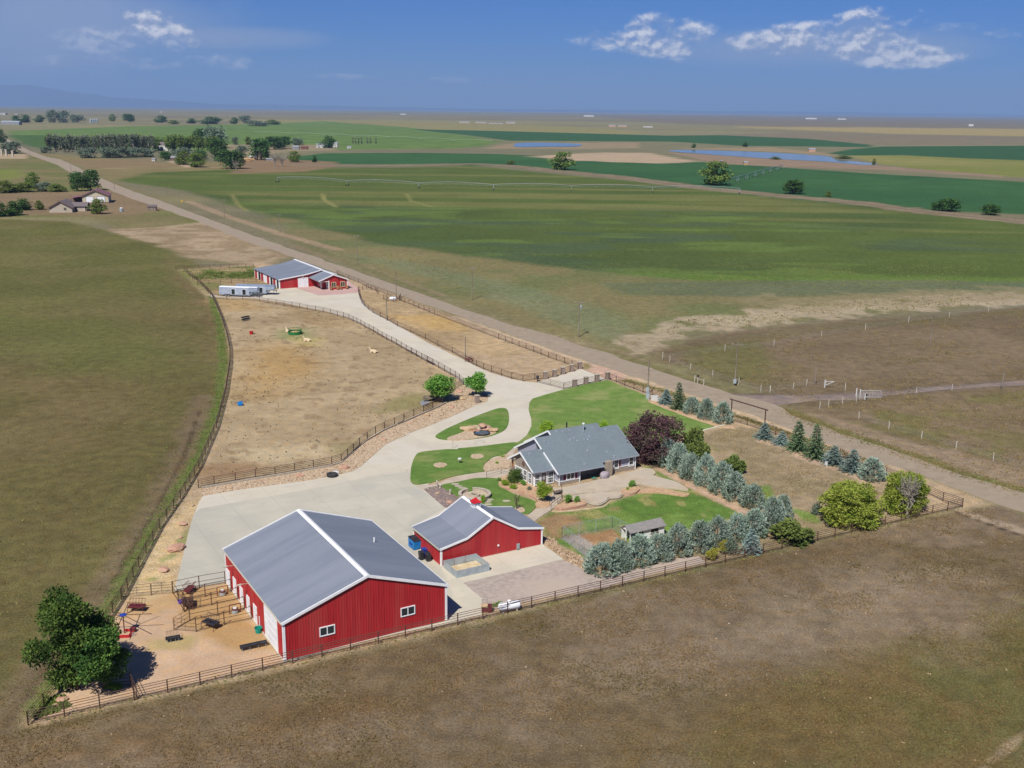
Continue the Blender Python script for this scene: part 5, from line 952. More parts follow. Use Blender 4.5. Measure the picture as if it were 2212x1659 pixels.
def chainlink():
    P0 = VW['k1'](165, 690); P1 = VW['k1'](1030, 520); P3 = VW['k1'](640, 1040); cs = [P3, P0, P1, ks + np.array([0.0, 2.2, 0])]
    o = thing('kennel_run', 'tall grey chain-link dog run around bare dirt beside the white shed', 'dog run', (P0[0], P0[1], 0)); h = 1.8
    wire = MB()
    for a, c in zip(cs[:-1], cs[1:]):
        a = np.array(a) - P0; c = np.array(c) - P0; L = np.linalg.norm(c - a); n = max(2, round(L / 2.6))
        for k in range(n + 1): q = a + (c - a) * k / n; b = MB(); b.tube(((q[0], q[1], 0), (q[0], q[1], h + 0.03)), 0.03, 6); b.build('post', 'galv', o)
        for z in (0.05, h): b = MB(); b.tube(((a[0], a[1], z), (c[0], c[1], z)), 0.02, 6); b.build('rail', 'galv', o)
        u = (c - a) / L; st = 0.085; m = int((L + h) / st)
        for k in range(m):
            for sg in (1, -1):
                s0 = k * st - (h if sg > 0 else 0); s1 = s0 + sg * h; z0, z1 = 0.05, h
                lo, hi = min(s0, s1), max(s0, s1); cl = max(lo, 0); ch = min(hi, L)
                if ch <= cl: continue
                f = lambda s: z0 + (z1 - z0) * (s - s0) / (s1 - s0)
                p = a + u * cl; q = a + u * ch; e = 0.0032
                wire.face(((p[0], p[1], f(cl) - e), (q[0], q[1], f(ch) - e), (q[0], q[1], f(ch) + e), (p[0], p[1], f(cl) + e)))
    w = wire.build('wire_mesh', 'galv', o); w['kind'] = 'stuff'
chainlink()
# ------------------------------------------------------------------ fences
_post = {}
def post_mesh(w, h, mat, n=6):
    k = (w, round(h, 2), mat, n)
    if k not in _post: b = MB(); b.tube(((0, 0, -0.1), (0, 0, h)), w, n); _post[k] = b.mesh('post', mat)
    return _post[k]
def resample(pts, sp):
    pts = [np.array(p[:2], float) for p in pts]; out = [pts[0]]
    for a, c in zip(pts[:-1], pts[1:]):
        n = max(1, round(np.linalg.norm(c - a) / sp)); out += [a + (c - a) * k / n for k in range(1, n + 1)]
    return out
def fence(label, pts, sp=None, h=1.45, rails=(0.3, 0.6, 0.9, 1.18, 1.42), pr=0.065, rr=0.036, mat='pipe', group='brown pipe fences', name='pipe_fence', cat='fence', n=4, rmat=None, skip=()):
    q = resample(pts, sp) if sp else [np.array(p[:2], float) for p in pts]
    o = thing(name, label, cat, (q[0][0], q[0][1], 0), 0, group); rel = [p - q[0] for p in q]; me = post_mesh(pr, h, mat)
    for i, p in enumerate(rel):
        if i not in skip: add('post', me, o, (p[0], p[1], 0), 0)
    for z in rails: b = MB(); b.tube([(p[0], p[1], z) for p in rel], rr, n); b.build('rail', rmat or mat, o)
    return o
FF = VW['z8'](205, 1350); FR = VW['q3'](1705, 1402)
fence('long brown pipe fence along the near edge of the property', [FF, FR], 3.1)
fence('brown pipe fence along the curved left boundary of the paddock and yard', [FF] + W('z8', (530, 975), (880, 440)) + W('D', (300, 1225), (345, 1142), (390, 1078), (430, 1012), (468, 925), (488, 850), (497, 790), (497, 755), (488, 715), (476, 680), (458, 640), (430, 610), (398, 586)), 3.6)
fence('brown pipe fence curving above the rock bed, between paddock and driveway', W('q5', (-30, 690), (100, 664), (275, 635), (440, 606), (600, 585), (760, 556), (915, 530), (1065, 502), (1143, 477), (1195, 432), (1243, 392), (1293, 341), (1357, 292), (1425, 245), (1497, 208), (1580, 173), (1657, 138), (1738, 102), (1817, 72), (1895, 42)) + W('q1', (213, 620), (290, 592), (370, 555)))
fence('short brown fence between the driveway tree and the paddock corner', W('q1', (425, 470), (472, 437), (543, 396)), group=None)
fence('brown pipe fence along the left side of the driveway to the stable', W('z4', (345, 458), (480, 470), (610, 470), (750, 486), (818, 500), (885, 508), (950, 520), (1015, 528), (1078, 538), (1140, 552), (1208, 562), (1270, 573), (1333, 587), (1387, 602), (1437, 615), (1482, 630), (1517, 648), (1548, 662), (1580, 678), (1613, 700), (1648, 716), (1683, 734), (1720, 758), (1755, 778), (1793, 800), (1833, 820), (1872, 840), (1912, 866), (1952, 888), (1993, 912), (2036, 934), (2080, 958), (2126, 985), (2172, 1008)) + W('q1', (72, 115), (115, 138), (157, 160), (200, 184), (245, 208), (291, 232), (338, 258), (386, 284), (433, 312), (475, 334), (510, 362), (543, 394)))
fence('brown pipe fence along the right side of the driveway to the stable', W('q1', (1127, 352), (1030, 367), (938, 345), (852, 318), (772, 290), (706, 268), (648, 242), (620, 230)) + W('z4', (2330, 905), (2212, 850), (2110, 795), (1990, 738), (1880, 690), (1800, 642), (1740, 612), (1680, 580), (1640, 552), (1610, 525), (1588, 500), (1572, 465), (1563, 430), (1557, 395)))
fence('brown pipe fence between the small paddock and the road', W('z4', (1385, 262), (1480, 300), (1560, 330), (1640, 372), (1720, 400), (1800, 432), (1870, 462), (1935, 492), (1975, 505), (2015, 522), (2055, 540), (2098, 555), (2140, 575), (2183, 592)) + W('q1', (830, 18), (885, 38), (940, 58), (997, 80), (1055, 100), (1115, 122), (1178, 147), (1240, 172), (1303, 194), (1370, 217), (1432, 240), (1495, 262)))
fence('brown pipe fence behind the spruces between the front lawn and the road', W('q1', (1725, 352), (1795, 373), (1865, 402), (1940, 430), (2015, 458), (2090, 484)) + W('q2', (1060, 520), (1200, 565), (1400, 640), (1575, 690)), 3.2)
fence('brown pipe fence along the road behind the lower row of spruces', W('z7', (1020, 440), (1400, 580), (1700, 690)) + W('q3', (700, 985), (1080, 1140), (1545, 1352), (1705, 1402)), 3.2)
fence('dark pipe fence corner of the paddock pens beside the far stable', W('z4', (60, 225), (250, 215), (430, 213), (570, 210), (700, 208)), 3.6, group='pens beside the stable')
for k, (y0, y1, x0, lab) in enumerate(((285, 262, 170, 'weedy run nearest the boundary'), (312, 290, 200, 'second run from the back'), (352, 322, 240, 'third run from the back'), (400, 368, 320, 'run nearest the trailers'))):
    fence('pipe fence of the stable pens, ' + lab, W('z4', (x0, y0), (x0 + (705 + k * 45 - x0) * 0.5, (y0 + y1) / 2), (720 + k * 50, y1)), 3.8, rails=(0.4, 0.9, 1.4), group='pens beside the stable')
fence('small pipe pen round the tank by the road fence', W('z4', (1565, 398), (1625, 380), (1700, 400), (1720, 420)), 2.8, group=None, rails=(0.4, 0.9, 1.35))
fence('pipe pen panels around the pole-side tank', W('z4', (1765, 468), (1800, 482), (1850, 490), (1895, 480), (1905, 455)), 2.4, rails=(0.3, 0.7, 1.1, 1.4), group=None)
# entrance: stone pillars and rails
def pillar(p, lab, h=1.55, grp='stone pillars at the driveway entrance'):
    o = thing('stone_pillar', lab, 'pillar', (p[0], p[1], 0), YAW, grp); b = MB(); b.box(-0.38, 0.38, -0.38, 0.38, 0, h); b.build('shaft', 'pillar', o); b = MB(); b.box(-0.46, 0.46, -0.46, 0.46, h, h + 0.12); b.build('cap', 'stonewall', o)
LP = W('q1', (1215, 347), (1290, 330), (1357, 308), (1430, 287), (1497, 264)); RP = W('q1', (1455, 412), (1547, 390), (1637, 370), (1725, 350))
for p, w_ in zip(LP, ('nearest the gate hinge', 'second from the gate', 'in the middle of five', 'fourth from the gate', 'nearest the road')): pillar(p, 'stone fence pillar left of the entrance drive, ' + w_)
for p, w_ in zip(RP, ('next to the gate', 'second from the gate', 'third from the gate', 'at the lawn corner by the road')): pillar(p, 'stone fence pillar right of the entrance drive, ' + w_)
pillar(VW['c5'](1500, 655), 'lone stone pillar under the tree in the rock bed', 1.5, None)
fence('pipe rails between the stone pillars left of the entrance', [VW['q1'](1127, 352)] + LP, None)
fence('pipe rails between the stone pillars right of the entrance', [VW['q1'](1365, 432)] + RP, None)
g0, g1 = VW['q1'](1145, 374), VW['q1'](1365, 432)
def bar_gate(name, label, a, c, h=1.2, nr=5, mat='pipe', z0=0.15, braces=(0.5,), r=0.03):
    a = np.array(a); c = np.array(c); o = thing(name, label, 'gate', (a[0], a[1], 0)); d = (c - a)[:2]; fr = MB()
    for s in (0, 1): fr.tube(((d[0] * s, d[1] * s, 0), (d[0] * s, d[1] * s, h + z0)), r * 1.3, 6)
    fr.build('gate_frame', mat, o)
    for k in range(nr): b = MB(); z = z0 + h * k / (nr - 1); b.tube(((0, 0, z), (d[0], d[1], z)), r, 5); b.build('rail', mat, o)
    for s in braces: b = MB(); b.tube(((d[0] * s, d[1] * s, z0), (d[0] * s, d[1] * s, z0 + h)), r, 5); b.build('brace', mat, o)
    return o
bar_gate('entrance_gate', 'long brown bar gate closed across the entrance drive', g0, g1)
b = MB(); o = thing('gate_opener', 'dark motor box on a post at the entrance gate', 'gate opener', VW['q1'](1150, 366)); b.box(-0.3, 0.3, -0.25, 0.25, 0.6, 1.2); b.build('motor_box', 'black', o); b = MB(); b.tube(((0, 0, 0), (0, 0, 0.6)), 0.08, 6); b.build('post', 'black', o)
# ranch gate with arch on the road side
a0, a1 = VW['z7'](745, 352), VW['z7'](1020, 440)
o = thing('arch_gateway', 'tall brown pipe arch over a double gate beside the road', 'arch', a0); d = (a1 - a0)[:2]
for s in (0, 1): b = MB(); b.tube(((d[0] * s, d[1] * s, 0), (d[0] * s, d[1] * s, 3.95)), 0.11, 8); b.build('arch_post', 'pipe', o)
b = MB(); b.tube(((-d[0] * 0.06, -d[1] * 0.06, 3.95), (d[0] * 1.06, d[1] * 1.06, 3.95)), 0.12, 8); b.build('crossbeam', 'pipe', o)
m = (a0 + a1) / 2
bar_gate('bar_gate', 'left leaf of the bar gate under the pipe arch', a0, m - np.array([0.1 * d[0] / 7, 0.1 * d[1] / 7, 0]), braces=()); bar_gate('bar_gate', 'right leaf of the bar gate under the pipe arch', m, a1, braces=())
# wire fences with pale wooden posts
def wire_fence(label, pts, h=1.35, hs=None, group='wire fences east of the road'):
    q = [np.array(p[:2], float) for p in pts]; o = thing('wire_fence', label, 'fence', (q[0][0], q[0][1], 0), 0, group); me = post_mesh(0.08, h, 'palewood', 7)
    for p in q: c = add('post', me, o, ((p - q[0])[0], (p - q[0])[1], 0), 0); c.rotation_euler = (random.uniform(-.04, .04), random.uniform(-.04, .04), 0); c.scale = (1, 1, random.uniform(0.9, 1.12))
    for z in (0.35, 0.65, 0.95, 1.2): b = MB(); b.tube([((p - q[0])[0], (p - q[0])[1], z) for p in q], 0.008, 3, cap=False); b.build('wire', 'galv', o)
wire_fence('wire fence with pale posts along the field edge, running away right', W('q4', (298, 655), (628, 612), (887, 585), (1139, 535), (1371, 498), (1600, 462), (1815, 432), (2023, 403), (2240, 375)), 1.6)
wire_fence('wire fence with pale posts beside the road, opposite the entrance', W('q4', (336, 670), (446, 710), (563, 745), (700, 790), (818, 828), (867, 832)), 1.5)
wire_fence('wire fence with pale posts beside the lane north of the white gate', W('q4', (867, 832), (990, 810), (1060, 795), (1105, 790), (1160, 800), (1265, 822)), 1.5)
wire_fence('wire fence with pale posts below the lane, following the road to the right', W('q3', (855, 675), (1103, 762), (1370, 840), (1653, 920), (1958, 1020), (2290, 1110)), 1.5)
wire_fence('wire fence with pale posts from the road up to the white gate', W('q3', (535, 595), (607, 577), (722, 555), (836, 532), (862, 508)), 1.4)
wire_fence('single white post with wires by the lane beyond the white gate', W('q3', (1328, 465), (1620, 440)), 1.3)
ga, gb = VW['q3'](865, 500), VW['q3'](1040, 502)
o = thing('white_gate', 'white barred metal gate standing open beside the lane', 'gate', ga); d = (gb - ga)[:2]
for k in range(15): s = k / 14; b = MB(); zt = 1.45 + 0.12 * math.sin(s * math.pi); b.tube(((d[0] * s, d[1] * s, 0.15), (d[0] * s, d[1] * s, zt)), 0.028, 5); b.build('bar', 'farwhite', o)
for z in (0.15, 1.45): b = MB(); b.tube([(d[0] * k / 6, d[1] * k / 6, z + (0.12 * math.sin(k / 6 * math.pi) if z > 1 else 0)) for k in range(7)], 0.04, 6); b.build('rail', 'farwhite', o)
for x, y in ((0, 0), (-0.5, 0.8)): b = MB(); b.tube(((x, y, 0), (x, y, 1.75)), 0.13, 8); b.build('gate_post', 'farwhite', o)
p = VW['q3'](905, 515); o = thing('keypad_post', 'white post with dark keypad box in front of the white gate', 'post', p); b = MB(); b.tube(((0, 0, 0), (0, 0, 1.2)), 0.12, 8); b.build('post', 'farwhite', o); b = MB(); b.box(0.1, 0.45, -0.15, 0.15, 0.8, 1.15); b.build('keypad_box', 'dark', o)
p = VW['q3'](575, 418); o = thing('fence_brace', 'white angled fence brace north of the lane', 'fence brace', p); b = MB(); b.tube(((0, 0, 0), (0, 0, 1.7)), 0.12, 8); b.build('post', 'farwhite', o); b = MB(); b.tube(((0.05, 0, 1.3), (2.0, 0.4, 1.25)), 0.06, 6); b.tube(((0.05, 0, 0.5), (2.0, 0.4, 1.25)), 0.06, 6); b.build('brace', 'farwhite', o)
# mailboxes
ma, mb_ = VW['q2'](1278, 370), VW['q2'](1352, 396)
o = thing('mailbox_stand', 'mailboxes between pale posts beside the road', 'mailbox', ma); d = (mb_ - ma)[:2]
for s in (0, 0.35, 1): b = MB(); b.tube(((d[0] * s, d[1] * s, 0), (d[0] * s, d[1] * s, 1.4)), 0.11, 7); b.build('post', 'palewood', o)
b = MB(); b.bar((0, 0, 1.0), (d[0], d[1], 1.0), 0.12, 0.08); b.build('crossbar', 'palewood', o)
b = MB(); b.box(d[0] * 0.35 - 0.15, d[0] * 0.35 + 0.15, d[1] * 0.35 - 0.28, d[1] * 0.35 + 0.28, 1.4, 1.7); b.build('letterbox', 'dark', o)
# utility poles
def pole(p, h, label, arm=True, tr=False, boxes=False, group='wooden utility poles'):
    o = thing('utility_pole', label, 'pole', p, RAD(-20), group); b = MB(); b.tube(((0, 0, -0.2), (0, 0, h)), [0.16, 0.11], 8); b.build('pole_shaft', 'wood', o)
    if arm:
        b = MB(); b.bar((-1.1, 0, h - 0.5), (1.1, 0, h - 0.5), 0.12, 0.14); a = b.build('crossarm', 'wood', o)
        for x in (-0.95, 0.3, 0.95): b = MB(); b.lathe([(0.05, 0), (0.07, 0.1), (0.03, 0.2)], (x, 0, h - 0.43), 6); b.build('insulator', 'galv', a)
    if tr: b = MB(); b.lathe([(0.22, 0), (0.25, 0.05), (0.25, 0.7), (0.2, 0.78)], (0.4, 0, h - 1.9), 10); b.build('transformer', 'galv', o)
    if boxes: b = MB(); b.box(-0.3, 0.3, -0.45, -0.14, 0.6, 1.5); b.build('meter_box', 'galv', o)
for v, x, y, ty, lab, kw in (('z4', 1793, 642, 428, 'dark utility pole in the small paddock beside the driveway fence', dict(arm=False)), ('z4', 1870, 462, 240, 'utility pole inside the road fence by the tank pen', dict(arm=False)),
        ('q1', 558, 185, 0, 'utility pole by the rusty implement along the driveway', dict(arm=False)), ('q2', 893, 470, 190, 'utility pole with meter boxes at the front lawn corner', dict(boxes=True, arm=False)),
        ('q2', 1608, 402, 45, 'utility pole with crossarm and meter across the road', dict(boxes=True)), ('D', 772, 562, 507, 'utility pole across the road behind the stable', {}), ('D', 605, 502, 462, 'utility pole across the road, far beyond the stable', {}),
        ('D', 485, 470, 430, 'utility pole by the yellow road sign', {}), ('D', 1020, 648, 577, 'utility pole at the green field edge beyond the small paddock', {}), ('D', 1250, 728, 650, 'utility pole at the field edge opposite the entrance', dict(tr=True)),
        ('q4', 1713, 588, 418, 'lone utility pole out in the brown pasture on the right', dict(arm=False)), ('z1', 470, 600, 520, 'utility pole near the neighbour trees, left of the road', {}), ('z1', 752, 690, 640, 'utility pole left of the road beyond the workshop', {}),
        ('z1', 195, 470, 425, 'utility pole left of the road near the far bend', dict(arm=False)), ('q4', 1105, 790, 700, 'short dark lamp pole by the lane gate', dict(arm=False)), ('q3', 2030, 435, 285, 'thin dark pole beside the lane at the right edge', dict(arm=False))):
    p = VW[v](x, y); pole(p, height_at(p, v, ty), lab, **kw)
p = VW['z1'](1195, 787); o = thing('road_sign', 'round yellow warning sign beside the road', 'road sign', p); b = MB(); b.tube(((0, 0, 0), (0, 0, 1.8)), 0.05, 6); b.build('post', 'wood', o); b = MB(); b.hexa(((-0.7, -0.03, 1.7), (0, -0.03, 1.0), (0.7, -0.03, 1.7), (0, -0.03, 2.4)), ((-0.7, 0.03, 1.7), (0, 0.03, 1.0), (0.7, 0.03, 1.7), (0, 0.03, 2.4))); b.build('sign_plate', 'yellow', o)

# ------------------------------------------------------------------ corral beside the big barn
CM = dict(mat='rust', h=1.6, rails=(0.15, 0.85, 1.55), pr=0.055, rr=0.032, n=5, name='corral_fence', group='corral pens beside the big barn')
c3 = lambda *p: W('c3', *p)
fence('northern corral fence beside the concrete yard', c3((80, 490), (545, 392), (1000, 312)), **CM)
fence('second corral fence from the concrete yard', c3((178, 640), (650, 545), (1105, 450)), **CM)
fence('middle corral fence beside the barn', c3((282, 812), (760, 692), (1225, 598)), **CM)
fence('fourth corral fence from the concrete yard', c3((378, 970), (872, 872), (1340, 765)), **CM)
fence('southern corral fence with the dark feeder behind it', c3((490, 1162), (985, 1042), (1468, 938)), **CM)
fence('end panel closing the first two corral pens', c3((80, 490), (178, 640), (282, 812), (378, 765)), **CM)
def small_gate(label, a, c): bar_gate('corral_gate', label, VW['c3'](*a), VW['c3'](*c), 1.3, 4, 'rust', 0.12, (0.5,), 0.022)['group'] = 'corral gates'
small_gate('open corral gate swung out toward the yard', (95, 1130), (375, 968)); small_gate('corral gate at the end of the southern pen', (112, 1132), (488, 1160))
gp = lambda x, y: VW['z8'](x, y)
bar_gate('yard_gate', 'long rusty panel gate from the boundary fence', gp(888, 428), gp(1095, 410), 1.35, 5, 'rust', 0.15, (0.5,), 0.024); bar_gate('yard_gate', 'wire-filled panel gate joining the corral corner', gp(1100, 408), gp(1250, 396), 1.35, 5, 'rust', 0.15, (0.5,), 0.024)
bar_gate('shaded_gate', 'dark bar gate in the shade of the big tree', VW['k3'](1180, 720), VW['k3'](1865, 650), 1.4, 5, 'rail_black', 0.15, (), 0.035)
bar_gate('tree_side_panel', 'short rail panel from the gate to the near fence', VW['k3'](1868, 655), VW['k3'](1960, 850), 1.35, 4, 'pipe', 0.1, (), 0.03)
def waterer(p, lab):
    o = thing('waterer', lab, 'waterer', p, YAW, 'corral waterers')
    b = MB(); b.lathe([(0.30, 0), (0.34, 0.05), (0.34, 0.55), (0.28, 0.62)], n=14); b.build('tank', 'galv', o); b = MB(); b.lathe([(0.36, 0.45), (0.36, 0.6), (0.3, 0.62)], n=14); b.build('red_band', 'maroon', o); b = MB(); b.lathe([(0.25, 0.62), (0.2, 0.72), (0.05, 0.76)], n=12); b.build('lid', 'farwhite', o)
    for x in (-0.62, 0.62): b = MB(); b.tube(((x, 0, 0), (x, 0, 1.1)), 0.05, 6); b.build('guard_post', 'maroon', o)
    b = MB(); b.tube(((-0.62, 0, 1.1), (0.62, 0, 1.1)), 0.04, 6); b.build('guard_rail', 'maroon', o)
waterer(VW['c3'](955, 515), 'round livestock waterer between red posts in the second pen'); waterer(VW['c3'](1175, 830), 'round livestock waterer between red posts in the fourth pen')
def cradle(p, rot, mat, lab, s=1.0):
    o = thing('hay_feeder', lab, 'feeder', p, rot); w, l, h = 0.45 * s, 0.75 * s, 1.15 * s
    b = MB(); b.hexa(((-w * 0.4, -l, 0.35 * s), (w * 0.4, -l, 0.35 * s), (w * 0.4, l, 0.35 * s), (-w * 0.4, l, 0.35 * s)), ((-w, -l, 0.6 * s), (w, -l, 0.6 * s), (w, l, 0.6 * s), (-w, l, 0.6 * s))); b.build('tray', mat, o)
    for x in (-w, w):
        for k in range(6): y = -l + 2 * l * k / 5; b = MB(); b.tube(((x * 0.3, y, 0.58 * s), (x, y, h)), 0.022, 4); b.build('rack_bar', mat, o)
        b = MB(); b.tube(((x, -l, h), (x, l, h)), 0.03, 5); b.build('rack_rail', mat, o)
        for y in (-l, l): b = MB(); b.tube(((x, y, 0), (x * 0.8, y, 0.6 * s)), 0.035, 5); b.build('leg', mat, o)
cradle(VW['c3'](375, 470), RAD(-10), 'maroon', 'red cradle hay feeder in the first corral pen'); cradle(VW['z8'](992, 522), RAD(88), 'maroon', 'red hay feeder standing alone near the boundary fence', 1.15); cradle(VW['c3'](745, 1085), RAD(60), 'black', 'dark wire hay feeder against the southern corral fence', 1.2)
cradle(VW['c3'](350, 720), RAD(15), 'pipe', 'dark wire hay rack at the pen corner beside the purple tub', 1.3)
def tub(p, mat, lab, r=0.35, h=0.4, cat='tub', sx=1.0, rot=0):
    o = thing('plastic_tub', lab, cat, p, rot); b = MB(); b.lathe([(r * 0.82, 0), (r, h), (r * 1.06, h), (r * 1.06, h - 0.04), (r * 0.95, h - 0.03), (r * 0.8, 0.06)], n=16, sx=sx); b.build('shell', mat, o); b = MB()
    for s in (-1, 1): b.tube([(s * r * sx * 1.06, -0.1, h - 0.05), (s * (r * sx * 1.06 + 0.06), 0, h - 0.02), (s * r * sx * 1.06, 0.1, h - 0.05)], 0.012, 4)
    b.build('handle', mat, o)
tub(VW['c3'](1590, 1170), 'teal', 'teal plastic tub against the barn by the sliding door', 0.42, 0.6); tub(VW['c3'](215, 660), 'purple', 'purple plastic tub at the corral corner', 0.3, 0.4)
tub(VW['D'](543, 722), 'redpaint', 'small red tub out in the paddock dirt', 0.5, 0.75); 
def trough(a, c, lab, rack=False, w=0.5):
    a = np.array(a); c = np.array(c); d = (c - a)[:2]; L = np.linalg.norm(d); o = thing('feed_trough', lab, 'trough', ((a + c) / 2), math.atan2(d[1], d[0])); n = 7; pr = []
    b = MB(); out = [(w / 2 * math.cos(math.pi + math.pi * k / n), 0.55 + 0.3 * math.sin(math.pi + math.pi * k / n)) for k in range(n + 1)]; inn = [(y * 0.86, 0.55 + (z - 0.55) * 0.84) for y, z in out]
    b.xprism((out + inn[::-1])[::-1], -L / 2, L / 2); b.xprism(out[::-1], -L / 2 - 0.03, -L / 2); b.xprism(out[::-1], L / 2, L / 2 + 0.03); b.build('basin', 'black', o)
    for x in (-L / 2 + 0.15, -L / 6, L / 6, L / 2 - 0.15):
        for y in (-w * 0.45, w * 0.45): b = MB(); b.tube(((x, y, 0), (x, y * 0.8, 0.4)), 0.02, 4); b.build('leg', 'galv', o)
    if rack:
        for k in range(9): x = -L / 2 + 0.1 + (L - 0.25) * k / 8; b = MB(); b.tube(((x, w * 0.5, 0.55), (x, w * 0.75, 1.1)), 0.015, 4); b.build('rack_bar', 'rust', o)
        b = MB(); b.tube(((-L / 2 + 0.1, w * 0.75, 1.1), (L / 2 - 0.15, w * 0.75, 1.1)), 0.02, 4); b.tube([(L / 2 + 0.28 * math.sin(t), -0.02, 0.55 + 0.28 * (1 - math.cos(t)) - 0.28) for t in np.linspace(0, math.pi, 8)], 0.015, 4); b.build('rack_rail', 'rust', o)
trough(VW['c2'](1540, 1085), VW['c2'](1960, 1010), 'black feed trough with hay rack in the sandy yard', True); trough(VW['c3'](1270, 1500), VW['c3'](1730, 1400), 'long black feed trough in front of the barn sliding door', False, 0.6)
trough(VW['z4'](603, 628), VW['z4'](662, 616), 'dark trough in the upper left of the paddock, rear of two', False, 0.8); trough(VW['z4'](608, 648), VW['z4'](664, 636), 'dark trough in the upper left of the paddock, front of two', False, 0.8)
# horse walker
wp = VW['c2'](300, 800); o = thing('horse_walker', 'horse walker with red base and eight long radiating arms by the big tree', 'horse walker', wp, 0.0)
b = MB(); b.tube(((0, 0, 0), (0, 0, 2.1)), 0.06, 8); b.build('mast', 'maroon', o); b = MB(); b.lathe([(0.12, 2.05), (0.38, 2.1), (0.40, 2.18), (0.15, 2.3)], n=14); b.build('hub', 'recycle', o)
for k in range(8): t = 2 * math.pi * k / 8 + 0.15; b = MB(); b.tube(((0.35 * math.cos(t), 0.35 * math.sin(t), 2.15), (3.0 * math.cos(t), 3.0 * math.sin(t), 2.1)), 0.045, 5); b.build('arm', 'rust', o)
b = MB(); b.bar((-0.2, -1.0, 0.12), (0.85, -0.9, 0.12), 0.25, 0.22); b.bar((0.85, -0.9, 0.12), (0.85, 0.35, 0.12), 0.25, 0.24); b.bar((0.8, 0.35, 0.14), (-0.1, 0.45, 0.14), 0.2, 0.2); b.build('base_frame', 'redpaint', o); b = MB(); b.box(0.55, 1.1, 0.1, 0.55, 0.1, 0.5); b.build('motor_housing', 'maroon', o)
b = MB()
for k in range(6): b.tube(((1.0 + 0.06 * k, -0.75, 0.05), (1.0 + 0.06 * k, -0.35, 0.35)), 0.012, 4)
b.build('hay_grate', 'palewood', o)

# ------------------------------------------------------------------ yard things
def dumpster():
    p = VW['k2'](345, 570); o = thing('dumpster', 'bright blue dumpster with black lid against the red garage', 'dumpster', (p[0] + 0.1, p[1], 0.07), RAD(30)); w, l, h = 1.15, 1.75, 1.25
    b = MB(); b.hexa(((0, 0.12, 0.1), (w, 0.12, 0.1), (w, l, 0.1), (0, l, 0.1)), ((0, 0, h), (w, 0, h), (w, l, h), (0, l, h))); b.build('body', 'blue', o)
    b = MB(); b.hexa(((-0.05, -0.05, h + 0.01), (w * 0.5 - 0.01, -0.05, h + 0.01), (w * 0.5 - 0.01, l + 0.05, h + 0.12), (-0.05, l + 0.05, h + 0.12)), ((-0.05, -0.05, h + 0.06), (w * 0.5 - 0.01, -0.05, h + 0.06), (w * 0.5 - 0.01, l + 0.05, h + 0.17), (-0.05, l + 0.05, h + 0.17))); b.hexa(((w * 0.5 + 0.01, -0.05, h + 0.01), (w + 0.05, -0.05, h + 0.01), (w + 0.05, l + 0.05, h + 0.12), (w * 0.5 + 0.01, l + 0.05, h + 0.12)), ((w * 0.5 + 0.01, -0.05, h + 0.06), (w + 0.05, -0.05, h + 0.06), (w + 0.05, l + 0.05, h + 0.17), (w * 0.5 + 0.01, l + 0.05, h + 0.17))); b.build('lid', 'black', o)
    for x in (-0.08, w): b = MB(); b.box(x, x + 0.08, 0.5, 1.3, 0.6, 0.78); b.build('fork_pocket', 'recycle', o)
    for x in (0.1, w - 0.2):
        for y in (0.25, l - 0.3): b = MB(); b.box(x, x + 0.1, y, y + 0.16, 0.0, 0.1); b.build('caster', 'tyre', o)
dumpster()
def wheelie(p, mat, lab, rot=30, s=1.0):
    o = thing('wheelie_bin', lab, 'bin', (p[0], p[1], 0.07), RAD(rot), 'wheeled bins by the garage'); b = MB(); w, l, h = 0.56 * s, 0.62 * s, 1.02 * s
    b.hexa(((-w * 0.4, -l * 0.4, 0.06), (w * 0.4, -l * 0.4, 0.06), (w * 0.4, l * 0.4, 0.06), (-w * 0.4, l * 0.4, 0.06)), ((-w / 2, -l / 2, h), (w / 2, -l / 2, h), (w / 2, l / 2, h), (-w / 2, l / 2, h))); b.build('body', mat, o)
    b = MB(); b.hexa(((-w * 0.54, -l * 0.56, h), (w * 0.54, -l * 0.56, h), (w * 0.54, l * 0.52, h), (-w * 0.54, l * 0.52, h)), ((-w * 0.5, -l * 0.5, h + 0.06), (w * 0.5, -l * 0.5, h + 0.06), (w * 0.5, l * 0.5, h + 0.11), (-w * 0.5, l * 0.5, h + 0.11))); b.build('lid', mat, o)
    for x in (-w * 0.45, w * 0.4): b = MB(); b.tube(((x, l * 0.42, 0.12), (x + 0.06, l * 0.42, 0.12)), 0.12, 10); b.build('wheel', 'tyre', o)
    b = MB(); b.tube(((-w * 0.4, l * 0.6, h - 0.03), (w * 0.4, l * 0.6, h - 0.03)), 0.02, 5); b.build('handle', mat, o)
wheelie(VW['k2'](520, 760), 'black', 'black wheeled bin nearest the blue dumpster'); wheelie(VW['k2'](672, 790), 'black', 'black wheeled bin furthest from the dumpster', 24); wheelie(VW['k2'](585, 690), 'recycle', 'blue wheeled bin behind the black bins', 35)
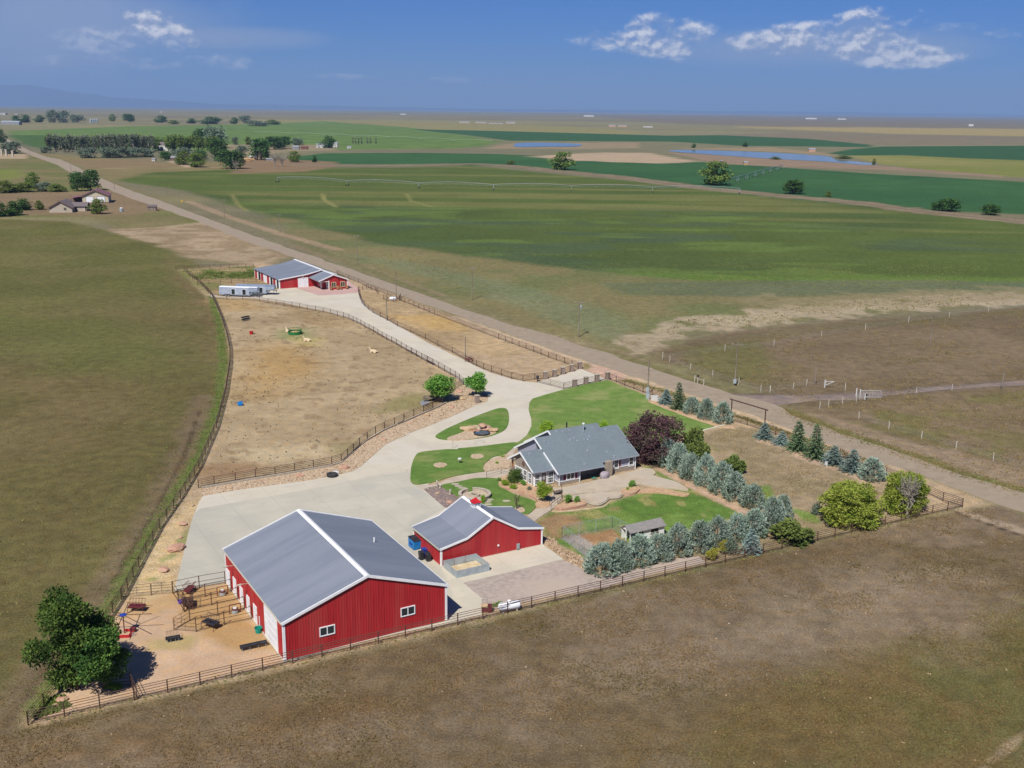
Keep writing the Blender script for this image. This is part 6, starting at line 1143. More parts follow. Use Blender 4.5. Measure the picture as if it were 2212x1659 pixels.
# square pen of sheet panels, filled with sand
def sand_pen():
    a, c, e = VW['k2'](1295, 1165), VW['k2'](1995, 1005), VW['k2'](1025, 945); o = thing('panel_pen', 'rectangular pen of galvanised sheet panels with sand floor by the garage', 'pen', (a[0], a[1], 0.065), YAW); w, l, h = 4.5, 3.5, 0.95
    def side(x0, y0, x1, y1, n):
        for k in range(n):
            p = np.array([x0, y0]) + (np.array([x1, y1]) - np.array([x0, y0])) * k / n; q = np.array([x0, y0]) + (np.array([x1, y1]) - np.array([x0, y0])) * (k + 1) / n; d = (q - p) / np.linalg.norm(q - p) * 0.03
            b = MB(); b.bar((p[0] + d[0], p[1] + d[1], h / 2), (q[0] - d[0], q[1] - d[1], h / 2), 0.05, h); b.build('panel', 'galv', o)
    side(0, 0, w, 0, 3); side(0, l, w, l, 3); side(0, 0.03, 0, l - 0.03, 2); side(w, 0.03, w, l - 0.03, 2)
    for x, y in ((0, 0), (w / 3, 0), (2 * w / 3, 0), (w, 0), (0, l), (w, l), (0, l / 2), (w, l / 2)): b = MB(); b.tube(((x, y, 0), (x, y, h + 0.04)), 0.04, 6); b.build('stake', 'galv', o)
    b = MB(); b.prism([(0.1, 0.1), (w - 0.1, 0.1), (w - 0.1, l - 0.1), (0.1, l - 0.1)], 0.0, 0.06); b.build('sand_floor', 'sand', o)
sand_pen()
# propane tank
ta, tb = VW['c6'](1075, 590), VW['c6'](1640, 490); o = thing('propane_tank', 'white horizontal propane tank behind the near fence', 'tank', ((ta + tb) / 2), math.atan2((tb - ta)[1], (tb - ta)[0])); L = np.linalg.norm(tb - ta) / 2; r = 0.48
o.location = tuple(((ta + tb) / 2 + np.array([-0.3, 0.7, 0])))
b = MB(); b.tube([(-L + 0.35 * (1 - math.cos(t)) , 0, 0.72) for t in np.linspace(0, math.pi / 2, 5)] + [(L - 0.35 * (1 - math.cos(t)), 0, 0.72) for t in np.linspace(math.pi / 2, 0, 5)], [max(0.05, r * math.sin(t)) for t in np.linspace(0, math.pi / 2, 5)] + [max(0.05, r * math.sin(t)) for t in np.linspace(math.pi / 2, 0, 5)], 18); b.build('shell', 'roofwhite', o, True)
b = MB(); b.lathe([(0.2, 1.15), (0.21, 1.3), (0.15, 1.4), (0.03, 1.42)], (0, 0, 0), 12); b.build('valve_dome', 'roofwhite', o)
for x in (-L * 0.6, L * 0.6): b = MB(); b.box(x - 0.08, x + 0.08, -0.35, 0.35, 0, 0.34); b.build('saddle', 'concrete', o)
p = VW['c6'](680, 480); o = thing('tank_barrel', 'tan barrel on a dark stand at the fence beside the propane tank', 'barrel', p); b = MB(); b.tube(((-0.45, 0, 0.75), (0.3, 0, 0.75)), 0.26, 12); b.build('barrel', 'tanrock', o); b = MB(); b.box(-0.4, 0.3, -0.2, 0.2, 0.0, 0.5); b.box(0.3, 0.8, -0.2, 0.25, 0, 0.9); b.build('stand', 'maroon', o)
p = VW['c6'](605, 390); o = thing('hitching_rail', 'pale upright pipe frame at the corner of the gravel yard', 'frame', p); b = MB(); b.tube(((0, 0, 0), (0, 0, 1.15)), 0.05, 6); b.tube(((0.55, 0.15, 0), (0.55, 0.15, 1.15)), 0.05, 6); b.build('upright', 'palewood', o); b = MB(); b.tube(((0, 0, 1.15), (0.55, 0.15, 1.15)), 0.05, 6); b.build('top_bar', 'palewood', o)
# tractor tyre with a white rock
p = VW['q5'](1065, 600); o = thing('tractor_tyre', 'large dark tyre lying flat at the edge of the rock bed', 'tyre', (p[0], p[1] + 0.3, 0.065)); b = MB(); b.lathe([(0.45, 0.0), (0.72, 0.02), (0.82, 0.12), (0.84, 0.28), (0.80, 0.42), (0.68, 0.52), (0.48, 0.5), (0.42, 0.4), (0.42, 0.12)], n=28); b.build('casing', 'tyre', o, True); b = MB()
for k in range(22): t = 2 * math.pi * k / 22; b.bar((0.80 * math.cos(t), 0.80 * math.sin(t), 0.06), (0.83 * math.cos(t + 0.12), 0.83 * math.sin(t + 0.12), 0.46), 0.07, 0.08)
b.build('tread_lug', 'tyre', o)
# round bale feeder
p = VW['z4'](1040, 750); o = thing('bale_feeder', 'green round bale feeder out in the paddock', 'feeder', p); R = 1.7
b = MB(); b.lathe([(R, 0.0), (R, 0.75), (R * 0.97, 0.75), (R * 0.97, 0.02)], n=26); b.build('skirt', 'green', o); b = MB(); b.tube([(R * math.cos(t), R * math.sin(t), 1.35) for t in np.linspace(0, 2 * math.pi, 27)], 0.05, 5); b.build('top_ring', 'green', o)
for k in range(13): t = 2 * math.pi * k / 13; b = MB(); b.tube(((R * math.cos(t), R * math.sin(t), 0.7), (R * math.cos(t), R * math.sin(t), 1.35)), 0.04, 5); b.build('upright', 'green', o)
b = MB(); b.lathe([(R * 0.9, 0.02), (R * 0.8, 0.45), (R * 0.4, 0.65), (0.1, 0.7)], n=18); h_ = b.build('hay', 'straw', o, True)
p = VW['D'](519, 876); o = thing('blue_tub', 'bright blue square salt tub at the paddock left edge', 'tub', p, 0.3); b = MB(); b.hexa(((-0.4, -0.35, 0), (0.4, -0.35, 0), (0.4, 0.35, 0), (-0.4, 0.35, 0)), ((-0.48, -0.42, 0.5), (0.48, -0.42, 0.5), (0.48, 0.42, 0.5), (-0.48, 0.42, 0.5))); b.build('shell', 'blue', o); b = MB(); b.box(-0.42, 0.42, -0.36, 0.36, 0.5, 0.53); b.build('contents', 'blue', o); b = MB(); b.bar((-0.5, 0.35, 0.5), (0.45, 0.5, 0.68), 0.1, 0.2); b.build('lid', 'blue', o)
# stock trailers
def trailer(p, rot, lab, roofm, shift=0):
    o = thing('stock_trailer', lab, 'trailer', p, rot, 'gooseneck trailers by the stable'); L, w, z0, z1 = 9.4, 2.3, 0.6, 2.75
    b = MB(); b.box(0, L, 0, w, z0, z1); body = b.build('body', 'alu', o)
    b = MB(); b.box(0.02, L - 0.02, 0.02, w - 0.02, z1, z1 + 0.10); b.hexa(((0.02, 0.25, z1 + 0.10), (L + 2.4, 0.25, z1 + 0.10), (L + 2.4, w - 0.25, z1 + 0.10), (0.02, w - 0.25, z1 + 0.10)), ((0.02, 0.6, z1 + 0.2), (L + 2.4, 0.6, z1 + 0.2), (L + 2.4, w - 0.6, z1 + 0.2), (0.02, w - 0.6, z1 + 0.2))); b.build('roof', roofm, o)
    b = MB(); b.hexa(((L, 0, 1.55), (L + 2.5, 0.15, 1.75), (L + 2.5, w - 0.15, 1.75), (L, w, 1.55)), ((L, 0, z1), (L + 2.5, 0.15, z1), (L + 2.5, w - 0.15, z1), (L, w, z1))); b.build('nose', 'alu', o)
    for z in (0.95, 1.3, 1.65, 2.0, 2.35): b = MB(); b.box(0.1, L - 0.1, -0.03, 0.0, z, z + 0.05); b.build('slat_rail', 'roofwhite', body)
    for x0 in (3.9, 7.3): b = MB(); b.box(x0, x0 + 1.1, -0.05, -0.001, 0.75, 2.3); d_ = b.build('side_door', 'glass', o); b = MB(); b.box(x0 - 0.08, x0, -0.06, 0, 0.7, 2.38); b.box(x0 + 1.1, x0 + 1.18, -0.06, 0, 0.7, 2.38); b.box(x0, x0 + 1.1, -0.06, 0, 2.3, 2.38); b.build('door_frame', 'roofwhite', d_)
    for x in (2.1, 3.0):
        for y in (-0.08, w - 0.17):
            b = MB(); b.tube(((x, y, 0.4), (x, y + 0.25, 0.4)), 0.4, 16); wl = b.build('wheel', 'tyre', o); b = MB(); b.tube(((x, y - 0.02, 0.4), (x, y + 0.27, 0.4)), 0.2, 12); b.build('rim', 'galv', wl)
    b = MB(); b.box(1.5, 3.6, -0.14, -0.02, 0.82, 0.9); b.build('mudguard', 'galv', o)
    b = MB(); b.bar((0, 0.1, 0.52), (L, 0.1, 0.52), 0.14, 0.16); b.bar((0, w - 0.1, 0.52), (L, w - 0.1, 0.52), 0.14, 0.16); b.bar((L, 0.1, 0.55), (L + 1.0, 0.4, 1.5), 0.14, 0.18); b.bar((L, w - 0.1, 0.55), (L + 1.0, w - 0.4, 1.5), 0.14, 0.18); b.build('chassis', 'galv', o)
    b = MB(); b.bar((L + 0.9, w / 2, 1.5), (L + 3.1, w / 2, 1.35), 0.2, 0.2); b.tube(((L + 2.9, w / 2, 1.35), (L + 2.9, w / 2, 0.75)), 0.08, 8); b.tube(((L + 2.2, w / 2 - 0.4, 1.4), (L + 2.2, w / 2 - 0.4, 0.0)), 0.06, 8); b.build('gooseneck', 'black', o)
tp = VW['c4'](150, 672); trailer((tp[0], tp[1], 0.06), RAD(-8), 'silver gooseneck stock trailer with white roof, nearer of two by the stable', 'roofwhite')
trailer((tp[0] + 4.1, tp[1] + 3.6, 0.06), RAD(-6), 'silver gooseneck trailer with blue-grey roof, parked behind the white-roofed one', 'alu')
# white tank on skids, rusty implement, gray pipe frame thing at tree
p = VW['z4'](1842, 475); o = thing('white_tank', 'small white water tank on the ground beside the pole', 'tank', p); b = MB(); b.tube([(-1.0, 0, 0.6), (-0.85, 0, 0.6), (0.85, 0, 0.6), (1.0, 0, 0.6)], [0.3, 0.5, 0.5, 0.3], 12); b.build('shell', 'roofwhite', o, True); b = MB(); b.box(-0.7, -0.4, -0.4, 0.4, 0, 0.25); b.box(0.4, 0.7, -0.4, 0.4, 0, 0.25); b.build('cradle', 'galv', o)
p = VW['q1'](590, 205); o = thing('rusty_plough', 'rusty red antique farm implement beside the driveway fence', 'farm implement', (p[0], p[1], 0.02), RAD(35)); b = MB(); b.bar((-1.0, 0, 0.6), (1.3, 0, 0.75), 0.12, 0.12); b.bar((-0.3, -0.6, 0.55), (-0.3, 0.6, 0.55), 0.1, 0.1); b.build('frame', 'maroon', o)
for y in (-0.65, 0.65):
    b = MB(); b.tube([(-0.3 + 0.55 * math.cos(t), y, 0.55 + 0.55 * math.sin(t)) for t in np.linspace(0, 2 * math.pi, 17)], 0.05, 4, cap=False)
    for k in range(4): t = math.pi * k / 4; b.bar((-0.3 - 0.52 * math.cos(t), y, 0.55 - 0.52 * math.sin(t)), (-0.3 + 0.52 * math.cos(t), y, 0.55 + 0.52 * math.sin(t)), 0.04)
    b.build('wheel', 'maroon', o)
b = MB(); b.bar((0.5, 0, 0.65), (0.9, 0.05, 0.1), 0.1, 0.3); b.build('plough_share', 'rustred', o); b = MB(); b.bar((-0.9, 0.2, 0.6), (-1.7, 0.25, 1.1), 0.06, 0.06); b.bar((-0.9, -0.2, 0.6), (-1.7, -0.25, 1.1), 0.06, 0.06); b.build('handle', 'rustred', o)
p = VW['c5'](330, 620); o = thing('old_wagon', 'grey weathered farm wagon under the driveway tree', 'wagon', (p[0], p[1] + 0.6, 0), RAD(12))
b = MB(); b.box(-1.5, 1.5, -0.5, 0.5, 0.6, 0.72); b.box(-1.5, 1.5, -0.5, -0.44, 0.72, 1.0); b.box(-1.5, 1.5, 0.44, 0.5, 0.72, 1.0); b.build('wagon_bed', 'wood', o)
for x in (-1.1, 1.1):
    for y in (-0.62, 0.62):
        b = MB(); b.tube([(x + 0.45 * math.cos(t), y, 0.45 + 0.45 * math.sin(t)) for t in np.linspace(0, 2 * math.pi, 17)], 0.04, 4, cap=False)
        for k in range(4): t = math.pi * k / 4; b.bar((x - 0.43 * math.cos(t), y, 0.45 - 0.43 * math.sin(t)), (x + 0.43 * math.cos(t), y, 0.45 + 0.43 * math.sin(t)), 0.035)
        b.build('wheel', 'wood', o)
slab('gravel_ring', catmull([VW['c5'](*q) for q in ((60, 660), (110, 600), (240, 590), (300, 650), (220, 700), (110, 710))]), 0.0, 0.05, 'greyroof')
# utility boxes at the lawn corner
for (x, y, w_, d_, h_, lab, m_) in ((893, 512, 0.7, 0.4, 1.3, 'grey meter cabinet at the foot of the lawn-corner pole', 'galv'), (950, 520, 1.3, 0.9, 0.8, 'white utility box with lid next to the lawn-corner pole', 'farwhite'), (985, 525, 0.7, 0.6, 0.5, 'small white utility box beside the first spruce', 'farwhite')):
    p = VW['q2'](x, y); o = thing('utility_box', lab, 'utility box', p, RAD(-15)); b = MB(); b.box(-w_ / 2, w_ / 2, -d_ / 2, d_ / 2, 0, h_); b.build('cabinet', m_, o); b = MB(); b.box(-w_ / 2 - 0.04, w_ / 2 + 0.04, -d_ / 2 - 0.04, d_ / 2 + 0.04, h_, h_ + 0.06); b.build('lid', m_, o)
p = VW['z7'](1525, 728); o = thing('hydrant_box', 'small white post box under a roadside spruce', 'utility box', p); b = MB(); b.box(-0.2, 0.2, -0.15, 0.15, 0, 0.75); b.build('cabinet', 'farwhite', o); b = MB(); b.box(-0.22, 0.22, -0.17, 0.17, 0.75, 0.8); b.build('lid', 'galv', o)
# fire pit with curved seat wall
fp = VW['z6'](578, 760); o = thing('fire_pit', 'round stone fire pit inside a curved seat wall behind the garage', 'fire pit', (fp[0], fp[1], 0.11))
def arcwall(b, r0, r1, t0, t1, z0, z1, n=18):
    for k in range(n):
        a0, a1 = t0 + (t1 - t0) * k / n, t0 + (t1 - t0) * (k + 1) / n; q = lambda r, t: (r * math.cos(t), r * math.sin(t)); p0, p1, p2, p3 = q(r0, a0), q(r1, a0), q(r1, a1), q(r0, a1)
        b.hexa([(*p, z0) for p in (p0, p1, p2, p3)], [(*p, z1) for p in (p0, p1, p2, p3)])
b = MB(); b.lathe([(2.0, 0.0), (2.0, 0.03)], n=28); b.build('paved_floor', 'patio', o)
for t0, t1 in ((-0.9, 1.75), (2.1, 3.6)): b = MB(); arcwall(b, 2.0, 2.35, t0, t1, 0, 0.45); sw = b.build('seat_wall', 'stonewall', o); b = MB(); arcwall(b, 1.95, 2.42, t0, t1, 0.45, 0.52); b.build('wall_cap', 'stonewall', sw)
b = MB(); arcwall(b, 0.52, 0.78, 0, 2 * math.pi, 0, 0.38, 20); b.build('pit_ring', 'patio', o); b = MB(); b.lathe([(0.52, 0.0), (0.52, 0.1)], n=18); b.build('ash', 'dark', o)
for k, (x, y) in enumerate(((420, 662), (445, 678), (475, 693), (680, 806), (690, 828), (655, 795), (840, 800), (700, 790))): p = VW['z6'](x, y); o = tag(slab('stepping_stone', catmull([(p[0] + 0.6 * math.cos(t) * (1 + .1 * math.sin(3 * t + k)), p[1] + 0.35 * math.sin(t)) for t in np.linspace(0, 2 * math.pi, 9)[:-1]], 3), 0.0, 0.15, 'stonewall', kind=None), 'flat pale stepping stone, ' + ('nearest the front path', 'second from the front path', 'third from the front path, left of the fire pit', 'behind the garage cupola', 'at the garage roof edge', 'right of the slim shrub', 'alone on the garden lawn', 'right of the seat wall')[k], 'stepping stone', 'stepping stones by the fire pit')
# patio retaining kerb, grill, hammock chair, rails
def kerbline(name, pts, z0, z1, w_, mat, label=None, cat=None):
    b = MB()
    for p0, p1 in zip(pts[:-1], pts[1:]): b.hexa(*[[(p0[0] - 0, p0[1] - w_ / 2, z), (p1[0], p1[1] - w_ / 2, z), (p1[0], p1[1] + w_ / 2, z), (p0[0], p0[1] + w_ / 2, z)] for z in (z0, z1)])
    o = b.build(name, mat); return tag(o, label, cat) if label else tag(o, kind='structure')
kerbline('patio_step', catmull(W('z6', (1380, 752), (1500, 738), (1650, 728), (1760, 706), (1840, 690), (1900, 678)), 5, False), 0.2, 0.30, 0.25, 'stonewall')
kerbline('patio_edge', catmull(W('z6', (1460, 795), (1520, 822), (1600, 834), (1660, 806), (1690, 782), (1770, 772), (1800, 745)), 5, False), 0.1, 0.22, 0.35, 'stonewall')
kerbline('bed_wall', catmull(W('z6', (1230, 856), (1290, 874), (1400, 860), (1490, 836)), 5, False), 0.0, 0.42, 0.3, 'boulder'); kerbline('lawn_edging', catmull(W('z6', (1210, 882), (1300, 884), (1500, 862), (1640, 842), (1690, 800)), 6, False), 0.0, 0.12, 0.3, 'sand')
kerbline('bed_wall', catmull(W('z6', (1785, 742), (1840, 752), (1900, 740), (1935, 715)), 5, False), 0.0, 0.45, 0.28, 'boulder'); kerbline('garden_kerb', catmull(W('z6', (775, 665), (820, 695), (900, 715), (1000, 742), (1060, 770), (1090, 800)), 5, False), 0.0, 0.26, 0.4, 'boulder')
p = VW['h8'](1020, 1395); o = thing('covered_grill', 'grill under a pale mauve cover on the patio by the stone chimney', 'grill', (p[0], p[1] + 0.55, 0.22), YAW); b = MB(); b.lathe([(0.62, 0), (0.7, 0.1), (0.68, 0.6), (0.55, 0.85), (0.28, 0.98), (0.05, 1.0)], n=14, sx=1.15, sy=0.8); b.build('cover', 'cover', o, True); b = MB(); b.tube([(0.71 * math.cos(t) * 1.15, 0.71 * math.sin(t) * 0.8, 0.08) for t in np.linspace(0, 2 * math.pi, 15)], 0.015, 4); b.build('hem_cord', 'gutter', o)
p = VW['h8'](790, 1410); o = thing('garden_hose', 'green hose heap against the shaded house wall', 'hose', (p[0], p[1] + 0.4, 0.22)); b = MB(); b.tube([((0.5 - 0.012 * k) * math.cos(k * 0.5), (0.32 - 0.008 * k) * math.sin(k * 0.5), 0.03 + 0.006 * k) for k in range(34)], 0.03, 5); b.build('hose_coil', 'teal', o)
p = VW['z6'](1260, 740); o = thing('hammock_chair', 'dark round patio swing chair by the sunroom door', 'chair', (p[0], p[1], 0.1), RAD(30)); b = MB(); b.tube([(0.75 * math.cos(t), 0.5 * math.sin(t), 0.35 + 0.06 * math.sin(3 * t)) for t in np.linspace(0, 2 * math.pi, 19)], 0.04, 5); b.tube(((-0.75, 0, 0.35), (-0.85, 0.3, 1.25)), 0.04, 5); b.tube(((0.7, 0, 0.35), (0.85, 0.35, 1.2)), 0.04, 5); b.build('frame', 'rail_black', o); b = MB(); b.lathe([(0.1, 0.12), (0.5, 0.22), (0.72, 0.36)], n=16, sy=0.7); b.build('sling_seat', 'brownwall', o); b = MB()
for x in (-0.5, 0.5): b.bar((x, -0.4, 0.02), (-x, 0.4, 0.3), 0.05)
b.build('leg', 'rail_black', o)
def handrail(pts, lab, z=0.1):
    q = [np.array(p[:2]) for p in pts]; o = thing('handrail', lab, 'handrail', (q[0][0], q[0][1], z), 0, 'garden handrails'); rel = [p - q[0] for p in q]
    for p in rel: b = MB(); b.tube(((p[0], p[1], 0), (p[0], p[1], 1.0)), 0.03, 5); b.build('post', 'rail_black', o)
    for zz in (0.5, 1.0): b = MB(); b.tube([(p[0], p[1], zz) for p in rel], 0.022, 5); b.build('rail', 'rail_black', o)
handrail(W('z6', (676, 610), (795, 575), (865, 590)), 'dark handrail along the front path near the big shrub'); handrail(W('z6', (1205, 875), (1260, 830), (1300, 800)), 'dark handrail beside the garden path steps, near side'); handrail(W('z6', (1190, 840), (1235, 800), (1290, 770)), 'dark handrail beside the garden path steps, far side')
# basketball hoop post and lamps
p = VW['q1'](452, 922); o = thing('hoop_post', 'thin pale post standing on the driveway edge of the side lawn', 'post', (p[0], p[1], 0.06)); b = MB(); b.tube(((0, 0, 0), (0.1, 0, 2.4)), 0.05, 6); b.build('shaft', 'palewood', o); b = MB(); b.box(-0.9, 0.9, -0.35, 0.35, 0.0, 0.12); b.build('base', 'concrete', o)
p = VW['z6'](456, 488); o = thing('lawn_ornament', 'small white and dark ornament on the side lawn', 'ornament', (p[0], p[1], 0.12)); b = MB(); b.tube(((0, 0, 0), (0, 0, 0.5)), 0.05, 6); b.build('stem', 'dark', o); b = MB(); b.lathe([(0.08, 0.45), (0.3, 0.55), (0.34, 0.75), (0.22, 0.85)], n=12); b.build('bowl', 'farwhite', o)
for x, y, lab, hh in ((95, 268, 'white stone lantern at the tip of the dark garden bed', 0.5), (295, 205, 'pale grey statue by the path in the dark garden bed', 0.9), (370, 240, 'short pale statue beside the taller one in the garden bed', 0.55), (605, 395, 'white bird-topped post beside the flat red boulder', 0.8)):
    p = VW['k8'](x, y); o = thing('garden_statue', lab, 'statue', (p[0], p[1], 0.1), 0, 'garden bed statues'); b = MB(); b.lathe([(0.16, 0), (0.18, 0.08), (0.1, 0.14), (0.12, hh * 0.55), (0.17, hh * 0.7), (0.08, hh * 0.82)], n=10); b.build('body', 'stonewall', o); b = MB(); b.lathe([(0.02, hh * 0.8), (0.12, hh * 0.88), (0.12, hh * 0.97), (0.03, hh * 1.05)], n=10); b.build('head', 'farwhite', o)
# ------------------------------------------------------------------ boulders and animals
def boulder_mesh(seed, mat, flat=0.6):
    r = np.random.default_rng(seed); bm = bmesh.new(); bmesh.ops.create_icosphere(bm, subdivisions=2, radius=0.5); o = r.random(3) * 50
    for v in bm.verts:
        c = np.array(v.co); n = fbm(np.array([c[0] * 1.7 + o[0] + c[2]]), np.array([c[1] * 1.7 + o[1] - c[2]]), 3)[0]; q = 1 + n * 0.9
        c = c * q; c = np.round(c / 0.16) * 0.16 * 0.45 + c * 0.55; v.co = (c[0], c[1], (c[2] + 0.28) * flat)
    me = bpy.data.meshes.new('rock'); bm.to_mesh(me); bm.free(); me.materials.append(M[mat]); return me
BM_ = [boulder_mesh(k, 'boulder' if k % 3 else 'tanrock') for k in range(6)]
def boulder(v, x, y, wpx, lab, hs=0.7, k=0, grp='landscape boulders'):
    p = VW[v](x, y); w = width_at(p, v, wpx); o = add('boulder', BM_[k % 6], None, (p[0], p[1] + w * 0.3, 0.05), random.uniform(0, 6)); o.scale = (w, w * 0.8, w * hs); return tag(o, lab, 'boulder', grp)
for i, (v, x, y, w, lab) in enumerate((('q5', 225, 698, 60, 'pale boulder in the rock bed nearest the left boundary'), ('q5', 800, 598, 75, 'long tan boulder in the rock bed left of the tyre'), ('q5', 1165, 535, 100, 'pink slab boulder in the rock bed right of the tyre'), ('q5', 1285, 428, 30, 'small brown boulder at the rock bed bend'),
        ('q5', 1490, 300, 50, 'pink boulder halfway up the curving rock bed'), ('q5', 1705, 162, 45, 'flat boulder in the upper rock bed below the fence'), ('q1', 245, 655, 55, 'orange boulder in the rock bed below the farm wagon'), ('c5', 840, 790, 200, 'large pink boulder below the first driveway tree'),
        ('c5', 1060, 395, 220, 'flat pink boulder near the paddock corner'), ('c5', 1130, 570, 230, 'flat tan boulder between the two driveway trees'), ('z8', 1260, 95, 140, 'flat pink boulder on the sandy strip, nearest the concrete'), ('z8', 1178, 245, 95, 'pink boulder on the sandy strip above the corral gate'),
        ('z5', 172, 58, 35, 'small boulder at the top of the sandy strip'), ('z5', 95, 200, 75, 'broad pink boulder on the sandy strip below the smallest one'), ('z5', 85, 292, 42, 'small tan boulder beside the green patch on the sandy strip'),
        ('k8', 305, 375, 110, 'pink boulder in the dark garden bed'), ('k8', 575, 590, 170, 'flat pink boulder at the foot of the dark garden bed'), ('k3', 860, 900, 190, 'tan boulder under the big tree at the corner'), ('k3', 780, 960, 110, 'pale flat boulder among the weeds at the property corner'),
        ('q5', 1092, 578, 62, 'round white boulder behind the tyre'))):
    o = boulder(v, x, y, w, lab, k=i, hs=0.9 if i in (6, 19) else 0.55)
    if i == 19: o.data = o.data.copy(); o.data.materials.clear(); o.data.materials.append(M['farwhite'])
# fountain rocks in the island
fo = VW['c5'](1600, 1420); o = thing('rock_fountain', 'stacked rock fountain with mossy basin in the island bed', 'fountain', (fo[0], fo[1], 0.16)); o.scale = (1.4, 1.4, 1.5)
for k, (x, y, z, sx, sy, sz, m) in enumerate(((-1.6, 1.2, 0, 2.2, 1.4, 1.0, 0), (0.6, 1.5, 0, 2.4, 1.3, 0.9, 1), (1.5, 0.8, 0, 1.3, 1.1, 0.8, 3), (-0.6, 0.4, 0, 1.2, 1.0, 0.5, 2), (0.2, 1.1, 0.45, 1.4, 1.0, 0.7, 4))):
    c = add('rock', BM_[m], o, (x, y, z), k * 1.3); c.scale = (sx, sy, sz)
b = MB(); b.lathe([(1.0, 0.0), (1.05, 0.18), (0.9, 0.2), (0.85, 0.05)], (0.1, -0.5, 0), 18); b.build('basin', 'rail_black', o); b = MB(); b.lathe([(0.9, 0.08), (0.88, 0.14)], (0.1, -0.5, 0), 18); b.build('basin_water', 'water', o)
# resting animals in the paddock: one continuous body each
def lying_animal(p, rot, lab):
    bm = bmesh.new(); bmesh.ops.create_uvsphere(bm, u_segments=20, v_segments=14, radius=1.0)
    for v in bm.verts:
        x, y, z = v.co; s = 0.9 + 0.1 * math.cos(2.2 * x); xx = x * 0.78; yy = y * (0.36 + 0.05 * math.sin(2 * x)) * s; zz = 0.33 + z * 0.33 * (1 + 0.12 * x)
        v.co = (xx, yy, max(0.0, zz))
    def lobe(c, r, sc):
        q = bmesh.ops.create_uvsphere(bm, u_segments=12, v_segments=8, radius=r)['verts']
        for v in q: v.co = Vector(c) + Vector((v.co.x * sc[0], v.co.y * sc[1], v.co.z * sc[2]))
    lobe((0.72, 0.05, 0.62), 0.2, (0.9, 0.8, 1.5)); lobe((0.9, 0.1, 0.92), 0.15, (1.45, 0.85, 0.9)); lobe((0.78, 0.22, 1.05), 0.06, (0.5, 0.6, 1.6)); lobe((0.8, -0.02, 1.05), 0.06, (0.5, 0.6, 1.6))
    lobe((0.5, 0.3, 0.1), 0.12, (2.6, 0.8, 0.8)); lobe((0.5, -0.28, 0.1), 0.12, (2.6, 0.8, 0.8)); lobe((-0.45, 0.33, 0.14), 0.15, (2.0, 0.8, 0.9)); lobe((-0.45, -0.33, 0.14), 0.15, (2.0, 0.8, 0.9)); lobe((-0.8, 0, 0.35), 0.1, (0.9, 0.7, 1.4))
    me = bpy.data.meshes.new('animal'); bm.to_mesh(me); bm.free(); me.materials.append(M['wool']); me.polygons.foreach_set('use_smooth', [True] * len(me.polygons))
    o = add('resting_animal', me, None, (p[0], p[1], 0.0), rot); o.scale = (1.3, 1.3, 1.2); rm = o.modifiers.new('merge', 'REMESH'); rm.mode = 'VOXEL'; rm.voxel_size = 0.045; rm.use_smooth_shade = True
    return tag(o, lab, 'animal', 'cream animals resting in the paddock')
lying_animal(VW['a1'](640, 505), RAD(155), 'cream woolly animal lying right of the green bale feeder'); lying_animal(VW['a1'](2000, 740), RAD(150), 'pale woolly animal lying near the driveway fence'); lying_animal(VW['a1'](235, 320), RAD(120), 'cream woolly animal behind the left side of the green feeder')

# ------------------------------------------------------------------ plants
M['lf_dark'] = leaf_mat('cottonwood_leaf', A(62, 90, 42), A(104, 128, 62), A(50, 76, 40), 0.25, 0.35)
M['lf_mid'] = leaf_mat('ash_leaf', A(100, 142, 62), A(130, 168, 80), A(86, 126, 54))
M['lf_lime'] = leaf_mat('lime_leaf', A(150, 176, 66), A(128, 158, 52), A(116, 146, 52))
M['lf_willow'] = leaf_mat('willow_leaf', A(148, 166, 70), A(174, 186, 90), A(122, 146, 60), 0.4)
M['lf_plum'] = leaf_mat('plum_leaf', A(76, 54, 60), A(100, 74, 78), A(84, 72, 66), 0.2)
M['lf_jun'] = leaf_mat('juniper_leaf', A(132, 150, 134), A(158, 172, 156), A(114, 132, 112), 0.12)
M['lf_blue'] = leaf_mat('blue_spruce_needle', A(112, 132, 126), A(132, 150, 142), A(96, 114, 104), 0.1)
M['lf_spr'] = leaf_mat('spruce_needle', A(88, 110, 78), A(108, 128, 92), A(74, 96, 68), 0.1)
M['lf_pine'] = leaf_mat('mugo_pine_needle', A(92, 108, 56), A(112, 124, 66), A(76, 92, 48), 0.15)
M['lf_grey'] = leaf_mat('russian_olive_leaf', A(106, 122, 104), A(124, 136, 116), A(90, 106, 86), 0.2)
M['lf_yel'] = leaf_mat('yellow_shrub_leaf', A(166, 156, 66), A(142, 136, 58), A(128, 130, 62))
M['lf_far'] = leaf_mat('far_tree_leaf', A(66, 96, 52), A(84, 114, 62), A(54, 82, 48), 0.25)
M['lf_olive'] = leaf_mat('olive_tree_leaf', A(100, 118, 58), A(118, 134, 68), A(84, 104, 52), 0.25)
M['lf_pop'] = leaf_mat('poplar_leaf', A(92, 104, 82), A(112, 118, 98), A(76, 92, 66), 0.25)
def unit(v): return v / np.maximum(np.linalg.norm(v, axis=1, keepdims=True), 1e-9)
def kites(C, D_, L, Wd, r):
    """one leaf-shaped face for each base point C along direction D_"""
    n = len(C); s = unit(np.cross(D_, r.normal(size=(n, 3)))); L = np.broadcast_to(L, (n,))[:, None]; Wd = np.broadcast_to(Wd, (n,))[:, None]
    v = np.stack([C, C + D_ * L * 0.5 + s * Wd / 2, C + D_ * L, C + D_ * L * 0.5 - s * Wd / 2], 1).reshape(-1, 3); return v, np.arange(n * 4).reshape(-1, 4)
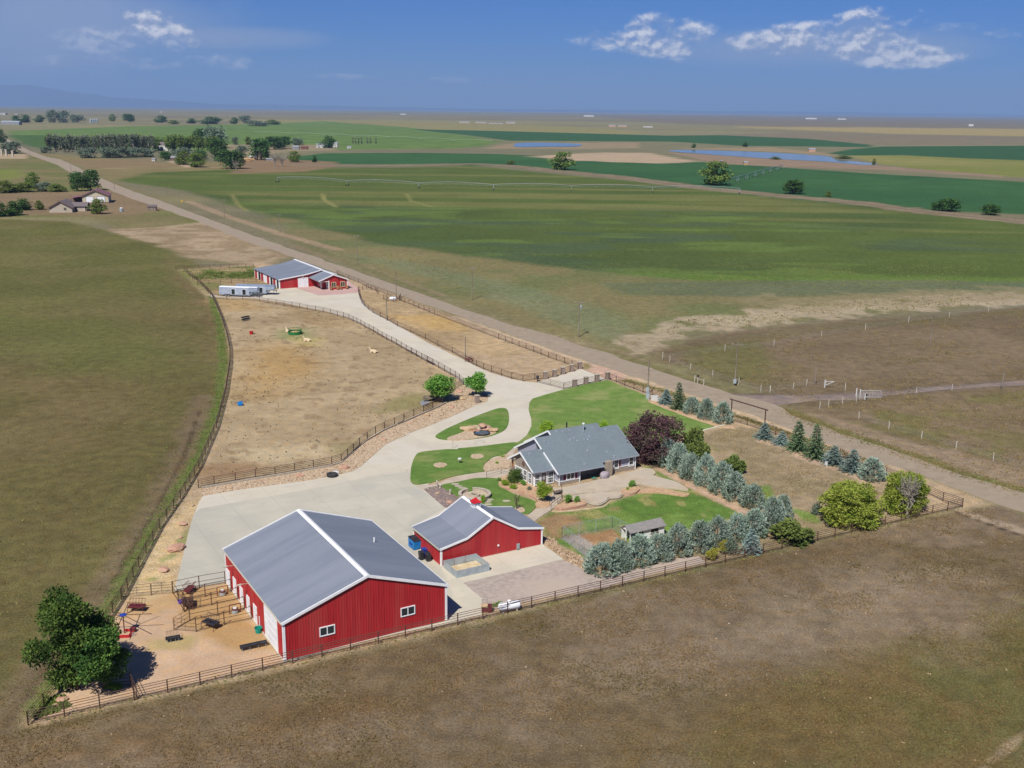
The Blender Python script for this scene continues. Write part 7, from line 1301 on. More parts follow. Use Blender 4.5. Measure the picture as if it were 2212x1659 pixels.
def limb(b, p0, p1, r0, r1, r, bend=0.12, n=4):
    p0 = np.array(p0); p1 = np.array(p1); L = np.linalg.norm(p1 - p0); pts = [p0 + (p1 - p0) * k / n + (r.normal(size=3) * bend * L * (0 < k < n)) * 0.5 for k in range(n + 1)]
    b.tube(pts, [r0 + (r1 - r0) * k / n for k in range(n + 1)], 6, cap=False); return pts
PROTO = {}
def broadleaf(key, H, Wd, trunk_h, nclump, nleaf, leaf, mat, seed, bark='bark', shape=(0.0, 1.0), clump=0.2, stems=1, long=1.0, droop=0.0, sq=2.0):
    r = np.random.default_rng(seed); R = Wd / 2; ch = H - trunk_h; cz = trunk_h + ch / 2; b = MB(); cent = []
    k = 0
    while len(cent) < nclump:
        d = r.normal(size=3); d /= np.linalg.norm(d); q = r.random() ** 0.45 * 0.84; z = d[2] * q
        if sq > 2: z = r.uniform(-0.92, 0.9); a_ = r.uniform(0, 6.283); q = (1 - abs(z) ** sq) ** (1 / sq) * r.random() ** 0.4 * 0.86; d = np.array([math.cos(a_), math.sin(a_), 0])
        wz = 1.0 - shape[0] * max(0, z) - (1 - shape[1]) * max(0, -z)
        cent.append((d[0] * q * R * wz * r.uniform(0.85, 1.1), d[1] * q * R * wz * r.uniform(0.85, 1.1), cz + z * ch / 2))
    cent = np.array(cent); top = max(0.05, 0.02 * H)
    for s in range(stems):
        bx = r.normal(size=2) * 0.06 * Wd * (stems > 1); limb(b, (bx[0], bx[1], -0.1), (bx[0] * 2, bx[1] * 2, cz + ch * 0.15), 0.022 * H + 0.05, top * 0.6, r, 0.05)
        for c in cent[r.permutation(len(cent))[:max(5, nclump // (3 * stems))]]:
            z0 = r.uniform(trunk_h * 0.7, max(trunk_h, min(c[2] - 0.05 * H, cz))); f = z0 / (cz + ch * 0.15); limb(b, (bx[0] * (1 + f), bx[1] * (1 + f), z0), c, 0.011 * H, 0.01, r, 0.1, 3)
    cr = clump * Wd * r.uniform(0.7, 1.25, len(cent)); ci = r.choice(len(cent), nleaf, p=cr ** 2 / (cr ** 2).sum()); d = unit(r.normal(size=(nleaf, 3))); q = r.random(nleaf) ** 0.4
    C = cent[ci] + d * (cr[ci] * q)[:, None] * np.array([1, 1, 0.8]); C[:, 2] = np.maximum(C[:, 2], 0.03)
    D_ = unit(d + r.normal(size=(nleaf, 3)) * 0.7 + np.array([0, 0, -droop])); sz = leaf * r.uniform(0.7, 1.35, nleaf)
    v, f = kites(C, D_, sz * long, sz * 0.75, r); PROTO[key] = (b.mesh('trunk', bark), npmesh('crown', v, f, mat), H, Wd)
def spruce(key, H, Wd, mat, seed, levels=15, per=11, spray=0.34, dens=7):
    r = np.random.default_rng(seed); b = MB(); b.tube(((0, 0, -0.1), (0, 0, H * 0.96)), [0.02 * H + 0.04, 0.015], 7, cap=False); Cs, Ds, Ls = [], [], []
    for k in range(levels):
        f = k / (levels - 1); z = H * (0.03 + 0.93 * f); rad_ = Wd / 2 * (1 - f) ** 0.85 * r.uniform(0.88, 1.1) + 0.08; nb = max(4, int(per * (1 - f * 0.65)))
        for j in range(nb):
            t = 2 * math.pi * (j + r.random() * 0.6) / nb + k * 0.7; Lb = rad_ * r.uniform(0.8, 1.12); m = max(3, int(dens * Lb / (Wd / 2) + 2))
            for i in range(m):
                s = (i + 0.4 + 0.5 * r.random()) / m; p = np.array([math.cos(t) * Lb * s, math.sin(t) * Lb * s, z - 0.18 * Lb * s + 0.12 * Lb * s * s + r.normal() * 0.03])
                for sg in (-1, 1, 0):
                    tt = t + sg * r.uniform(0.5, 0.95); Cs.append(p); Ds.append((math.cos(tt), math.sin(tt), r.uniform(-0.15, 0.3))); Ls.append(spray * (1.15 - 0.5 * s) * r.uniform(0.7, 1.2))
    for j in range(10): Cs.append((0, 0, H * 0.93)); Ds.append((r.normal() * 0.25, r.normal() * 0.25, 1)); Ls.append(spray * 0.9)
    v, f = kites(np.array(Cs), unit(np.array(Ds)), np.array(Ls), np.array(Ls) * 0.42, r); PROTO[key] = (b.mesh('trunk', 'bark'), npmesh('crown', v, f, mat), H, Wd)
def juniper(key, H, Wd, mat, seed, ntuft=260, per=13, spray=0.42, cone=0.75):
    r = np.random.default_rng(seed); b = MB(); b.tube(((0, 0, -0.1), (0, 0, H * 0.8)), [0.12, 0.03], 6, cap=False); Cs, Ds, Ls = [], [], []
    for k in range(ntuft):
        f = r.random() ** 1.15; z = H * (0.02 + 0.9 * f); rr = Wd / 2 * (1 - max(0, f - 0.22) / 0.78) ** cone * (0.82 + 0.18 * min(1, f / 0.2)); rr *= r.uniform(0.6, 1.03); t = r.random() * 6.283
        c = np.array([math.cos(t) * rr, math.sin(t) * rr, z]); out = np.array([math.cos(t), math.sin(t), 0.55 + 0.8 * f]); out /= np.linalg.norm(out); tl = spray * r.uniform(0.8, 1.5)
        for j in range(per):
            s = r.random(); Cs.append(c + out * tl * (s - 0.45) + r.normal(size=3) * 0.10); Ds.append(out + r.normal(size=3) * 0.45 + np.array([0, 0, 0.25])); Ls.append(spray * r.uniform(0.5, 0.95))
    v, f = kites(np.array(Cs), unit(np.array(Ds)), np.array(Ls), np.array(Ls) * 0.36, r); PROTO[key] = (b.mesh('trunk', 'bark'), npmesh('crown', v, f, mat), H, Wd)
broadleaf('cotton0', 9.5, 8.0, 0.8, 40, 16000, 0.26, 'lf_dark', 1, clump=0.15, shape=(0.15, 0.9), sq=2.4, stems=2); broadleaf('cotton1', 7.0, 5.6, 1.4, 26, 8500, 0.25, 'lf_dark', 2, clump=0.155, shape=(0.1, 0.8), sq=2.4)
broadleaf('ash0', 5.6, 4.6, 1.2, 36, 5200, 0.26, 'lf_mid', 3, clump=0.17, shape=(0.3, 0.9)); broadleaf('ash1', 5.4, 4.0, 1.3, 30, 4200, 0.26, 'lf_mid', 4, clump=0.17, shape=(0.35, 0.9))
broadleaf('plum', 7.0, 8.5, 0.2, 64, 11000, 0.26, 'lf_plum', 5, clump=0.12, shape=(0.1, 0.95), stems=4, sq=2.6)
broadleaf('willow', 6.0, 7.0, 0.0, 130, 17000, 0.21, 'lf_willow', 6, clump=0.11, shape=(0.12, 1.0), stems=4, long=2.0, sq=3.5)
broadleaf('shrub', 2.2, 2.4, 0.05, 22, 2200, 0.17, 'lf_mid', 7, clump=0.2, sq=2.6, shape=(0.1, 1)); broadleaf('shrub_dark', 2.4, 3.2, 0.05, 26, 3000, 0.17, 'lf_dark', 8, clump=0.18, sq=2.6, shape=(0.1, 1)); broadleaf('lime', 1.2, 1.9, 0.0, 26, 2400, 0.12, 'lf_lime', 9, clump=0.2, shape=(0, 1))
broadleaf('limetree', 3.4, 2.8, 0.9, 24, 2600, 0.18, 'lf_lime', 10, clump=0.19); broadleaf('yellow', 1.6, 1.6, 0.0, 18, 1500, 0.15, 'lf_yel', 12, clump=0.22); broadleaf('greyshrub', 1.6, 1.6, 0.0, 18, 1000, 0.14, 'lf_grey', 13, clump=0.22)
broadleaf('pine', 2.6, 3.2, 0.1, 26, 3000, 0.26, 'lf_pine', 14, clump=0.17, sq=2.6, shape=(0.1, 1), long=1.5)
broadleaf('far0', 10, 9, 0.2, 34, 1700, 0.75, 'lf_far', 15, clump=0.17, shape=(0.25, 0.9), sq=2.8); broadleaf('far1', 10, 8, 0.2, 30, 1500, 0.75, 'lf_far', 16, clump=0.18, shape=(0.4, 0.9), sq=2.8); broadleaf('far2', 10, 9, 0.2, 34, 1700, 0.75, 'lf_olive', 17, clump=0.17, shape=(0.25, 0.9), sq=2.8); broadleaf('far3', 8, 9, 0.4, 34, 1600, 0.7, 'lf_grey', 18, clump=0.18, shape=(0.2, 1.0), sq=2.8)
for k in range(2):
    broadleaf('pop%d' % k, 20, 4.2, 1.5, 30, 420, 1.0, 'lf_pop', 19 + k, bark='palebark', clump=0.26, shape=(0.3, 0.8)); b = MB(); r = np.random.default_rng(19 + k); limb(b, (0, 0, -0.2), (0.2, 0, 18), 0.75, 0.25, r, 0.02)
    for j in range(14): t = j * 2.4; z = 3 + j; limb(b, (0, 0, z), (1.5 * math.cos(t), 1.5 * math.sin(t), z + 3.2), 0.3, 0.08, r, 0.05, 2)
    PROTO['pop%d' % k] = (b.mesh('trunk', 'palebark'),) + PROTO['pop%d' % k][1:]
broadleaf('pop2', 18, 7, 0.5, 30, 1000, 1.2, 'lf_olive', 21, bark='palebark', clump=0.22)
for k in range(3): spruce('blue%d' % k, 3.6, 3.0, 'lf_blue', 30 + k); spruce('spr%d' % k, 4.6, 3.1, 'lf_spr', 40 + k, 17)
for k in range(4): juniper('jun%d' % k, 4.0, 4.2, 'lf_jun', 50 + k, 320, 13, 0.46, 0.5)
def bare(key, H, Wd, seed, bark='palebark', n=26):
    r = np.random.default_rng(seed); b = MB(); c = MB(); limb(b, (0, 0, -0.1), (0, 0, H * 0.5), 0.04 * H, 0.02 * H, r, 0.04)
    for k in range(n):
        z0 = H * r.uniform(0.1, 0.5); t = r.random() * 6.28; q = np.array([math.cos(t) * Wd / 2 * r.uniform(0.4, 1), math.sin(t) * Wd / 2 * r.uniform(0.4, 1), H * r.uniform(0.5, 1)]); pts = limb(c, (0, 0, z0), q, 0.014 * H, 0.004 * H, r, 0.12)
        for j in range(3): limb(c, pts[2 + j % 2], pts[2 + j % 2] + r.normal(size=3) * H * 0.11 + np.array([0, 0, 0.06 * H]), 0.006 * H, 0.002 * H, r, 0.1, 2)
    PROTO[key] = (b.mesh('trunk', bark), c.mesh('crown', bark), H, Wd)
bare('dead', 10, 9, 61); bare('stems', 6, 3, 62, 'palebark', 40); bare('sapling', 2.6, 1.8, 63, 'bark', 14)
def plant(key, p, h, w, label, cat='tree', group=None, name=None, rot=None, z=0.0):
    tm, cm, H, Wd = PROTO[key]; o = thing(name or 'tree', label, cat, (p[0], p[1], z), random.uniform(0, 6.28) if rot is None else rot, group); o.scale = (w / Wd * random.uniform(0.92, 1.1), w / Wd * random.uniform(0.92, 1.1), h / H); o.rotation_euler[0] = random.uniform(-0.03, 0.03); o.rotation_euler[1] = random.uniform(-0.03, 0.03); add('trunk', tm, o); add('crown', cm, o); return o
def grow(key, v, x, y, ty, wpx, label, cat='tree', group=None, name=None, front=True, z=0.0, rot=None, hk=1.0):
    """plant seen with its foot at (x,y), its top at ty and a given width; a bushy plant's visible foot is its front edge"""
    p = VW[v](x, y); w = width_at(p, v, wpx)
    if front: d = np.array([p[0], p[1], 0]) / np.linalg.norm(p[:2]); p = p + d * w * 0.38
    return plant(key, p, height_at(p, v, ty) * hk * {'spr': 1.18, 'blu': 1.1, 'jun': 1.06, 'far': 1.08, 'pop': 1.1, 'wil': 0.88}.get(key[:3], 1.0), w * {'jun': 1.2, 'blu': 1.5, 'spr': 1.5, 'plu': 1.22, 'far': 1.25, 'pin': 1.2}.get(key[:3], 1.0), label, cat, group, name, rot, z)
G1 = 'spruces along the road'
grow('blue0', 'q2', 1040, 558, 440, 105, 'blue spruce nearest the lawn-corner pole', 'tree', G1, 'spruce_tree'); grow('spr0', 'q2', 1145, 602, 405, 105, 'tall green spruce second from the lawn-corner pole', 'tree', G1, 'spruce_tree')
for k, (x, y, ty, w, lab) in enumerate(((1255, 638, 500, 115, 'third conifer from the lawn-corner pole'), (1370, 683, 515, 125, 'fourth conifer from the lawn-corner pole'), (1508, 720, 545, 135, 'last conifer before the pipe arch'))): grow('jun%d' % k, 'q2', x, y, ty, w, lab, 'tree', G1, 'juniper_tree')
for key, x, y, ty, w, lab in (('blue1', 1018, 515, 385, 112, 'blue spruce just below the pipe arch'), ('blue2', 1158, 562, 455, 120, 'short blue spruce second below the pipe arch'), ('spr1', 1288, 614, 395, 155, 'tall dark spruce third below the pipe arch'), ('spr2', 1435, 678, 428, 148, 'tall dark spruce fourth below the pipe arch'),
        ('blue0', 1583, 728, 575, 148, 'blue spruce with the small white box at its foot'), ('blue2', 1738, 788, 610, 145, 'grey-green spruce second from the willows'), ('jun3', 1900, 858, 675, 178, 'blue juniper next to the far willow')): grow(key, 'z7', x, y, ty, w, lab, 'tree', G1, 'spruce_tree')
G2 = 'blue junipers in the diagonal row'
for k, (x, y, ty, w, lab) in enumerate(((225, 752, 510, 130, 'greenest juniper at the purple tree end of the diagonal row'), (310, 795, 555, 160, 'second juniper from the purple tree'), (405, 852, 638, 150, 'third juniper from the purple tree'), (535, 905, 648, 165, 'fourth juniper from the purple tree'), (665, 968, 708, 185, 'fifth juniper from the purple tree'), (775, 1025, 790, 185, 'sixth juniper from the purple tree'), (918, 1082, 893, 175, 'last juniper of the diagonal row'))): grow('jun%d' % (k % 4), 'z7', x, y, ty, w, lab, 'tree', G2, 'juniper_tree')
G3 = 'blue junipers in the near hedge'
for k, (v, x, y, ty, w, lab) in enumerate((('z6', 1625, 1412, 1165, 250, 'largest juniper at the gravel yard end of the near hedge'), ('z6', 1765, 1385, 1128, 200, 'second juniper from the gravel yard end of the near hedge'), ('z6', 1930, 1338, 1092, 215, 'third juniper from the gravel yard end, in front of the kennel'), ('z6', 2085, 1302, 1075, 210, 'fourth juniper, in front of the kennel shed corner'),
        ('z7', 310, 1475, 1222, 200, 'fifth juniper in the near hedge, right of the kennel'), ('z7', 488, 1448, 1195, 195, 'sixth juniper in the near hedge'), ('z7', 625, 1395, 1158, 190, 'seventh juniper in the near hedge'), ('z7', 788, 1360, 1130, 190, 'eighth juniper in the near hedge, behind the small blue spruce'), ('z7', 930, 1335, 1095, 180, 'ninth juniper in the near hedge'), ('z7', 1080, 1288, 1005, 190, 'tenth juniper, at the bend of the hedge'), ('z7', 1160, 1235, 980, 150, 'last juniper at the bend of the hedge, by the green strip'))): grow('jun%d' % ((k + 1) % 4), v, x, y, ty, w, lab, 'tree', G3, 'juniper_tree')
grow('blue1', 'z7', 910, 1452, 1265, 135, 'small blue spruce in front of the near hedge', 'tree', None, 'spruce_tree'); grow('yellow', 'z7', 590, 1512, 1405, 95, 'yellow-green shrub by the near fence', 'shrub', None, 'shrub'); grow('greyshrub', 'z7', 745, 1475, 1325, 130, 'grey shrub beside the yellow one, at the near fence', 'shrub', None, 'shrub'); grow('yellow', 'z7', 690, 1455, 1345, 100, 'olive shrub between the hedge and the yellow shrub', 'shrub', None, 'shrub')
grow('pine', 'z7', 1240, 1390, 1212, 255, 'low olive mugo pine by the near fence', 'shrub', None, 'mugo_pine'); grow('pine', 'z7', 430, 690, 450, 160, 'olive pine behind the top of the diagonal juniper row', 'shrub', None, 'mugo_pine'); grow('pine', 'z7', 480, 720, 545, 120, 'small olive pine right of the larger one behind the juniper row', 'shrub', None, 'mugo_pine'); grow('pine', 'z7', 770, 800, 662, 130, 'dark olive pine behind the middle of the diagonal juniper row', 'shrub', None, 'mugo_pine')
grow('willow', 'z7', 1715, 1258, 865, 480, 'large rounded willow inside the near fence', 'tree', 'willows at the right corner', 'willow_tree'); grow('willow', 'q3', 1215, 1480, 1105, 370, 'upright willow with dead grey stems near the road corner', 'tree', 'willows at the right corner', 'willow_tree', rot=2.0); grow('stems', 'q3', 1250, 1490, 1110, 200, 'spray of dead grey stems in front of the right willow', 'dead tree', None, 'dead_willow', front=False)
grow('greyshrub', 'z7', 1445, 1142, 1028, 80, 'small grey shrub left of the big willow', 'shrub', None, 'shrub'); grow('plum', 'z7', 115, 745, 335, 500, 'large purple-leaved plum tree at the end of the house', 'tree', None, 'plum_tree')
grow('limetree', 'q1', 1230, 850, 690, 150, 'yellow-green tree behind the left end of the house roof', 'tree', None, 'small_tree'); grow('lime', 'q1', 1690, 800, 690, 80, 'yellow-green shrub behind the right end of the house roof', 'shrub', None, 'shrub', hk=1.0)
grow('ash0', 'q1', 340, 530, 305, 260, 'leafy green tree over the old wagon by the driveway', 'tree', 'trees by the driveway bend', 'ash_tree', front=False); grow('ash1', 'q1', 652, 500, 288, 200, 'leafy green tree behind the lone stone pillar', 'tree', 'trees by the driveway bend', 'ash_tree', front=False)
grow('shrub_dark', 'h7', 360, 1515, 1205, 390, 'large dark green shrub beside the sunroom windows', 'shrub', None, 'shrub', z=0.12); grow('lime', 'h7', 155, 1550, 1412, 215, 'rounded lime shrub left of the pair by the sunroom', 'shrub', 'lime shrubs', 'shrub', z=0.12); grow('lime', 'h7', 328, 1635, 1508, 195, 'rounded lime shrub right of the pair by the sunroom', 'shrub', 'lime shrubs', 'shrub', z=0.12); grow('shrub', 'h7', 560, 1540, 1425, 150, 'small green shrub under the sunroom windows', 'shrub', None, 'shrub', z=0.12); grow('greyshrub', 'h7', 690, 1650, 1555, 110, 'little grey shrub at the sunroom corner', 'shrub', None, 'shrub', z=0.12)
grow('limetree', 'z6', 1138, 800, 640, 150, 'bright green small tree beside the sunroom door', 'tree', None, 'small_tree', front=False, z=0.1); grow('sapling', 'z6', 922, 868, 715, 90, 'nearly bare sapling in a rock ring on the garden lawn', 'tree', None, 'sapling', front=False, z=0.1)
for x, y, ty, w, lab, key in ((1338, 828, 752, 85, 'green shrub in the patio bed beside the path steps', 'shrub'), (1418, 822, 768, 55, 'small green shrub in the patio bed, right of the larger one', 'shrub'), (1870, 698, 640, 62, 'green shrub in the round bed above the lower patio', 'shrub'), (645, 818, 752, 38, 'slim yellow-green shrub behind the fire pit', 'lime'), (1835, 715, 690, 35, 'tiny shrub in the round bed above the lower patio', 'lime'), (810, 440, 425, 35, 'tiny green clump in the porch rock bed', 'lime'), (760, 495, 478, 40, 'low clump in the porch rock bed by the handrail', 'lime'), (780, 640, 610, 40, 'low clump at the corner of the garden lawn', 'shrub')): grow(key, 'z6', x, y, ty, w, lab, 'shrub', None, 'shrub', z=0.12)
plant('cotton0', VW['z8'](545, 1120) + np.array([-0.6, 1.0, 0]), 10.0, 8.6, 'big dark leafy tree at the near left corner', 'tree', None, 'cottonwood_tree', 0.6); plant('cotton1', VW['z8'](755, 1085), 6.6, 6.0, 'smaller leafy tree beside the dark gate at the near corner', 'tree', None, 'cottonwood_tree', 1.0); grow('shrub', 'z8', 830, 1110, 1040, 130, 'low green shrub in the shade under the near trees', 'shrub', None, 'shrub')
# trees further off
def far_trees(rows, view_name, grp):
    for key, x, y, ty, w, lab in rows: grow(key, view_name, x, y, ty, w, lab, 'tree' if key[:3] != 'bus' else 'shrub', grp, 'far_tree' if key != 'dead' else 'dead_tree', front=False)
far_trees((('far0', 505, 702, 585, 85, 'dark tree behind the workshop, left of the pair'), ('far0', 598, 698, 572, 105, 'dark tree behind the workshop, right of the pair'), ('far2', 215, 672, 592, 75, 'light green tree above the hedge left of the workshop'), ('far2', 645, 852, 768, 82, 'round green tree in front of the workshop doors'),
        ('far2', 45, 712, 645, 130, 'hedge bush at the left edge behind the neighbour yard'), ('far2', 160, 706, 655, 115, 'hedge bush second from the left behind the neighbour yard'), ('far3', 290, 703, 652, 90, 'grey hedge bush behind the neighbour yard'), ('far2', 375, 706, 662, 95, 'hedge bush nearest the workshop'),
        ('far1', 160, 826, 758, 88, 'dark round tree left of the neighbour house'), ('far2', 260, 824, 772, 52, 'small round tree beside the neighbour house'), ('far1', 92, 862, 778, 100, 'dark shrubby tree left of the neighbour deck'), ('far1', 15, 868, 786, 100, 'dark shrubby tree at the left edge of the neighbour yard')), 'z1', 'trees around the neighbour house')
far_trees((('far1', 18, 384, 303, 50, 'dark tree at the left edge where the road bends'), ('far3', 80, 456, 388, 110, 'grey bush by the concrete pillars at the far left'), ('far3', 580, 484, 428, 105, 'grey-green olive tree left of the row below the poplars'), ('far3', 705, 484, 423, 100, 'grey-green olive tree, first of four below the poplars'), ('far3', 798, 482, 424, 100, 'grey-green olive tree, second of four below the poplars'), ('far3', 880, 480, 427, 95, 'grey-green olive tree, third of four below the poplars'), ('far3', 952, 479, 427, 95, 'grey-green olive tree, fourth of four below the poplars'), ('far3', 305, 452, 415, 60, 'grey bush at the left end of the poplars'),
        ('far0', 1088, 500, 445, 66, 'dark round tree by the farm driveway'), ('far3', 1200, 492, 428, 120, 'grey-green tree behind the farm driveway'), ('far2', 1205, 528, 452, 100, 'olive tree right of the farm driveway'), ('far2', 1290, 545, 465, 100, 'yellow-green tree at the front of the farm grove'), ('far0', 1312, 500, 440, 80, 'dark tree in the middle of the farm grove'),
        ('far3', 1412, 420, 298, 125, 'tall grey-green cottonwood above the farm grove'), ('far0', 1322, 395, 298, 85, 'dark tree left of the tall cottonwood'), ('far0', 1432, 505, 365, 110, 'tall dark tree below the cottonwood'), ('far0', 1520, 555, 438, 150, 'broad dark tree at the right of the farm grove'), ('far3', 1590, 468, 412, 64, 'grey bush behind the straw pile'), ('far3', 1545, 398, 355, 42, 'grey tree by the far white shed'),
        ('far0', 1715, 498, 368, 125, 'dark tall tree beside the straw barn'), ('far0', 1800, 428, 350, 110, 'dark grove tree left half behind the dead trees'), ('far0', 1860, 422, 348, 90, 'dark grove tree right half behind the dead trees'), ('far3', 1955, 415, 362, 65, 'grey tree by the farm sheds'), ('far1', 2148, 418, 348, 85, 'dark tree between the two white sheds'), ('far2', 1935, 512, 450, 68, 'olive bush right of the dead trees'), ('far1', 2066, 512, 472, 32, 'small round tree alone at the green field edge'),
        ('dead', 1805, 542, 435, 90, 'bare dead tree, left of the pair by the canal'), ('dead', 1852, 542, 448, 90, 'bare dead tree, right of the pair by the canal'), ('dead', 1550, 578, 488, 60, 'bare dead tree in front of the broad dark tree'), ('far2', 1630, 398, 352, 40, 'small spiky tree by the far white gable')), 'z1', 'farm grove trees')
far_trees((('far3', 340, 252, 180, 60, 'far cottonwood, left of the horizon group'), ('far3', 415, 252, 185, 80, 'far cottonwood in the middle of the horizon group'), ('far3', 505, 250, 208, 90, 'far grey bushes right of the horizon group'), ('far1', 255, 250, 208, 50, 'far dark tree near the left farm sheds'), ('far1', 165, 252, 205, 60, 'far dark tree beside the left shed'), ('far1', 110, 248, 208, 50, 'far dark tree above the left shed'), ('far2', 740, 243, 203, 42, 'far lone olive tree right of the silos'), ('far0', 847, 249, 198, 64, 'far lone dark tree in mid-plain'), ('far1', 1053, 252, 210, 66, 'far dark tree at the edge of the pale green field'), ('far2', 1140, 262, 240, 60, 'far low bush right of the dark tree'),
        ('far1', 1262, 258, 228, 55, 'far tree at the left of the water-side group'), ('far1', 1375, 262, 218, 110, 'far broad tree of the water-side group'), ('far1', 1535, 260, 222, 45, 'far small tree right of the water-side group'), ('far3', 1610, 258, 213, 66, 'far rounded tree above the bushes'), ('far3', 1680, 275, 245, 120, 'far grey bushes at the field edge'), ('far2', 1790, 265, 238, 90, 'far olive bushes right of the grey ones')), 'z1', 'scattered trees on the plain')
far_trees((('far2', 520, 552, 440, 125, 'tallest tree standing on the canal bank'), ('far0', 950, 600, 530, 98, 'round bush on the canal bank right of the tall tree'), ('far2', 1140, 618, 590, 32, 'tiny bush on the canal bank'), ('far0', 1800, 695, 630, 110, 'broad bush on the canal bank at the right'), ('far0', 1728, 690, 648, 50, 'small bush left of the broad canal bush'), ('far0', 2030, 716, 660, 88, 'round bush near the right end of the canal bank'), ('far1', 403, 348, 327, 22, 'tiny tree behind the pond'), ('far1', 687, 342, 320, 30, 'small tree behind the pond beyond the tiny one'), ('far2', 1390, 442, 412, 18, 'small tree at the right tip of the pond'), ('far2', 1225, 408, 392, 70, 'low bushes at the pond shore'), ('far2', 850, 412, 398, 45, 'reeds at the near pond shore')), 'zr', 'canal and pond trees')
far_trees((('far2', 1785, 468, 384, 98, 'round tree on the canal bank left of the tall one'), ('far2', 1505, 438, 420, 40, 'low bush beside the canal bend')), 'zm', 'canal and pond trees')
# poplar windbreak
def nth(k): return '%d%s' % (k + 1, {1: 'st', 2: 'nd', 3: 'rd'}.get((k + 1) % 10 if (k + 1) // 10 != 1 else 0, 'th'))
r_ = np.random.default_rng(77); xs = np.sort(np.concatenate([np.linspace(318, 1000, 38) + r_.normal(0, 5, 38)]))
for k, x in enumerate(xs): grow('pop%d' % (k % 2), 'z1', x, 446 + r_.uniform(-5, 3), 326 + r_.uniform(-5, 16), 30 + r_.uniform(-4, 8), 'pale-trunked poplar, %s from the left in the long windbreak row' % nth(k), 'tree', 'poplar windbreak', 'poplar_tree', front=False)
for k, x in enumerate(np.linspace(955, 1420, 17)): grow('pop2', 'z1', x + r_.normal(0, 5), 436 + r_.uniform(-6, 4), 332 + r_.uniform(-8, 18), 48 + r_.uniform(-6, 10), 'green windbreak tree right of the pale poplars, %s from the left' % nth(k), 'tree', 'green windbreak trees', 'windbreak_tree', front=False)
for k, x in enumerate(np.linspace(330, 920, 11)): grow('pop2', 'z1', x + r_.normal(0, 12), 432 + r_.uniform(-4, 4), 328 + r_.uniform(-6, 14), 64, 'dark tree behind the pale poplar trunks, %s from the left' % nth(k), 'tree', 'trees behind the poplars', 'windbreak_tree', front=False)
for k, x in enumerate((640, 655, 672, 690, 720, 738, 768)): grow('pop1', 'zm', x, 340, 286 + r_.uniform(-3, 5), 8, 'thin young poplar behind the white sheds, %s from the left' % nth(k), 'tree', 'young poplars behind the sheds', 'poplar_tree', front=False)

# ------------------------------------------------------------------ far buildings
def far_shed(v, x0, x1, y, ty, lab, wall='farwhite', roof='greyroof', side=0.6, yaw=0.0, doors=0, cat='shed', name='far_shed'):
    p = VW[v](x0, y); k_ = min(1.0, 11000 / np.linalg.norm(p)); w = width_at(p, v, x1 - x0) * k_; h = height_at(p, v, ty) * 1.0 if k_ == 1 else w * 0.1 + 3; p = p * k_; o = thing(name, lab, cat, p, yaw); e = h * 0.66; d = max(4.0, w * side)
    b = MB(); b.box(0, w, 0, d, 0, e); b.build('wall', wall, o)
    for y0, z0, y1, z1 in ((-0.3, e - 0.1, d / 2, h), (d / 2, h, d + 0.3, e - 0.1)): b = MB(); b.hexa(((-0.3, y0, z0), (w + 0.3, y0, z0), (w + 0.3, y1, z1), (-0.3, y1, z1)), ((-0.3, y0, z0 + 0.2), (w + 0.3, y0, z0 + 0.2), (w + 0.3, y1, z1 + 0.2), (-0.3, y1, z1 + 0.2))); b.build('roof_slope', roof, o)
    for s in (0, 1): b = MB(); b.xprism([(0, e), (d, e), (d / 2, h - 0.05)][::-1], 0.0 if s == 0 else w - 0.1, 0.1 if s == 0 else w); b.build('gable', wall, o)
    for k in range(doors): b = MB(); x = w * (k + 0.5) / doors; b.box(x - w * 0.08, x + w * 0.08, -0.08, -0.001, 0, e * 0.75); b.build('door', 'greyroof', o)
far_shed('z1', 2078, 2172, 418, 388, 'long white shed with grey roof beyond the dark green field', doors=3); far_shed('z1', 2188, 2216, 415, 380, 'tall white shed right of the long one', side=1.2, doors=1); far_shed('k7', 2030, 2105, 250, 208, 'small white shed right of the tall one', doors=1); far_shed('k7', 285, 335, 195, 122, 'white gabled house behind the grove', side=1.4, doors=1); far_shed('k7', 240, 385, 460, 385, 'straw barn with white roof', 'straw', 'farwhite'); far_shed('k7', 1030, 1150, 268, 200, 'grey shed among the farm trees', 'greyroof', 'greyroof', doors=1); far_shed('k7', 550, 690, 478, 430, 'low weathered shed under the dead trees', 'wood', 'greyroof', doors=2); far_shed('k7', 1190, 1310, 268, 205, 'rusty machinery shed beside the farmyard', 'rustred', 'rustred')
far_shed('k6', 1180, 1215, 350, 320, 'small white hut at the edge of the bare field', doors=1); far_shed('k6', 1240, 1410, 240, 150, 'white farmhouse with dark roof among the poplars', 'farwhite', 'brownroof', doors=2, cat='house', name='farmhouse'); far_shed('k6', 1380, 1440, 345, 300, 'low brown garage at the farm driveway', 'brownwall', 'greyroof')
far_shed('z1', 5, 125, 266, 240, 'long grey shed at the far left', 'greyroof', 'galv', 0.4, doors=2); far_shed('z1', -20, 35, 200, 187, 'white shed at the left edge of the horizon', doors=1); far_shed('z1', 95, 118, 203, 194, 'small tan shed near the left horizon', 'tanwall', 'greyroof')
o = None
for k in range(4):
    p = VW['z1'](596 + 14 * k, 254); h = height_at(p, 'z1', 226); o = thing('grain_silo', 'grey steel grain silo, %s of four' % ('leftmost', 'second from left', 'third from left', 'rightmost')[k], 'silo', p, 0, 'grain silos'); rr = width_at(p, 'z1', 14) / 2; b = MB(); b.lathe([(rr, 0), (rr, h * 0.8)], n=14); b.build('drum', 'galv', o); b = MB(); b.lathe([(rr * 1.03, h * 0.8), (rr * 0.15, h), (rr * 0.05, h * 1.02)], n=14); b.build('cone_roof', 'galv', o)
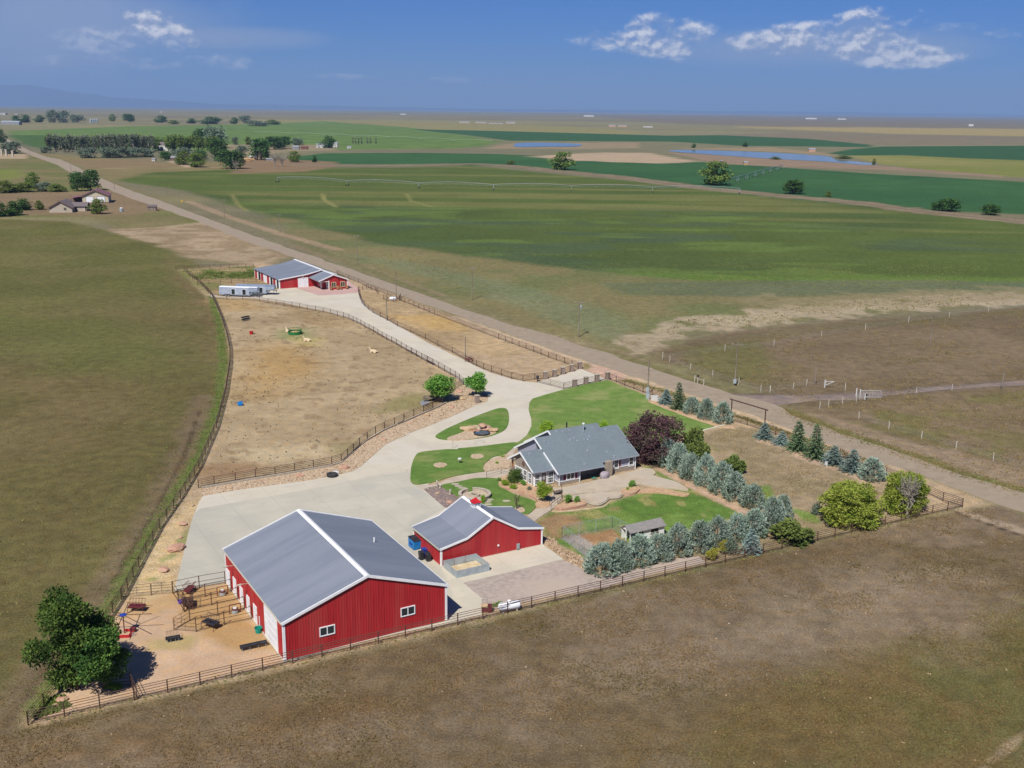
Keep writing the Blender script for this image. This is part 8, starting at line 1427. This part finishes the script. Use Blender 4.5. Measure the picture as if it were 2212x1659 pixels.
for k, (x, y) in enumerate(((12, 470), (42, 472), (84, 474))):
    p = VW['z1'](x, y); h = height_at(p, 'z1', y - 45 + 6 * (k == 2)); o = thing('concrete_column', 'pale concrete column by the far road, %s' % ('left', 'middle', 'right')[k] , 'column', p, 0, 'concrete columns'); b = MB(); b.box(-0.9, 0.9, -0.9, 0.9, 0, h * 0.9); b.build('shaft', 'palewood', o); b = MB(); b.box(-1.1, 1.1, -1.1, 1.1, h * 0.9, h); b.build('cap', 'palewood', o)
for k, (v, x0, x1, y, ty, lab, wl) in enumerate((('z1', 578, 602, 139, 128, 'white industrial tank on the horizon', 'farwhite'), ('z1', 785, 855, 136, 127, 'long white warehouse on the horizon, left one', 'farwhite'), ('z1', 868, 952, 137, 128, 'long white warehouse on the horizon, right one', 'farwhite'), ('z1', 1046, 1062, 146, 137, 'small white block below the horizon', 'farwhite'), ('z1', 605, 665, 138, 130, 'dark low building right of the white horizon tank', 'brownroof'), ('z1', 1160, 1180, 137, 131, 'tiny white house on the horizon', 'farwhite'),
        ('zm', 1222, 1280, 212, 203, 'row of tan sheds on the plain, left end', 'tanwall'), ('zm', 1310, 1372, 213, 205, 'row of tan sheds on the plain, second', 'tanwall'), ('zm', 1385, 1462, 217, 210, 'row of tan sheds on the plain, third', 'tanwall'), ('zm', 1478, 1530, 215, 205, 'row of tan sheds on the plain, right end', 'tanwall'), ('zm', 2042, 2078, 234, 221, 'pink storage stacks on the plain, left', 'boulder'), ('zm', 2090, 2140, 234, 223, 'pink storage stacks on the plain, right', 'boulder'),
        ('zm', 900, 930, 138, 133, 'pale building on the middle horizon', 'farwhite'), ('zm', 1905, 1960, 158, 150, 'white farm buildings on the right horizon', 'farwhite'), ('zr', 1910, 1935, 230, 220, 'white shed far out on the right plain', 'farwhite'), ('zr', 128, 180, 236, 231, 'row of white tanks on the right plain', 'farwhite'), ('zr', 1020, 1080, 168, 163, 'pale farmstead on the right horizon', 'farwhite'), ('zr', 1195, 1240, 169, 165, 'second pale farmstead on the right horizon', 'farwhite'), ('zr', 680, 700, 443, 422, 'tan tank by the irrigated field', 'straw'), ('zr', 552, 560, 430, 417, 'small dark box by the irrigated field', 'dark'), ('zr', 1035, 1070, 370, 350, 'orange equipment behind the pond', 'boulder'))):
    far_shed(v, x0, x1, y, ty, lab, wl, 'greyroof' if wl != 'farwhite' else 'farwhite', 0.35, cat='building', name='far_building')
p = VW['k7'](200, 478); o = add('straw_pile', BM_[0].copy(), None, (p[0], p[1], 0), 0); o.scale = (16, 9, 7); o.data.materials.clear(); o.data.materials.append(M['straw']); tag(o, 'orange straw pile beside the straw barn', 'straw pile')

# ------------------------------------------------------------------ centre-pivot irrigation
def pivot(towers, h, lab, mat='galv', r=0.12, truss=True, arch=1.2):
    t = [np.array(p[:2], float) for p in towers]; o = thing('irrigation_pivot', lab, 'irrigation pivot', (t[0][0], t[0][1], 0), 0, 'irrigation machines')
    for k, p in enumerate(t):
        q = p - t[0]; d = (t[min(k + 1, len(t) - 1)] - t[max(k - 1, 0)]); d /= np.linalg.norm(d); n = np.array([-d[1], d[0]]); b = MB()
        for s in (-1.6, 1.6): b.bar((q[0] + n[0] * s, q[1] + n[1] * s, 0.4), (q[0], q[1], h), r * 1.3)
        b.bar((q[0] - n[0] * 1.6, q[1] - n[1] * 1.6, 0.7), (q[0] + n[0] * 1.6, q[1] + n[1] * 1.6, 0.7), r); tw = b.build('tower', mat, o)
        for s in (-1.6, 1.6): b = MB(); b.tube(((q[0] + n[0] * s - d[0] * 0.15, q[1] + n[1] * s - d[1] * 0.15, 0.6), (q[0] + n[0] * s + d[0] * 0.15, q[1] + n[1] * s + d[1] * 0.15, 0.6)), 0.6, 12); b.build('wheel', 'tyre', tw)
    for k in range(len(t) - 1):
        a, c = t[k] - t[0], t[k + 1] - t[0]; pts = [(*(a + (c - a) * s), h + arch * 4 * s * (1 - s)) for s in np.linspace(0, 1, 11)]; b = MB(); b.tube(pts, r, 5); sp = b.build('span_pipe', mat, o)
        if truss:
            b = MB(); low = [(p_[0], p_[1], p_[2] - (1.5 if i % 10 else 0.4)) for i, p_ in enumerate(pts)]; b.tube(low, r * 0.3, 3, cap=False)
            for i in range(1, 10, 2): b.bar(pts[i - 1], low[i], r * 0.5); b.bar(pts[i + 1], low[i], r * 0.5)
            b.build('truss', mat, sp)
            b = MB()
            for i in range(1, 11): pm_ = np.array(pts[i]); b.bar(pm_, pm_ - np.array([0, 0, 2.2]), 0.05)
            b.build('drop_hose', mat, sp)
pivot(W('zm', (228, 537), (610, 556), (1003, 569), (1411, 580), (1836, 585)) + W('zr', (178, 592), (655, 600)), 3.9, 'long pale centre-pivot sprinkler across the near green field', 'gutter', 0.10)
pivot([VW['zr'](895, 462) + (VW['zr'](590, 550) - VW['zr'](895, 462)) * k / 7 for k in range(8)], 4.2, 'sprinkler line running away over the dark green field', 'gutter', 0.16, True, 0.3)
pivot(W('zm', (110, 272), (300, 277), (480, 284), (650, 292), (830, 298), (1012, 306), (1190, 315), (1400, 322)), 4.0, 'distant sprinkler line over the pale green field', 'farwhite', 0.14, False)

# ------------------------------------------------------------------ loose grass, weeds and stones
M['tuft'] = leaf_mat('grass_tuft', A(122, 128, 70), A(150, 142, 92), A(112, 104, 66), 0.2, 0.05); M['weed'] = leaf_mat('weed', A(104, 128, 60), A(128, 146, 76), A(94, 116, 54), 0.25, 0.2); M['drygrass'] = leaf_mat('dry_grass', A(150, 128, 86), A(122, 102, 68), A(104, 98, 58), 0.15, 0.06); M['chip'] = pm('stone_chip', A(206, 180, 150), A(176, 150, 122), 3, 0.95)
def scatter(name, X, Y, hmin, hmax, mat, seed, blades=4, spread=0.5, w=0.3, z=0.0):
    r = np.random.default_rng(seed); n = len(X); h = r.uniform(hmin, hmax, n); C = np.repeat(np.stack([X, Y, np.full(n, z)], 1), blades, 0); hh = np.repeat(h, blades); d = r.normal(size=(n * blades, 3)) * spread; d[:, 2] = 1
    C = C + np.stack([r.normal(0, 0.25, n * blades) * hh, r.normal(0, 0.25, n * blades) * hh, np.zeros(n * blades)], 1)
    v, f = kites(C, unit(d), hh * r.uniform(0.6, 1.2, n * blades), hh * w, r); return tag(add(name, npmesh(name, v, f, mat)), kind='stuff')
def along(pts, n, sig, seed):
    r = np.random.default_rng(seed); q = np.array([p[:2] for p in pts]); L = np.linalg.norm(np.diff(q, axis=0), axis=1); s = r.random(n) * L.sum(); cum = np.concatenate([[0], np.cumsum(L)]); i = np.clip(np.searchsorted(cum, s) - 1, 0, len(L) - 1); f = (s - cum[i]) / L[i]; p = q[i] + (q[i + 1] - q[i]) * f[:, None]; return p[:, 0] + r.normal(0, sig, n), p[:, 1] + r.normal(0, sig, n)
def inside(poly, n, seed, density=None):
    r = np.random.default_rng(seed); q = np.array([p[:2] for p in poly]); X = r.uniform(q[:, 0].min(), q[:, 0].max(), n * 3); Y = r.uniform(q[:, 1].min(), q[:, 1].max(), n * 3); k = sdist(X, Y, q) > 0; X, Y = X[k], Y[k]
    if density is not None: kk = density(X, Y) > r.random(len(X)); X, Y = X[kk], Y[kk]
    return X[:n], Y[:n]
dens = lambda s, o: (lambda X, Y: np.clip(fbm(X / s + o, Y / s) * 4 + 0.4, 0, 1))
FG = W('D', (-40, 1595), (60, 1575), (600, 1455), (1200, 1310), (1800, 1160), (2150, 1092), (2260, 1200), (2260, 1700), (-40, 1700)); X, Y = inside(FG, 52000, 1, dens(6, 2)); scatter('pasture_grass', X, Y, 0.08, 0.24, 'drygrass', 2, 4, 0.7)
X, Y = inside(W('D', (1400, 1700), (1650, 1480), (1900, 1400), (2260, 1260), (2260, 1700)), 9000, 3, dens(5, 7)); scatter('green_grass', X, Y, 0.08, 0.22, 'tuft', 4, 4, 0.7)
X, Y = inside(W('D', (-40, 480), (230, 500), (430, 600), (480, 720), (485, 800), (455, 930), (390, 1070), (290, 1220), (45, 1560), (-40, 1600)), 30000, 5, dens(9, 4)); scatter('left_pasture_grass', X, Y, 0.10, 0.32, 'tuft', 6, 4, 0.7)
X, Y = inside(W('D', (1400, 775), (1700, 715), (2260, 665), (2260, 1060), (2000, 965), (1700, 855)), 14000, 7, dens(8, 1)); scatter('east_pasture_grass', X, Y, 0.12, 0.4, 'drygrass', 8, 4, 0.7)
X, Y = along(W('D', (58, 1545), (240, 1308), (345, 1120), (428, 988), (470, 882), (484, 780), (476, 700), (456, 640)), 3600, 0.8, 9); scatter('ditch_grass', X, Y, 0.12, 0.34, 'weed', 10, 4, 0.7)
X, Y = along([FF, FR], 900, 0.35, 11); scatter('fence_weeds', X, Y, 0.1, 0.3, 'tuft', 12, 5, 0.5)
X, Y = along(W('q2', (700, 360), (1000, 440), (1560, 630), (2300, 890), (2800, 1060)), 1600, 0.6, 13); scatter('verge_weeds', X, Y, 0.12, 0.35, 'tuft', 14, 5, 0.5)
X, Y = along(W('q3', (260, 610), (560, 735), (900, 850), (1200, 945), (1700, 1115), (2300, 1290)) , 2500, 1.4, 15); scatter('roadside_weeds', X, Y, 0.1, 0.28, 'drygrass', 16, 5, 0.7)
X, Y = inside(PADW, 1000, 17, dens(12, 3)); scatter('paddock_clods', X, Y, 0.1, 0.26, 'bark', 18, 3, 1.2, 1.0)
X, Y = inside(W('z7', (500, 480), (700, 420), (1000, 460), (1300, 590), (1900, 870), (2100, 1000), (1300, 1380), (950, 1100), (850, 960)), 5000, 19, dens(5, 5)); scatter('dry_lawn_grass', X, Y, 0.08, 0.2, 'drygrass', 20, 4, 0.7)
X, Y = inside(bed, 5200, 21); scatter('bed_stones', X, Y, 0.12, 0.3, 'chip', 22, 2, 1.6, 0.8, 0.09)
X, Y = inside(W('z6', (1140, 1120), (1165, 1090), (1230, 1110), (1290, 1190), (1440, 1250), (1500, 1290), (1510, 1365), (1330, 1290), (1300, 1270)), 900, 23); scatter('slope_stones', X, Y, 0.12, 0.28, 'chip', 24, 2, 1.6, 0.8, 0.11)
X, Y = inside(W('c6', (800, 320), (1100, 230), (1180, 330), (900, 380)), 120, 25); scatter('gravel_weeds', X, Y, 0.1, 0.3, 'weed', 26, 5, 0.5)
X, Y = inside(W('D', (1340, 750), (1480, 690), (1800, 655), (2260, 625), (2260, 650), (1900, 675), (1500, 722)), 3000, 27, dens(7, 9)); scatter('field_edge_weeds', X, Y, 0.2, 0.5, 'tuft', 28, 5, 0.6)
X, Y = inside(W('D', (700, 545), (1000, 625), (1310, 738), (1480, 690), (2260, 612), (2260, 560), (1500, 560), (1000, 540)), 12000, 29, dens(14, 9)); scatter('field_crop', X, Y, 0.15, 0.4, 'tuft', 30, 4, 0.7)
X, Y = inside(W('z4', (90, 240), (700, 215), (700, 290), (240, 310)), 1500, 31, dens(6, 3)); scatter('pen_weeds', X, Y, 0.3, 0.8, 'weed', 32, 5, 0.5)
X, Y = inside(W('k3', (420, 1150), (650, 820), (900, 800), (1000, 960), (700, 1080)), 500, 33); scatter('corner_weeds', X, Y, 0.15, 0.45, 'weed', 34, 5, 0.5)
X, Y = inside(FG, 420, 41); scatter('pale_stones', X, Y, 0.08, 0.2, 'chip', 42, 2, 1.8, 0.9)
X, Y = inside(W('D', (-40, 480), (230, 500), (430, 600), (480, 720), (455, 930), (290, 1220), (45, 1560), (-40, 1600)), 9000, 43, dens(7, 6)); scatter('dark_scrub', X, Y, 0.12, 0.34, 'drygrass', 44, 4, 0.9)
# ------------------------------------------------------------------ dry-air haze
HAZE_DENSITY = 4.0e-5
hb = MB(); hb.box(-60000, 60000, -20000, 62000, -1.0, 1250.0)
hz = hb.mesh('haze', []); hmt = bpy.data.materials.new('haze_air'); hmt.use_nodes = True; t = NT(hmt.node_tree); t.n.remove(t.n['Principled BSDF'])
pv = t.new('ShaderNodeVolumePrincipled'); pv.inputs['Color'].default_value = (0.40, 0.60, 0.95, 1); pv.inputs['Density'].default_value = HAZE_DENSITY; t.l.new(pv.outputs[0], t.n['Material Output'].inputs['Volume'])
hz.materials.append(hmt); tag(add('haze', hz), kind='stuff')
